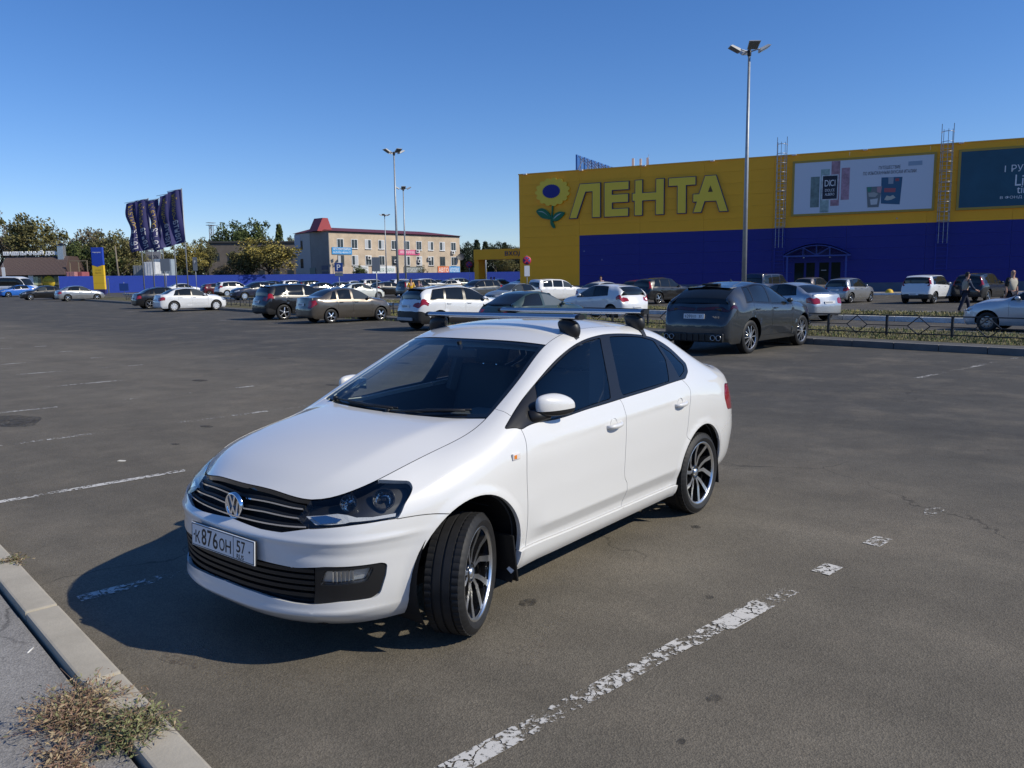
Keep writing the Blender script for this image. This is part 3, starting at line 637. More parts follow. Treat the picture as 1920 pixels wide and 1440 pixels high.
        for a in (45, 90, 135):
            b = MB(); b.box((w_/2-(w_/2+.02)*math.cos(R(a)), -.72*math.sin(R(a)), 8.6), (.04,.04,8.9)); b.build('cage_bar', GALV, L_)
    ladder(24.42,.80); ladder(36.95,.85)
    # entrance canopy and glazed doors
    ca = link(bpy.data.objects.new('entrance_canopy', None), t); FRM = mat('canopy_blue_steel', (.03,.06,.28), .45)
    n = 14; arc = [(25.3+5.3*k/n, 3.36+.88*math.sin(math.pi*k/n)**.9) for k in range(n+1)]
    for y in (-1.9, -.15):
        b = MB(); b.tube([(x, y, z) for x, z in arc], .05, 6); b.build('arch', FRM, ca); b = MB(); b.bar((25.3,y,3.36),(30.6,y,3.36),.10); b.build('tie_beam', FRM, ca)
        for x in (26.9, 27.95, 29.0): b = MB(); b.bar((x,y,3.36),(x,y,3.36+.88*math.sin(math.pi*(x-25.3)/5.3)**.9),.06); b.build('strut', FRM, ca)
        for p, q in (((26.9,4.05),(27.95,3.40)),((29.0,4.05),(27.95,3.40))): b = MB(); b.bar((p[0],y,p[1]),(q[0],y,q[1]),.06); b.build('strut', FRM, ca)
    b = MB(); V = [(x, y, z+.05) for y in (-1.95,-.1) for x, z in arc]; k = n+1; b.add(V, [(i, i+1, k+i+1, k+i) for i in range(n)]); b.add([(x, y, z+.08) for x, y, z in V], [(k+i, k+i+1, i+1, i) for i in range(n)]); b.build('canopy_roof', mat('canopy_sheet', (.02,.03,.13), .3), ca)
    for x in (25.65, 30.3): b = MB(); b.box((x,-1.85,1.7), (.12,.12,3.3)); b.build('canopy_post', FRM, ca)
    for x in (26.9, 29.0): b = MB(); b.lathe([(.08,-.08),(.06,0),(.0001,.02)], 10, Matrix.Translation((x,-1.0,3.28))); b.build('canopy_lamp', mat('floodlight_white'), ca)
    de = link(bpy.data.objects.new('entrance_doors', None), t); b = MB(); b.box((27.97,-.115,1.6), (4.1,.06,2.75)); b.build('door_surround', BLU, de)
    for x0, x1 in ((26.12,26.89),(27.08,27.78),(28.14,28.90),(29.10,29.83)):
        b = MB(); b.box(((x0+x1)/2,-.165,1.56), (x1-x0,.03,2.5)); b.build('door_pane', mat('door_dark_glass', (.012,.018,.018), .06), de)
    b = MB(); b.box((28.5,-.183,2.15), (.42,.004,.06)); b.build('door_sticker', mat('sticker_pale', (.4,.4,.42), .5), de)
    # hoardings
    def board(x0, x1, z0, z1, m_, nm, fw=.18):
        o = link(bpy.data.objects.new(nm, None), t); b = MB(); b.box(((x0+x1)/2,-.20,(z0+z1)/2), (x1-x0,.06,z1-z0)); b.build('poster', m_, o)
        for c, s_ in ((((x0+x1)/2,-.17,z1+fw/2),(x1-x0+2*fw,.14,fw)),(((x0+x1)/2,-.17,z0-fw/2),(x1-x0+2*fw,.14,fw)),((x0-fw/2,-.17,(z0+z1)/2),(fw,.14,z1-z0)),((x1+fw/2,-.17,(z0+z1)/2),(fw,.14,z1-z0))):
            b = MB(); b.box(c, s_); b.build('frame', mat('hoarding_frame', (.40,.27,.05), .55), o)
        return o
    POSW = mat('poster_pale', (.60,.63,.70), .5); B1 = board(25.9, 36.5, 6.98, 11.25, POSW, 'hoarding'); y0 = -.2335
    def card(x0, z0, x1, z1, col, par, dy=0.0, nm='poster_print'):
        b = MB(); b.box(((x0+x1)/2, y0-dy, (z0+z1)/2), (x1-x0, .004, z1-z0)); return b.build(nm, mat('print_%02d%02d%02d' % tuple(int(c*99) for c in col), col, .5, noise=(2.5, .35)), par)
    for a in ((27.22,7.49,27.93,10.04,(.16,.22,.21)),(28.01,7.03,28.71,10.62,(.30,.40,.38)),(28.83,7.54,29.51,11.23,(.38,.22,.26)),(29.63,8.0,30.28,10.63,(.40,.24,.30))): card(*a, B1)
    card(28.10,8.05,29.41,10.13,(.55,.57,.60), B1, .005); card(28.18,8.13,29.33,10.05,(.018,.022,.04), B1, .010)
    WHT = mat('print_white', (.75,.76,.78), .5); BKT = mat('print_black', (.03,.03,.05), .5)
    def wtext(s_, x, z, w_, h_, m_, par, dy=.0): text('poster_lettering', s_, 1.0, m_, par, Matrix(((1,0,0,x),(0,0,-1,y0-.006-dy),(0,1,0,z),(0,0,0,1))), .002, fit=(w_, h_))
    wtext('DOLCE', 28.755, 8.86, .74, .22, WHT, B1, .010); wtext('ALBERO', 28.755, 8.52, .74, .22, WHT, B1, .010); wtext('DI', 28.55, 9.45, .42, .52, WHT, B1, .010); wtext('CI', 28.97, 9.45, .40, .52, WHT, B1, .010)
    wtext('ПУТЕШЕСТВИЕ', 33.28, 10.45, 1.62, .28, BKT, B1); wtext('ПО ИЗЫСКАННЫМ ВКУСАМ ИТАЛИИ', 33.28, 10.05, 3.95, .28, BKT, B1)
    b = MB(); b.bbox((35.16,y0-.003,10.64), (1.02,.01,.34), .003); b.build('poster_badge', mat('badge_blue_grey', (.28,.36,.46), .5), B1)
    # printed products: a pack and a tub
    def poly(P, col, par, dy): b = MB(); b.prism(P, 0, .004, Matrix(((1,0,0,0),(0,0,-1,y0-dy),(0,1,0,0),(0,0,0,1)))); b.build('poster_print', mat('print_%02d%02d%02d' % tuple(int(c*99) for c in col), col, .5), par)
    poly([(32.70,9.66),(34.27,9.62),(34.15,7.41),(32.74,7.55)], (.035,.11,.20), B1, .004); poly([(33.22,9.64),(33.62,9.63),(33.60,9.10),(33.24,9.10)], (.30,.34,.40), B1, .009); poly([(32.95,8.78),(33.80,8.74),(33.78,8.42),(32.95,8.46)], (.42,.10,.12), B1, .010); poly([(32.98,7.85),(33.15,8.18),(33.42,8.1),(33.62,8.2),(33.82,7.98),(33.5,7.82),(33.2,7.78)], (.50,.48,.42), B1, .011); poly([(33.75,9.52),(34.02,9.52),(34.02,9.30),(33.75,9.30)], (.35,.08,.10), B1, .011)
    poly([(31.60,8.95),(32.79,8.95),(32.58,7.28),(31.74,7.28)], (.17,.19,.20), B1, .012); poly([(31.65,8.93),(32.0,8.93),(31.95,8.55),(31.70,8.55)], (.05,.22,.16), B1, .016); poly([(32.40,8.93),(32.76,8.93),(32.70,8.40),(32.42,8.5)], (.45,.25,.28), B1, .016); poly([(31.9,7.92),(32.5,7.98),(32.45,7.50),(31.98,7.48)], (.55,.56,.57), B1, .017); poly([(31.75,8.45),(32.2,8.5),(32.5,8.35),(32.3,8.1),(31.8,8.15)], (.38,.38,.36), B1, .018)
    TEAL = mat('poster_teal', (.016,.080,.13), .5, noise=(.5,.15)); B2 = board(38.42, 50.0, 6.92, 11.28, TEAL, 'hoarding')
    wtext('1 РУБЛЬ', 42.75, 9.78, 2.6, .52, WHT, B2); wtext('Little', 43.15, 8.85, 1.9, .85, WHT, B2); wtext('time', 43.0, 8.12, 1.3, .55, WHT, B2); wtext('В ФОНД «ЛИТТЛ ТАЙМ»', 43.5, 7.58, 4.5, .30, WHT, B2)
    # illuminated sign on the roof, seen from behind, and aerials
    rs = link(bpy.data.objects.new('roof_sign', None), t); SB = mat('roof_sign_blue', (.03,.13,.42), .5)
    for i in range(7):
        x = 5.75+i*.10; y = 1.6+i*2.0; b = MB(); b.box((x,y,12.75), (.14,1.75,1.75)); b.build('sign_letter_back', SB, rs)
        b = MB(); b.bar((x+.12,y-.6,13.5),(x+1.5,y-.6,11.95),.07); b.bar((x+.12,y+.6,13.5),(x+1.5,y+.6,11.95),.07); b.bar((x+.12,y-.9,12.1),(x+.12,y+.9,13.5),.06); b.bar((x+.12,y,11.95),(x+.12,y,13.6),.06); b.build('sign_brace', GALV, rs)
    for x, y in ((10.5,4.0),(11.1,4.6),(11.9,4.2)): b = MB(); b.box((x,y,12.6), (.06,.06,1.5)); b.box((x,y-.1,12.95), (.22,.10,.75)); b.build('phone_aerial', mat('floodlight_white'), rs)
    b = MB(); b.tube([(12.9,.6,11.9),(12.9,.6,13.1)], .02, 5); b.build('aerial', GALV, rs)
    for x, z in ((6.8,4.35),(8.6,3.5),(34.0,6.3)): b = MB(); b.box((x,-.085,z), (.10,.01,.10)); b.build('wall_scuff', mat('scuff_pale', (.28,.30,.40), .6), t)
    # entrance gate at the far left corner
    po = link(bpy.data.objects.new('entrance_portal', None), t); b = MB(); b.box((-3.1,2.2,4.35), (5.4,2.0,1.05)); b.build('beam', YEL, po)
    for x in (-5.6,): b = MB(); b.box((x,2.2,1.95), (.5,1.6,3.8)); b.build('pier', YEL, po)
    text('sign_lettering', 'ВХОД', 1.0, LETE, po, Matrix(((1,0,0,-1.2),(0,0,-1,1.18),(0,1,0,4.35),(0,0,0,1))), .03, fit=(2.0,.55))
    return t
STORE = build_store()
def store(x, y, z=0.0): v = WPO+WX*x+WN*y; v.z = z+gz(v.x, v.y); return v
sheet('store_pavement', [store(-8,.0), store(60,.0), store(60,5.6), store(-8,5.6)], ASPH3, .14)
kerb_run('store_kerb', lambda a, b: store(b, a), -8, 58, 5.68, .16, .21, WKERB, 1.0, math.atan2(WN.y, WN.x))
YB = mat('bollard_yellow', (.66,.42,.03), .55)
for i, x in enumerate((14.5, 20.5, 33.6, 39.9, 46.0)):
    b = MB(); b.lathe([(.0001,.30),(.14,.27),(.24,.18),(.29,.06),(.30,0)], 18); o = b.build('traffic_dome', YB, None, store(x,4.6,.14)); tag(o, ('yellow concrete dome on the store pavement below the letter H of the sign', 'yellow concrete dome on the store pavement just before the entrance canopy', 'yellow concrete dome on the store pavement below the pale hoarding', 'yellow concrete dome on the store pavement just past the second ladder', 'yellow concrete dome on the store pavement below the teal hoarding')[i], 'bollard', 'yellow domes along the store pavement'); o.data.update()
# ------------------------------------------------------------- brick office block
BRK = mat('silicate_brick', (.50,.40,.295), .9, noise=(.35, .22), bump=(8, .5, .02)); BRK2 = mat('grey_render', (.29,.265,.24), .9, noise=(.3, .12)); ROOFR = mat('roof_maroon', (.15,.035,.035), .55); ROOFR2 = mat('roof_red', (.33,.055,.06), .5)
WFR = mat('window_white_frame', (.68,.69,.70), .5); WGL = mat('office_glass', (.03,.04,.05), .08)
def brick_block():
    P0 = survey(625,160); P1 = survey(868,186); X = (P1-P0); LEN = X.length; X.normalize(); t = thing('brick_office_block', 'three storey pale brick office block with maroon roof behind the blue fence', 'building', P0, math.atan2(X.y, X.x))
    # local: x along the front to the right, front faces -y
    H = 11.1; b = MB(); b.box((LEN/2, 6.0, H/2), (LEN, 12.0, H)); b.build('wall', BRK, t)
    b = MB(); b.box((-.05, 6.0, H/2-.1), (.14, 12.05, H-.2)); b.build('side_wall', BRK2, t)
    b = MB(); b.box((-.16, 9.2, H/2-.1), (.10, 5.6, H-.2)); b.build('side_cladding', mat('pale_siding', (.46,.43,.40), .7), t)
    b = MB(); b.add([(-.4,-.5,H-.05),(LEN+.4,-.5,H-.05),(LEN+.4,12.4,H-.05),(-.4,12.4,H-.05),(1.5,6,H+1.05),(LEN-6,6,H+1.05)], [(0,1,5,4),(1,2,5),(2,3,4,5),(3,0,4),(3,2,1,0)]); b.build('roof', ROOFR, t)
    b = MB(); b.add([(-1.3,2,H),(2.3,2,H),(2.3,5.0,H),(-1.3,5.0,H),(.1,2.0,H+2.6),(1.3,2.0,H+2.6),(1.3,5.0,H+2.6),(.1,5.0,H+2.6)], [(0,1,5,4),(1,2,6,5),(2,3,7,6),(3,0,4,7),(4,5,6,7)]); b.build('stair_tower_roof', ROOFR2, t)
    b = MB(); b.box((LEN/2,-.06,H-.18), (LEN,.16,.20)); b.build('eaves_gutter', mat('gutter_dark', (.08,.07,.065), .6), t)
    nw = 10
    for r_, (z, h_) in enumerate(((8.65,1.75),(5.35,1.85),(1.75,1.2))):
        for i in range(nw):
            x = 2.6+i*(LEN-4.6)/(nw-1); w_ = 1.45
            wo = MB(); wo.box((x,.0,z), (w_+.16,.10,h_+.16)); wo = wo.build('window', WFR if (i+r_) % 4 != 1 or r_ == 0 else mat('window_dark_frame', (.12,.11,.10), .6), t)
            for s_, ww in ((-1,.62),(1,.62)): p = MB(); p.box((x+s_*.36,-.055,z), (.64,.02,h_-.05)); p.build('pane', WGL if (i*3+r_+s_) % 5 else mat('curtain_pale', (.45,.46,.47), .3), wo)
            p = MB(); p.box((x,-.12,z-h_/2-.12), (w_+.2,.22,.06)); p.build('sill', WFR if r_ == 0 else BRK2, wo)
    AC = mat('air_con_white', (.62,.62,.60), .5)
    for x, z in ((9.6,5.9),(16.6,5.2),(23.3,5.3),(26.3,5.8),(22.9,7.4),(33.6,7.3)): b = MB(); b.bbox((x*LEN/36,-.28,z), (.9,.4,.7), .03); a_ = b.build('air_conditioner', AC, t); b = MB(); b.lathe([(.26,-.012),(.24,.0),(.0001,.0)], 16, Matrix.Translation((x*LEN/36-.12,-.49,z)) @ Matrix.Rotation(R(90),4,'X')); b.build('fan_grille', BLK, a_)
    def banner(x0, x1, z0, z1, col, s_=None, tc=(.8,.8,.8)):
        k = LEN/36; b = MB(); b.box(((x0+x1)/2*k,-.10,(z0+z1)/2), ((x1-x0)*k,.06,z1-z0)); o = b.build('banner', mat('banner_%02d%02d%02d' % tuple(int(c*99) for c in col), col, .6), t)
        for j, q in enumerate(s_ or []):
            n = len(s_); zc = z1-(z1-z0)*(j+.5)/n; text('banner_lettering', q, 1.0, mat('ink_%02d%02d%02d' % tuple(int(c*99) for c in tc), tc, .6), o, Matrix(((1,0,0,(x0+x1)/2*k),(0,0,-1,-.135),(0,1,0,zc),(0,0,0,1))), .004, fit=((x1-x0)*k*.86, (z1-z0)/n*.62))
    banner(.5,5.4,6.5,7.9,(.05,.27,.55),['ОПТОВАЯ ШИРМА','8 (9192) 48-83-77']); banner(17.6,23.6,6.6,7.7,(.62,.10,.22),['АРЕНДА 8 910 83-25-23'])
    banner(5.6,9.4,2.5,4.3,(.62,.63,.63),['ПРИЁМ ЛОМА','ЦВЕТНЫХ МЕТАЛЛОВ'],(.16,.18,.16)); banner(10.4,16.6,2.5,4.3,(.66,.67,.67),['ВСЁ ДЛЯ СВАРКИ'],(.10,.25,.18)); banner(19.0,24.6,2.7,4.1,(.16,.17,.16),['АВТОМОБИЛИСТ'],(.6,.62,.6)); banner(28.9,32.4,2.6,4.2,(.62,.17,.06),['АВТО']); banner(32.4,35.8,2.6,4.2,(.06,.27,.55),['АВТОСЕРВИС'])
    for x, z in ((7.0,1.0),(12.8,1.2)): pass
    b = MB(); b.lathe([(.0001,-.25),(.45,-.18),(.8,.0),(.82,.02)], 20, Matrix.Translation((LEN-.6,-.9,6.3)) @ Matrix.Rotation(R(60),4,'X') @ Matrix.Rotation(R(-40),4,'Y')); b.build('satellite_dish', mat('dish_grey', (.10,.10,.10), .6), t)
    for y, z, w_, h_ in ((9.6,8.6,1.0,1.9),(9.6,4.9,1.0,1.9)): b = MB(); b.box((-.22,y,z), (.06,w_,h_)); b.build('side_window', WGL, t)
    b = MB(); b.box((-.23,10.9,8.6), (.06,2.2,4.0)); b.build('side_hoarding', mat('hoarding_pale', (.42,.45,.52), .5), t)
    b = MB(); b.box((-.26,5.8,3.0), (.06,2.0,1.9)); b.build('side_poster', mat('poster_green_grey', (.22,.26,.22), .6), t)
    for z in (3.9,2.7): b = MB(); b.box((-.14,1.6,z), (.06,2.2,.85)); b.build('side_sign', mat('sign_slate', (.10,.11,.16), .5), t)
    b = MB(); b.box((-1.0,9.0,1.7), (1.8,3.0,.1)); b.build('porch_roof', BLK, t)
    return t
brick_block()
def low_block():
    P0 = survey(398,196); P1 = survey(566,200); X = P1-P0; LEN = X.length; X.normalize(); t = thing('grey_warehouse', 'low dark grey two storey workshop behind the yellowing tree', 'building', P0, math.atan2(X.y, X.x))
    b = MB(); b.box((LEN/2,6,5.3), (LEN,12,10.6)); b.build('wall', mat('dark_brick_wall', (.13,.11,.095), .9, noise=(.4,.2)), t); b = MB(); b.box((LEN/2,6,10.75), (LEN+.8,12.8,.3)); b.build('roof', mat('bitumen', (.06,.06,.06), .8), t)
    for i in range(6):
        for z in (7.2, 3.0):
            b = MB(); b.box((1.9+i*(LEN-3.8)/5,-.02,z), (1.7,.1,2.0)); w_ = b.build('window', mat('window_dark_frame'), t); b = MB(); b.box((1.9+i*(LEN-3.8)/5,-.08,z), (1.45,.03,1.75)); b.build('pane', WGL, w_)
low_block()
# ------------------------------------------------------------- blue sheet fence
def blue_fence():
    pts = [(116,119),(480,142),(640,150),(890,158),(985,161)]; W = [survey(*p) for p in pts]; t = thing('sheet_fence', 'tall bright blue corrugated sheet fence across the back of the car park', 'fence', (0,0,0))
    M_ = mat('fence_blue', (.025,.055,.32), .45); seg = 2.0; n = 12; b = MB(); x = [seg*i/(n*2) for i in range(n*2+1)]; V = []
    for z in (0, 2.6):
        for i, q in enumerate(x): V.append((q, .02*(1 if i % 2 else -1), z))
    k = len(x); b.add(V, [(i, i+1, k+i+1, k+i) for i in range(k-1)]); me = b.mesh('fence_sheet', M_); pb = MB(); pb.box((0,.06,1.3), (.08,.08,2.6)); pb = pb.mesh('fence_post', GALV)
    for a, c in zip(W[:-1], W[1:]):
        d = c-a; L_ = d.length; d.normalize(); m = int(L_/seg)+1; an = math.atan2(d.y, d.x)
        for i in range(m): add_obj('fence_sheet', me, t, a+d*(L_*i/m), (0,0,an)).scale.x = L_/m/seg*1.004
        for i in range(0, m, 2): add_obj('fence_post', pb, t, a+d*(L_*i/m), (0,0,an))
blue_fence()
# ------------------------------------------------------------- grill house at the far left
def grill_house():
    P0 = survey(2,150); P1 = survey(130,150); X = P1-P0; LEN = X.length; X.normalize(); t = thing('grill_house', 'small grill house with steep brown tiled roof and white rooftop letters', 'building', P0, math.atan2(X.y, X.x))
    b = MB(); b.box((LEN/2,4,1.7), (LEN-.5,8,3.4)); b.build('wall', mat('dark_painted_wall', (.05,.055,.05), .7, noise=(.7,.6)), t)
    TIL = mat('brown_metal_tile', (.085,.058,.052), .45); b = MB(); n = 52; zt, zb = 6.5, 3.0
    for i in range(n):
        x0, x1 = LEN*i/n, LEN*(i+1)/n; k = lambda x, z: (x if z == zb else .4+x*(LEN-.9)/LEN)
        b.add([(k(x0,zb),-.6,zb),(k((x0+x1)/2,zb),-.66,zb+.03),(k(x1,zb),-.6,zb),(k(x1,zt),2.4,zt),(k((x0+x1)/2,zt),2.34,zt+.03),(k(x0,zt),2.4,zt)], [(0,1,4,5),(1,2,3,4)])
    b.build('roof', TIL, t)
    b = MB(); b.add([(LEN,-.6,zb),(LEN-.5,2.4,zt),(LEN-.5,5.5,zt),(LEN,8.5,zb)], [(0,3,2,1)]); b.add([(0,-.6,zb),(.4,2.4,zt),(.4,5.5,zt),(0,8.5,zb)], [(0,1,2,3)]); b.add([(.4,2.4,zt),(LEN-.5,2.4,zt),(LEN-.5,5.5,zt),(.4,5.5,zt)], [(0,1,2,3)]); b.build('roof_side', TIL, t)
    text('roof_lettering', 'ШАШЛЫЧНЫЙ ДОМ', 1.0, mat('sign_white', (.85,.85,.83), .5), t, Matrix(((1,0,0,LEN*.42),(0,0,-1,2.1),(0,1,0,7.12),(0,0,0,1))), .10, fit=(LEN*.82,1.05), bold=.05)
    b = MB(); b.bbox((LEN*.865,2.3,7.1), (1.1,1.0,2.6), .04); ch = b.build('chimney', mat('chimney_steel', (.55,.58,.62), .25, metal=.7), t); b = MB(); b.add([(LEN*.865-.7,1.65,8.5),(LEN*.865+.7,1.65,8.5),(LEN*.865+.7,2.95,8.5),(LEN*.865-.7,2.95,8.5),(LEN*.865,2.3,8.95)], [(0,1,4),(1,2,4),(2,3,4),(3,0,4),(3,2,1,0)]); b.build('chimney_cap', BLK, ch)
    b = MB(); b.lathe([(1.15,0),(1.15,.05),(.0001,.06)], 28, Matrix.Translation((LEN*.745,-.05,1.7)) @ Matrix.Rotation(R(90),4,'X')); s_ = b.build('round_sign', mat('sign_mustard', (.68,.48,.04), .5), t)
    text('sign_lettering', 'ШАДО', 1.0, mat('sign_brown', (.25,.16,.03), .6), s_, Matrix(((1,0,0,LEN*.745),(0,0,-1,-.12),(0,1,0,1.7),(0,0,0,1))), .01, fit=(1.6,.5))
    for x, w_, col in ((.57,1.6,(.50,.52,.30)),(.62,.9,(.45,.28,.05)),(.90,1.9,(.17,.17,.08))): b = MB(); b.box((LEN*x,-.03,1.9), (w_,.06,1.6)); b.build('wall_mural', mat('mural_%d' % int(x*100), col, .7, noise=(1.2,.6)), t)
    b = MB(); b.box((LEN*.485,-.06,1.5), (.9,.08,2.9)); b.build('white_door_frame', mat('sign_white'), t)
grill_house()
# stacks behind the fence
for px0, px1, D, z0, z1, col, nm, lab in ((130,146,136,1.6,3.4,(.42,.20,.20),'container','faded red container behind the fence beside the grill house'),(146,160,137,1.6,3.4,(.33,.10,.11),'container','dark red container behind the fence beside the faded one'),
    (256,282,152,1.5,4.6,(.24,.25,.26),'container','grey steel container stacked behind the flag poles'),(277,298,150,2.0,5.2,(.60,.61,.62),'container','white container high behind the flag poles'),(296,328,154,1.5,5.8,(.30,.36,.42),'container','blue grey container behind the flag poles'),(282,312,148,1.0,3.0,(.62,.63,.63),'container','white bales beneath the stacked containers')):
    a_, c_ = survey(px0,D), survey(px1,D); b = MB(); L_ = (c_-a_).length; b.bbox((L_/2,1.2,(z0+z1)/2 if z0 < 1.7 else z1/2+.0), (L_,2.4,(z1-z0) if z0 < 1.7 else z1), .04)
    for i in range(int(L_/.5)): b.box((.25+i*.5,-.01,(z0+z1)/2), (.12,.05,(z1-z0)*.9))
    o = b.build(nm, mat('box_'+lab[:12].replace(' ','_'), col, .6, noise=(1,.15)), None, a_, (0,0,math.atan2((c_-a_).y,(c_-a_).x))); tag(o, lab, 'container')
a_ = survey(281,170); c_ = survey(310,170); t = thing('billboard', 'tall grey double billboard behind the flag poles', 'billboard', a_, math.atan2((c_-a_).y,(c_-a_).x)); L_ = (c_-a_).length
for z in (6.6, 9.2): 
    b = MB(); b.box((L_/2,0,z), (L_,.2,2.4)); p_ = b.build('board', mat('board_grey', (.32,.32,.34), .6, noise=(2,.25)), t); text('board_lettering', 'ВОРОТА' if z > 8 else 'ЗАБОРЫ', 1.0, mat('print_black'), p_, Matrix(((1,0,0,L_/2),(0,0,-1,-.11),(0,1,0,z),(0,0,0,1))), .01, fit=(L_*.7,.8))
for x in (.2, L_-.2): b = MB(); b.box((x,.15,4.6), (.16,.16,9.2)); b.build('post', GALV, t)
# ------------------------------------------------------------- the white saloon: its left half as a net of points (metres, front axle at x = 0)
def hero_net():
    C = []
    def fr(y, xz, ys=None): C.append([(x, y if ys is None else ys[k], z) for k, (x, z) in enumerate(xz)])
    fr(0, [(.745,.19),(.838,.262),(.842,.345),(.828,.43),(.827,.52),(.823,.598),(.795,.638),(.776,.67),(.762,.705),(.748,.735),(.735,.765),(.722,.793)])
    fr(.24, [(.732,.19),(.824,.26),(.828,.343),(.816,.43),(.815,.52),(.811,.598),(.783,.640),(.765,.67),(.750,.703),(.735,.733),(.721,.761),(.707,.788)])
    fr(.45, [(.665,.19),(.762,.258),(.768,.34),(.764,.43),(.765,.52),(.763,.600),(.743,.651),(.727,.675),(.71,.70),(.69,.72),(.67,.743),(.648,.765)], [.43,.445,.45,.455,.456,.456,.455,.453,.450,.447,.443,.44])
    C.append([(.53,.595,.19),(.632,.615,.255),(.648,.625,.335),(.652,.633,.43),(.652,.638,.52),(.650,.643,.603),(.637,.638,.665),(.622,.634,.69),(.603,.625,.72),(.58,.612,.748),(.552,.596,.776),(.515,.575,.805)])
    C.append([(.30,.69,.19),(.36,.722,.25),(.385,.742,.33),(.397,.752,.43),(.402,.758,.52),(.402,.767,.602),(.395,.766,.68),(.387,.760,.712),(.373,.747,.75),(.357,.722,.788),(.341,.688,.828),(.325,.640,.866)])
    def sd(x, yz): C.append([(x, y, z) for y, z in yz])
    sd(.06, [(.755,.19),(.79,.25),(.815,.33),(.833,.44),(.842,.54),(.845,.63),(.838,.73),(.823,.79),(.80,.833),(.765,.870),(.715,.898),(.655,.920)])
    sd(-.22, [(.765,.20),(.795,.257),(.815,.33),(.835,.445),(.845,.56),(.847,.67),(.841,.79),(.822,.868),(.798,.908),(.765,.943),(.72,.968),(.660,.984)])
    low = [(.770,.215),(.797,.262),(.812,.335),(.833,.45),(.846,.575),(.849,.70)]
    sd(-.42, low+[(.843,.845),(.806,.955),(.776,1.0),(.738,1.038),(.694,1.062),(.643,1.073)])
    sd(-.70, low+[(.843,.85),(.807,.965),(.762,1.06),(.702,1.15),(.655,1.192),(.597,1.208)])
    sd(-.99, low+[(.844,.86),(.807,.978),(.745,1.105),(.667,1.25),(.615,1.318),(.547,1.348)])
    sd(-1.20, low+[(.844,.865),(.807,.986),(.738,1.13),(.650,1.308),(.602,1.375),(.541,1.405)])
    sd(-1.41, low+[(.844,.87),(.807,.995),(.735,1.14),(.641,1.335),(.597,1.393),(.540,1.420)])
    sd(-1.85, low+[(.843,.88),(.805,1.01),(.732,1.15),(.637,1.328),(.594,1.384),(.536,1.411)])
    sd(-2.20, low+[(.842,.885),(.800,1.02),(.730,1.14),(.647,1.283),(.597,1.345),(.530,1.376)])
    sd(-2.50, [(.770,.22),(.797,.268),(.812,.335),(.833,.45),(.846,.575),(.848,.70),(.838,.88),(.788,1.015),(.727,1.11),(.655,1.206),(.603,1.253),(.527,1.283)])
    sd(-2.80, [(.755,.23),(.785,.275),(.803,.34),(.824,.45),(.836,.57),(.836,.69),(.822,.85),(.768,.985),(.726,1.045),(.674,1.092),(.622,1.120),(.548,1.135)])
    sd(-3.05, [(.725,.24),(.757,.288),(.780,.35),(.80,.45),(.812,.56),(.812,.675),(.80,.80),(.765,.915),(.735,.965),(.697,1.003),(.645,1.030),(.572,1.048)])
    C.append([(-3.22,.66,.25),(-3.27,.69,.30),(-3.29,.705,.37),(-3.30,.715,.46),(-3.31,.72,.54),(-3.30,.72,.64),(-3.275,.718,.76),(-3.26,.70,.87),(-3.255,.68,.93),(-3.25,.65,.972),(-3.25,.61,1.002),(-3.25,.56,1.020)])
    C.append([(-3.41,.46,.26),(-3.46,.48,.31),(-3.475,.485,.38),(-3.48,.49,.46),(-3.485,.49,.54),(-3.465,.49,.64),(-3.43,.48,.76),(-3.415,.475,.86),(-3.408,.465,.92),(-3.40,.455,.958),(-3.395,.447,.985),(-3.388,.435,1.005)])
    C.append([(x-.045, y*.5, z) for x, y, z in C[-1]])
    C.append([(x-.012, 0, z) for x, y, z in C[-1]])
    return C
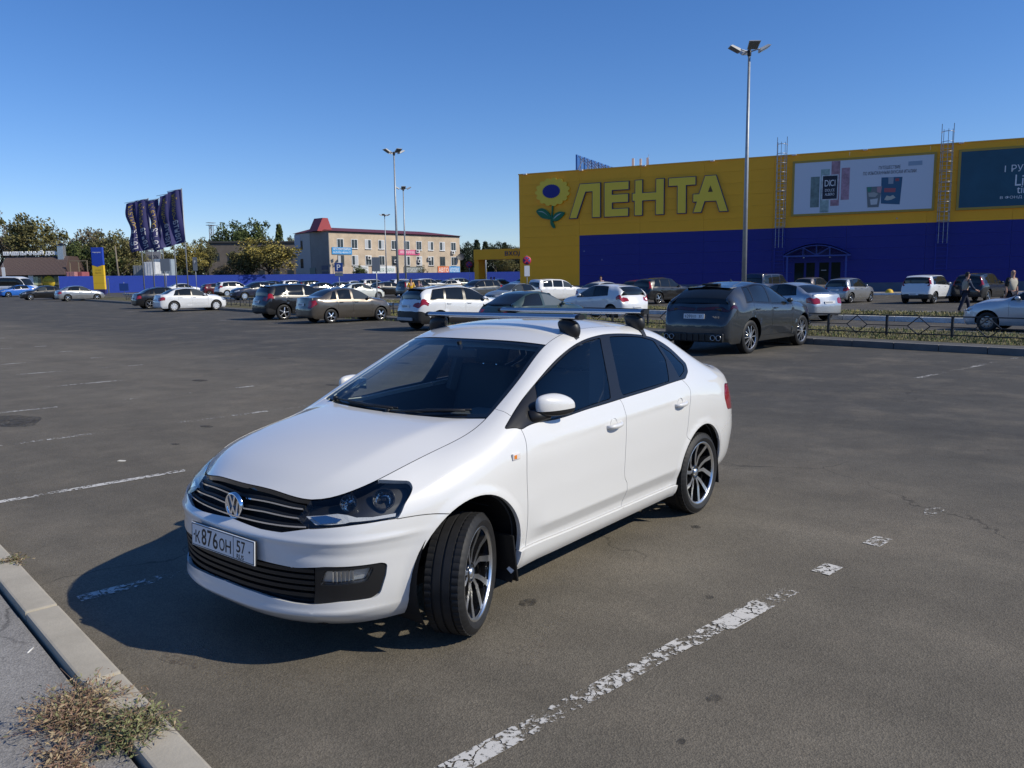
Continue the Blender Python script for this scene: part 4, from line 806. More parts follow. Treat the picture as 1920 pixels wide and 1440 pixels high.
# panel joints and lamp outlines on the shell (its own surface parameters)
UVD = {
  'bump_seam': [(0.888,0.601),(0.973,0.577),(1.054,0.548),(1.143,0.509)],
  'apillar_seam': [(1.705,0.950),(1.705,0.935),(1.719,0.869)],
  'door1': [(1.729,0.697),(1.735,0.633),(1.713,0.510),(1.738,0.210),(1.749,0.117)],
  'door2': [(2.731,0.688),(2.753,0.631),(2.735,0.334),(2.775,0.252),(2.772,0.128)],
  'door3': [(3.601,0.687),(3.668,0.631),(3.621,0.545),(3.599,0.462),(3.557,0.367)],
  'sill': [(1.681,0.140),(2.360,0.122),(3.518,0.108)],
  'headlight': [(0.414,0.751),(0.501,0.620),(0.574,0.629),(0.695,0.642),(0.818,0.633),(0.888,0.608),(0.918,0.741),(0.973,0.856),(0.966,0.888),(0.895,0.917),(0.790,0.942),(0.607,0.986),(0.447,0.976)],
  'grille_bot': [(0.013,0.613),(0.237,0.559),(0.368,0.555),(0.501,0.622)],
  'intake': [(0.256,0.326),(0.449,0.317),(0.584,0.332),(0.826,0.325),(0.849,0.311),(0.842,0.254),(0.813,0.165),(0.783,0.146),(0.643,0.148),(0.509,0.134),(0.436,0.135),(0.223,0.150),(0.009,0.153)],
  'dlo': [(1.627,0.829),(1.845,0.861),(2.159,0.875),(2.457,0.877),(2.670,0.880),(2.829,0.883),(2.914,0.883),(3.316,0.876),(3.518,0.865),(3.686,0.832),(3.801,0.767),(3.758,0.722),(3.656,0.689),(3.145,0.685),(2.729,0.686),(2.278,0.688),(1.731,0.692)],
  'glassF': [(2.007,0.866),(2.167,0.864),(2.447,0.868),(2.654,0.868),(2.799,0.868),(2.644,0.699),(2.287,0.697),(1.870,0.692)],
  'glassR': [(2.912,0.866),(3.300,0.864),(3.468,0.854),(3.513,0.784),(3.409,0.696),(2.784,0.697),(2.787,0.723)],
  'glassQ': [(3.515,0.840),(3.647,0.813),(3.739,0.757),(3.700,0.726),(3.576,0.700),(3.576,0.761)],
  'fog': [(0.558,0.232),(0.579,0.306),(0.794,0.304),(0.764,0.237),(0.651,0.231)],
  'bar1': [(0.081,0.853),(0.267,0.865),(0.422,0.880)],
  'bar2': [(0.084,0.732),(0.269,0.753),(0.420,0.759)],
  'bar3': [(0.060,0.643),(0.290,0.643),(0.479,0.653)],
  'refl1': [(0.826,0.863)],
  'refl2': [(0.637,0.908)],
  'drl_top': [(0.444,0.827),(0.522,0.839),(0.598,0.833),(0.647,0.790),(0.698,0.737),(0.776,0.711),(0.886,0.689)],
  'drl_bot': [(0.518,0.690),(0.592,0.682),(0.650,0.682),(0.674,0.693),(0.717,0.685),(0.788,0.671),(0.882,0.644)],
  'ind': [(0.477,0.795),(0.552,0.808),(0.634,0.731),(0.618,0.702),(0.542,0.696)],
}
# ------------------------------------------------------------- wheels
def tyre_mesh(Rr, rim, w, detail=True, n=216):
    """axis along y, outer side +y"""
    h = w/2; lug = .008
    prof = [(rim-.012, -h*.80), (rim+.004, -h*.92), (rim+(Rr-rim)*.45, -h), (Rr-.020, -h*.93), (Rr-.006, -h*.80)]
    ribs = [(-.80, -.50), (-.40, -.06), (.06, .40), (.50, .80)] if detail else [(-.78, .78)]
    for i, (a, b) in enumerate(ribs):
        if i: prof += [(Rr-lug, a*h-.0005)]
        prof += [(Rr-.0005, a*h), (Rr-.0005, b*h)]
        if i < len(ribs)-1: prof += [(Rr-lug, b*h+.0005)]
    prof += [(Rr-.006, h*.80), (Rr-.020, h*.93), (rim+(Rr-rim)*.45, h), (rim+.004, h*.92), (rim-.012, h*.80)]
    m = MB(); m.lathe(prof, n, axis='Y'); k = len(prof)
    if detail:                                          # cross grooves in the shoulders
        V = [list(v) for v in m.V]
        for s in range(n):
            for i, (r, y) in enumerate(prof):
                if r > Rr-.007 and s % 4 == 0 and (abs(y) > .48*h):
                    f = (r-.0045)/r; V[s*k+i][0] *= f; V[s*k+i][2] *= f
        m.V = [tuple(v) for v in V]
    me = m.mesh('tyre', RUB); me.set_sharp_from_angle(angle=R(32)); return me
def hero_wheel_parts(Rr=.298):
    rim = .2300; w = .205
    ty = tyre_mesh(Rr, rim, w)
    b = MB(); b.cur = 0                                  # barrel and lip
    b.lathe([(rim-.018, -.085), (rim-.004, -.098), (rim-.014, -.085), (rim-.020, .03), (rim-.014, .072)], 64, axis='Y')
    b.lathe([(.060, .020), (.058, .046), (.048, .052), (.034, .053), (.031, .047), (0.0001, .047)], 32, axis='Y')
    b.cur = 1; b.lathe([(rim-.015, .078), (rim-.012, .089), (rim-.002, .094), (rim+.005, .090), (rim+.005, .075)], 72, axis='Y')
    me_rim = b.mesh('rim', [GBLK, SILV])
    def spoke(pts, wd):
        s = MB(); n = len(pts); top = []; bot = []
        for i, (r, ang, y) in enumerate(pts):
            a = R(ang); wi = wd[i]/2; c, q = math.cos(a), math.sin(a); tx, tz = -q, c
            top.append([(r*c-tx*wi, y, r*q-tz*wi), (r*c+tx*wi, y, r*q+tz*wi)])
            bot.append([(r*c-tx*wi*1.5, y-.034, r*q-tz*wi*1.5), (r*c+tx*wi*1.5, y-.034, r*q+tz*wi*1.5)])
        for i in range(n-1):
            a0, a1, b0, b1 = top[i][0], top[i][1], top[i+1][0], top[i+1][1]; c0, c1, d0, d1 = bot[i][0], bot[i][1], bot[i+1][0], bot[i+1][1]
            s.cur = 1; s.add([a0, a1, b1, b0], [(0, 1, 2, 3)][::1]); s.cur = 0
            s.add([a1, b1, d1, c1], [(3, 2, 1, 0)]); s.add([a0, b0, d0, c0], [(0, 1, 2, 3)])
        me = s.mesh('spoke', [GBLK, SILV]); clean_mesh(me); return me
    sA = spoke([(.050, -6, .050), (.100, -15, .056), (.150, -14, .062), (rim-.010, -11, .080)], [.021, .025, .025, .034])
    sB = spoke([(.050, 10, .050), (.095, 10, .055), (.120, 12, .058), (rim-.010, 27, .080)], [.020, .021, .031, .034])
    hub = MB(); hub.lathe([(.028, .045), (.028, .054), (.024, .058), (0.0001, .060)], 24, axis='Y')
    lug = MB()
    lug.lathe([(.008, .02), (.008, .044), (.0001, .046)], 8, Matrix.Translation((.05*math.cos(R(38)), 0, .05*math.sin(R(38)))), 'Y')
    dsc = MB(); dsc.lathe([(.07, -.03), (.14, -.03), (.14, -.052), (.07, -.052)], 36, axis='Y', closed=True)
    return ty, me_rim, sA, sB, hub.mesh('hub_cap', SILV), lug.mesh('wheel_nut', CHR), dsc.mesh('brake_disc', DISC)
HW = hero_wheel_parts()
def hero_wheel(parent, loc, steer=0.0, roll=0.0, right=False):
    wobj = link(bpy.data.objects.new('wheel', None), parent); wobj.location = loc; wobj.empty_display_size = .1
    wobj.rotation_euler = Matrix.Rotation(steer+(math.pi if right else 0), 3, 'Z').to_euler()
    ty, rm, sA, sB, hub, lug, dsc = HW
    for nm, me in (('tyre', ty), ('rim', rm), ('hub_cap', hub), ('brake_disc', dsc)): add_obj(nm, me, wobj, rot=(0, -roll, 0))
    for k in range(5):
        for nm, me in (('spoke', sA), ('spoke', sB), ('wheel_nut', lug)): add_obj(nm, me, wobj, rot=(0, -(R(72*k)+roll), 0))
    return wobj

# ------------------------------------------------------------- body shell of the white saloon
AF, RF = (.005, .342), .36          # front arch centre and radius in side view
AR_, RR_ = (-2.515, .320), .352
def hero_post(p):
    p = p.copy(); x, y, z = p[:, 0], p[:, 1], p[:, 2]; s = np.clip((y-.55)/.2, 0, 1)
    for (cx, cz), r in ((AF, RF), (AR_, RR_)):
        d = np.hypot(x-cx, z-cz)-r; k = np.clip(1-d/.055, 0, 1); p[:, 1] += s*.010*k*k*(3-2*k)*np.clip((z-.1)/.2, 0, 1)
    dx = np.clip((-.42-x)/.15, 0, 1)*np.clip((x+2.25)/.15, 0, 1)
    zc = .425+.012*(x+.4)                                # lower door crease: flares out to a sharp edge, then tucks in
    up_ = np.clip((zc+.17-z)/.17, 0, 1); lo = np.clip((zc-z)/.07, 0, 1); p[:, 1] += s*dx*np.where(z > zc, .013*up_**2.2, .013-.020*lo)
    p[:, 1] += s*dx*.004*np.exp(-((z-(.872-.018*(x+.4)))/.022)**2)
    f = np.clip((x-.25)/.2, 0, 1)*np.clip((y*0+z-.3)/.1, 0, 1)
    p[:, 0] += f*.007*np.exp(-((z-.606)/.016)**2); p[:, 1] += f*np.clip((y-.45)/.2, 0, 1)*.005*np.exp(-((z-.606)/.016)**2)
    p[:, 0] -= f*.006*np.exp(-((z-.545)/.022)**2)*np.clip((y-.35)/.2, 0, 1)
    p[:, 0] += f*0+np.clip((x-.3)/.2, 0, 1)*.010*np.exp(-((z-.275)/.016)**2)
    return p
HS = Shell(hero_net(), hero_post)
def circ(c, r, a0, a1, n): return [(c[0]+r*math.cos(R(a)), c[1]+r*math.sin(R(a))) for a in np.linspace(a0, a1, n)]
archF = HS.side(circ(AF, RF, -25, 205, 40)); archR = HS.side(circ(AR_, RR_, -20, 200, 40))
archF = np.vstack([[archF[0][0], -.01], archF, [archF[-1][0], -.01]]); archR = np.vstack([[archR[0][0], -.01], archR, [archR[-1][0], -.01]])
U_ = {k: np.array(v) for k, v in UVD.items()}
def fine_poly(P, r, n=3, step=.02): return resample(round_poly(P, r, n), step, True)
h_head = fine_poly(np.vstack([U_['headlight'][:10], [U_['headlight'][10]+[0,.02], U_['headlight'][11]+[0,.03], U_['headlight'][12]+[0,.03]]]), .016)
h_dlo = round_poly(np.vstack([smooth_line(U_['dlo'][:11], 3), U_['dlo'][11:]]), .02, 2)
h_gF = round_poly(U_['glassF'], .012, 2); h_gR = round_poly(U_['glassR'], .012, 2); h_gQ = round_poly(U_['glassQ'], .012, 2)
h_int = round_poly(np.vstack([[(-.02, U_['intake'][0][1]-.008)], U_['intake'][:-1], [(-.02, U_['intake'][-1][1])]]), .015, 3)
h_fog = round_poly(U_['fog'], .012, 3)
sideq = lambda *p: HS.side(list(p)); rearq = lambda *p: HS.rear(list(p))
tl = np.vstack([sideq((-2.95,.815),(-3.0,.712)), rearq((.62,.685),(.40,.70),(.40,.845),(.60,.895)), sideq((-3.05,.905))]); tl = round_poly(tl, .03, 3)
rb = np.vstack([sideq((-2.78,.50)), sideq((-2.93,.585),(-3.10,.635)), rearq((.66,.655),(.45,.64),(.2,.64)), [[HS.U+.01, float(rearq((0.02,.64))[0][1])]]])
q_ = U_['bump_seam']; d1_, d2_, d3_, sl_0 = U_['door1'], U_['door2'], U_['door3'], U_['sill']; gb = U_['grille_bot']
lines = [np.vstack([[q_[0]+[-.004,.014]], smooth_line(np.vstack([q_, [q_[-1]+[.06,-.04]]]), 3)]),
         np.array([(U_['apillar_seam'][0][0], .99), U_['apillar_seam'][1], U_['apillar_seam'][2]+[.006,-.06]]),
         smooth_line(np.vstack([d1_[:1]+[0,.01], d1_, [(d1_[-1][0], d1_[-1][1]-.03)]]), 5),
         smooth_line(np.vstack([d2_[:1]+[0,.01], d2_[:3], d2_[3:], [(d2_[-1][0], d2_[-1][1]-.03)]]), 5),
         smooth_line(np.vstack([d3_[:1]+[0,.01], d3_[:4], [d3_[3]+[-.01,-.06], d3_[3]+[.08,-.12]]]), 5),
         smooth_line(np.vstack([[sl_0[0]+[-.08,.0]], sl_0, [sl_0[-1]+[.1,0]]]), 4),
         np.vstack([[(-.02, gb[0][1])], gb[1:]+[[0,0],[0,0],[0,.006]]]),
         np.array([(.536,.40),(.528,.10)]), rb, archF, archR]
tc = lambda L: tuple(np.mean(L, 0))
seeds = [('front_bumper', (.30,.45)), ('front_bumper', (.95,.30)), ('fender', (1.25,.75)), ('front_door', (2.2,.4)), ('rear_door', (3.1,.4)), ('sill', (2.4,.05)),
         ('quarter_panel', (3.95,.6)), ('rear_bumper', (4.9,.2)), ('headlight', tuple(np.mean(U_['headlight'], 0))), ('grille', (.2,.8)), ('intake', (.2,.24)), ('fog_surround', tuple(U_['intake'][4]+[-.015,-.01])), ('fog_lamp', tc(U_['fog'])),
         ('window_trim', tuple(U_['dlo'][0]*.5+U_['dlo'][1]*.25+U_['dlo'][-1]*.25)), ('glassF', tc(U_['glassF'])), ('glassR', tc(U_['glassR'])), ('glassQ', tc(U_['glassQ'])), ('tail_light', tc(tl))]
HP = cut_shell(HS, lines, [h_head, h_dlo, h_gF, h_gR, h_gQ, h_int, h_fog, tl], seeds, step=.020, estep=.015, gap=.0022, fine=(1.05, .014))

def hz(p, q, t): return p+(q-p)*t
hood_c = smooth_line([(.722,.793),(.60,.862),(.45,.915),(.25,.960),(0,.992),(-.20,1.006)], 8)          # x, z on the centre line
_u = np.linspace(.40, 4.9, 1200); _r = HS.P(_u, _u*0+HS.Vm)
def ring(x0, x1, n=40, dy=.003):
    q = np.interp(-np.linspace(x0, x1, n), -_r[:, 0], _u); p = HS.P(q, q*0+HS.Vm); p[:, 1] -= dy; return p
hood_e = ring(.652, -.300, 60); ws_e = ring(-.318, -.985, 30, .002); rf_e = ring(-.99, -2.45, 40, .002); rw_e = ring(-2.456, -2.95, 20, .002); td_e = ring(-2.96, -3.385, 20)
ws_c = smooth_line([(-.215,1.000),(-.45,1.157),(-.67,1.278),(-.885,1.372)], 5)
rf_c = smooth_line([(-.885,1.374),(-1.05,1.425),(-1.36,1.461),(-1.70,1.464),(-2.0,1.444),(-2.30,1.402),(-2.42,1.375)], 5)
rw_c = smooth_line([(-2.42,1.373),(-2.60,1.29),(-2.80,1.18),(-2.95,1.098)], 4)
td_c = smooth_line([(-2.965,1.094),(-3.15,1.075),(-3.35,1.058),(-3.43,1.036),(-3.445,1.010)], 4)
def strip(cl, el, prof, nt=24, px=2.0):
    n = 40; ci = np.linspace(0, len(cl)-1, n); ei = np.linspace(0, len(el)-1, n)
    c = np.stack([np.interp(ci, np.arange(len(cl)), cl[:, k]) for k in (0, 1)], 1); e = np.stack([np.interp(ei, np.arange(len(el)), el[:, k]) for k in (0, 1, 2)], 1)
    t = np.linspace(-1, 1, 2*nt+1); a = abs(t); f = prof(a); G = np.zeros((n, len(t), 3))
    G[..., 0] = c[:, None, 0]+(e[:, None, 0]-c[:, None, 0])*a[None]**px; G[..., 1] = e[:, None, 1]*t[None]; G[..., 2] = c[:, None, 1]+(e[:, None, 2]-c[:, None, 1])*f[None]
    return G
def hood_prof(a):
    k = .010; sp = lambda q: k*np.log1p(np.exp(np.clip((q-.74)/k, -40, 40)))
    return .12*a*a + .88*sp(a)/sp(np.array(1.0))

def hood_grid():
    G = strip(hood_c, hood_e, hood_prof); n = G.shape[0]; uu = np.linspace(0, .62, 200); rp = HS.P(uu, uu*0+HS.Vm); y = np.clip(abs(G[0, :, 1]), 0, rp[:, 1].max())
    tgt = np.stack([np.interp(y, rp[:, 1], rp[:, 0])-.004, G[0, :, 1], np.interp(y, rp[:, 1], rp[:, 2])+.002], 1); d = tgt-G[0]
    f = np.clip(1-np.arange(n)/(n*.45), 0, 1)**2; return G+d[None]*f[:, None, None]
def build_hero():
    t = thing('parked_car', 'white four-door saloon with roof bars parked across faded white bay lines', 'car')
    sides = ((0, 'left'), (1, 'right'))
    fb = panel_obj('front_bumper', HP['front_bumper'], PW, t, .02, 2)
    panel_obj('rear_bumper', HP['rear_bumper'], PW, t, .015, 2)
    for mi, _ in sides:
        sg = 1 if mi == 0 else -1
        panel_obj('fender', HP['fender'], PW, t, .025, mi); panel_obj('sill', HP['sill'], PW, t, .035, mi, -.016); panel_obj('quarter_panel', HP['quarter_panel'], PW, t, .02, mi)
        d1 = panel_obj('front_door', HP['front_door'], PW, t, .02, mi); d2 = panel_obj('rear_door', HP['rear_door'], PW, t, .02, mi)
        panel_obj('window_trim', HP['window_trim'], TRIM, t, .01, mi)
        panel_obj('door_window', HP['glassF'], GL_F, d1, 0, mi, .003); panel_obj('door_window', HP['glassR'], GL_R, d2, 0, mi, .003); panel_obj('quarter_window', HP['glassQ'], GL_R, t, 0, mi, .003)
        tlo = panel_obj('tail_light', HP['tail_light'], RED, t, .01, mi)
        # headlight: dark bucket, bowls, light strip, lens
        hl = panel_obj('headlight', HP['headlight'], BLK, t, .0, mi, .055)
        panel_obj('lens', HP['headlight'], GL_L, hl, .03, mi, .001)
        def onp(u, v, ins):
            p = HS.P([u], [v])[0]-HS.normal([u], [v])[0]*ins; return Vector((p[0], p[1]*sg, p[2]))
        for ((u, v), r, ins) in ((U_['refl1'][0], .047, .034), (U_['refl2'][0], .037, .030)):
            c = onp(u, v, ins); nn_ = HS.normal([u], [v])[0]; ax = (Vector((.80, .45*sg, .05))*.6+Vector((nn_[0], nn_[1]*sg, nn_[2]))*.6).normalized(); M = ax.to_track_quat('Z', 'Y').to_matrix().to_4x4(); M.translation = c
            b = MB(); b.lathe([(r, .012), (r*.95, .004), (r*.82, -.010), (r*.62, -.022), (r*.40, -.030), (.012, -.034), (.0001, -.034)], 14, M); ro_ = b.build('reflector', mat('lamp_reflector', (.66,.67,.68), .10, metal=1), hl); ro_.data.shade_flat()
            b = MB(); b.bbox(None, (r*.42, r*.30, .020), .004, M=M @ Matrix.Translation((0, 0, -.006))); b.build('bulb_shield', TRIM, hl)
            pass
            b = MB(); b.lathe([(r*1.10, .012), (r*1.02, .014), (r*1.0, .006)], 28, M); b.build('bezel', TRIM, hl)
        b = MB(); lowp, lowd = U_['drl_top'], U_['drl_bot']; V = [onp(u, v, .020) for u, v in lowp]+[onp(u, v, .010) for u, v in lowd]+[onp(u, v, .05) for u, v in lowp]; n = len(lowp)
        b.add(V, [(i, i+1, n+i+1, n+i) for i in range(n-1)]+[(i, i+1, 2*n+i+1, 2*n+i) for i in range(n-1)]); b.build('light_strip', mat('lamp_grey', (.50,.50,.50), .4, bump=(160, .6, .004)), hl)
        b = MB(); pts = U_['ind']; b.add([onp(u, v, .006) for u, v in pts]+[onp(u, v, .022) for u, v in pts], [(0,1,2,3,4),(0,1,6,5),(1,2,7,6),(2,3,8,7),(3,4,9,8),(4,0,5,9)]); b.build('indicator', mat('lamp_reflector'), hl)
        # fog lamp
        fs = panel_obj('fog_surround', HP['fog_surround'], BLK, t, .03, mi, .006)
        fo = panel_obj('fog_lamp', HP['fog_lamp'], mat('fog_reflector', (.55,.56,.57), .35, metal=.6), t, .0, mi, .035); panel_obj('lens', HP['fog_lamp'], GL_L, fo, .02, mi, .010)
        for k in range(6):
            u = .612+.018*k; b = MB(); b.add([onp(u, .245, .012), onp(u+.004, .245, .012), onp(u+.004, .30, .014), onp(u, .30, .014), onp(u, .245, .034), onp(u+.004, .245, .034), onp(u+.004, .30, .034), onp(u, .30, .034)], [(0,1,2,3),(0,4,5,1),(3,2,6,7),(0,3,7,4),(1,5,6,2)]); b.build('fin', CHR, fo)
        # handles
        for d, (x, z) in ((d1, (-1.276, .853)), (d2, (-2.155, .866))):
            p = HS.P(*np.array(HS.side([(x, z)])).T)[0]; y = p[1]
            b = MB(); n = 13
            for i in range(n):
                q = i/(n-1); 
            pts = [(x+.088-.176*i/(n-1), (y+.004+.026*math.sin(math.pi*min(1, max(0, (i/(n-1))*1.15)))**.5)*sg if 0 < i < n-1 else (y-.006)*sg, z+.004*i/(n-1)) for i in range(n)]
            b.tube(pts, [.011+.005*math.sin(math.pi*i/(n-1)) for i in range(n)], 10); b.build('door_handle', PW, d)
            b = MB(); Mc = Matrix.Translation((x+.012, (y+.0005)*sg, z+.004)) @ Matrix.Rotation(R(-90*sg), 4, 'X')
            b.lathe([(.0001, -.018), (.022, -.016), (.034, -.008), (.0405, .0006)], 24, Mc); b.build('handle_cup', PW, d)
        # side indicator
        p = HS.P(*np.array(HS.side([(-.316,.837)])).T)[0]; b = MB()
        b.bbox((-.316, (p[1]+.002)*sg, .837), (.062, .012, .034), .005); mk = b.build('side_indicator', mat('clear_indicator', (.75,.70,.68), .1, coat=1), t)
        b = MB(); b.bbox((-.305, (p[1]+.0075)*sg, .836), (.022, .004, .020), .0015); b.build('bulb', AMB, mk)
        # mirror
        def sect(y, cx, cz, hx, hz_, e=3.1, n=20):
            o = []
            for k in range(n):
                a = 2*math.pi*k/n; c, s = math.cos(a), math.sin(a); o.append((cx+hx*abs(c)**(2/e)*(1 if c > 0 else -.62)*(1 if c else 1), y*sg, cz+hz_*abs(s)**(2/e)*(1 if s > 0 else -1)))
            return o
        ss = [sect(.776,-.625,1.062,.040,.034), sect(.786,-.630,1.062,.080,.050), sect(.808,-.650,1.062,.108,.060), sect(.838,-.682,1.056,.116,.060), sect(.866,-.718,1.047,.100,.051), sect(.884,-.750,1.039,.066,.037), sect(.890,-.767,1.035,.028,.018)]
        zc = 1.029
        V = [Vector(p) for s_ in ss for p in s_]; n = 20; F = [(i*n+k, i*n+(k+1) % n, (i+1)*n+(k+1) % n, (i+1)*n+k) for i in range(len(ss)-1) for k in range(n)]+[tuple(range(n-1,-1,-1)), tuple((len(ss)-1)*n+k for k in range(n))]
        me = sub_surf(V, F, 1, 'mirror'); bm = bmesh.new(); bm.from_mesh(me); up = bm.copy()
        for which, bb, nm, mm in ((1, up, 'mirror_cap', PW), (-1, bm, 'mirror_base', BLK)):
            bmesh.ops.bisect_plane(bb, geom=bb.verts[:]+bb.edges[:]+bb.faces[:], plane_co=(0,0,zc-.002*which*-1), plane_no=(0,0,-which), clear_outer=True)
            bmesh.ops.holes_fill(bb, edges=[e for e in bb.edges if e.is_boundary], sides=0); bmesh.ops.recalc_face_normals(bb, faces=bb.faces)
            if which == -1: bmesh.ops.scale(bb, vec=(.985,.993,1), space=Matrix.Translation((.69,-.83*sg,0)), verts=bb.verts)
            q = bpy.data.meshes.new(nm); bb.to_mesh(q); bb.free(); q.materials.append(mm); q.shade_smooth(); q.set_sharp_from_angle(angle=R(50))
            if which == 1: cap = q
            else: base = q
        mo = add_obj('side_mirror', cap, t); add_obj('mirror_base', base, mo)
        b = MB(); b.tube([(-.52,.765*sg,1.000),(-.58,.785*sg,1.003),(-.64,.815*sg,1.010)], [.038,.038,.030], 12); b.build('mirror_arm', BLK, mo)
        b = MB(); b.bbox((-.760, .832*sg, 1.050), (.004, .09, .075), .0015); b.build('mirror_glass', MIRG, mo)
        # wheel house, mud flap
        for (cx, cz), r in ((AF, RF), (AR_, RR_)):
            b = MB(); pr = [(cx+(r+.012)*math.cos(R(a)), cz+(r+.012)*math.sin(R(a))) for a in range(-30, 211, 8)]
            V = [(x, .80*sg, z) for x, z in pr]+[(x, .42*sg, z) for x, z in pr]; n = len(pr)
            b.add(V, [(i, i+1, n+i+1, n+i) for i in range(n-1)]+[tuple(range(n, 2*n))]); b.build('wheel_arch_liner', DARK, t)
        for x0 in (-.335, -2.86):
            b = MB(); M = Matrix.Translation((x0, .715*sg, .285)) @ Matrix.Rotation(R(8), 4, 'Y'); b.bbox(None, (.012, .20, .26), .005, M=M); b.build('mud_flap', BLK, t)
    # inner dark shell so that no light shows through the joints
    inner = cut_shell(HS, [archF, archR], [h_dlo], [('a', (.3,.5)), ('a', (2.4,.4)), ('a', (4.6,.5))], step=.1, estep=.05, gap=0)
    panel_obj('inner_panel', inner['a'], GREYP, t, 0, 2, .06)
    # top panels
    grid_obj('hood', hood_grid(), PW, t, .02, True)
    ws = grid_obj('windscreen', strip(ws_c, ws_e, lambda a: a**2.4), GL_W, t, 0, True)
    rfG = strip(rf_c, rf_e, lambda a: a**3.0); grid_obj('roof', rfG, PW, t, .02, True)
    grid_obj('rear_window', strip(rw_c, rw_e, lambda a: a**2.4), GL_R, t, 0, True); grid_obj('trunk_lid', strip(td_c, td_e, lambda a: a**3), PW, t, .015, True)
    # black border printed round the windscreen edge, cowl and wipers
    G = strip(ws_c, ws_e, lambda a: a**2.4); up = np.array([.45, 0, .9]); up /= np.linalg.norm(up); n0, n1 = G.shape[:2]
    b = MB()
    def ribbon(P, Q): k = len(P); b.add([Vector(p-up*.004) for p in P]+[Vector(q-up*.004) for q in Q], [(i, i+1, k+i+1, k+i) for i in range(k-1)])
    ribbon(G[-1], G[-1]+(G[-3]-G[-1])*.8); ribbon(G[0], G[2])
    for sgn in (0, -1): ribbon(G[:, sgn], G[:, sgn]+(G[:, (1 if sgn == 0 else -2)]-G[:, sgn])*.9)
    b.build('windscreen_border', TRIM, ws)
    He = strip(hood_c, hood_e, hood_prof); b = MB(); P = He[-1]-np.array([0,0,.012]); Q = G[0]-np.array([0,0,.020]); k = len(P)
    b.add([Vector(p) for p in P]+[Vector(q) for q in Q], [(i, i+1, k+i+1, k+i) for i in range(k-1)]); b.build('cowl', BLK, t)
    def wsp(tt, s, off=.008):
        i = s*(n0-1); i0 = int(i); f = i-i0; j = (tt+1)/2*(n1-1); j0 = int(j); g = j-j0; i1, j1 = min(i0+1, n0-1), min(j0+1, n1-1)
        p = (G[i0, j0]*(1-f)+G[i1, j0]*f)*(1-g)+(G[i0, j1]*(1-f)+G[i1, j1]*f)*g; return Vector(p+up*off)
    for (t0, s0, t1, s1) in ((-.82,.015,.05,.03), (.02,.0,.78,.05)):
        b = MB(); b.tube([wsp(t0, s0, .012), wsp(t0*.7+t1*.3, s0+.012, .02), wsp(t0*.3+t1*.7, s1, .018), wsp(t1, s1+.01, .014)], .007, 6); wi = b.build('wiper', BLK, t)
        b = MB(); b.tube([wsp(t0*.75+t1*.25, s0+.02, .008), wsp((t0+t1)/2, s1+.022, .008), wsp(t1+.04, s1+.03, .008)], .006, 6); b.build('blade', TRIM, wi)
        b = MB(); b.lathe([(.016,-.01),(.016,.012),(.0001,.018)], 12, Matrix.Translation(wsp(t0, s0, .008))); b.build('pivot', BLK, wi)
    # grille
    gr = panel_obj('grille', HP['grille'], DARK, t, 0.0, 2, .05)
    def bar_along(vs, u1, half, ins, dep, m, nm, par, u0=0.0):
        us = np.linspace(-u1, u1, 41); vv = np.interp(abs(us), np.linspace(0, u1, len(vs)), vs); p = HS.P(abs(us), vv); q = HS.normal(abs(us), vv); sg = np.sign(us); p[:, 1] *= sg; q[:, 1] *= sg
        b = MB(); V = []
        for a, nn in zip(p, q):
            o = np.array([0, 0, half]); V += [a-nn*ins+o, a-nn*ins-o, a-nn*(ins+dep)-o, a-nn*(ins+dep)+o]
        b.add([Vector(v) for v in V], [(i*4+k, i*4+(k+1) % 4, i*4+4+(k+1) % 4, i*4+4+k) for i in range(40) for k in range(4)]+[(0,1,2,3),(163,162,161,160)])
        return b.build(nm, m, par)
    bar_along([.945,.945,.945], .445, .010, .010, .04, GBLK, 'slat', gr)
    for nm_, hw_ in (('bar1', .0035), ('bar2', .0035), ('bar3', .0035)):
        q = U_[nm_]; vs = [q[0][1]-.004, q[1][1], q[2][1]]; u1 = q[2][0]
        bar_along([v+.020 for v in vs], u1, .012, .016, .04, BLK, 'slat', gr); bar_along(vs, u1, hw_, .004, .012, CHR, 'slat', gr)
    # emblem
    nrm = Vector(HS.normal([0.0], [.735])[0]); ctr = Vector(HS.P([0.0], [.735])[0]); ME = frame(ctr+nrm*.006, Vector((0,1,0)), Vector((0,0,1)))
    b = MB(); r = .061; b.lathe([(r-.010,-.012),(r-.008,.004),(r-.003,.008),(r+.002,.004),(r+.003,-.012)], 48, ME); em = b.build('emblem', CHR, gr)
    b = MB(); b.lathe([(r-.006,-.004),(.0001,-.004)], 36, ME); b.build('backing', GBLK, em)
    def stroke(pts, wd):
        L = [(Vector(p)*.056) for p in pts]; b = MB()
        for i in range(len(L)-1):
            p, q = L[i], L[i+1]; d = (q-p).normalized(); nx = Vector((-d.y, d.x))*wd; e = d*wd*.35
            b.prism([(p-nx-e)[:], (p+nx-e)[:], (q+nx+e)[:], (q-nx+e)[:]], -.004, .005+.0003*i, ME)
        return b.build('letter', CHR, em)
    stroke([(-.38,.92), (-.02,.10), (.02,.10), (.38,.92)], .0055); stroke([(-.80,.55), (-.36,-.86), (-.02,-.12), (.02,-.12), (.36,-.86), (.80,.55)], .0055)
    # lower intake
    it = panel_obj('intake_grille', HP['intake'], DARK, t, .0, 2, .06)
    for v in (.172, .205, .238, .271, .304): bar_along([v, v, v], .53, .0085, .008, .04, BLK, 'slat', it)
    # number plate
    Mp = frame(Vector((.841, 0, .532)), Vector((0,1,0)), Vector((-.06,0,1)))
    b = MB(); b.bbox(None, (.525, .117, .010), .004, M=Mp @ Matrix.Translation((0,0,-.004))); pf = b.build('number_plate', BLK, t)
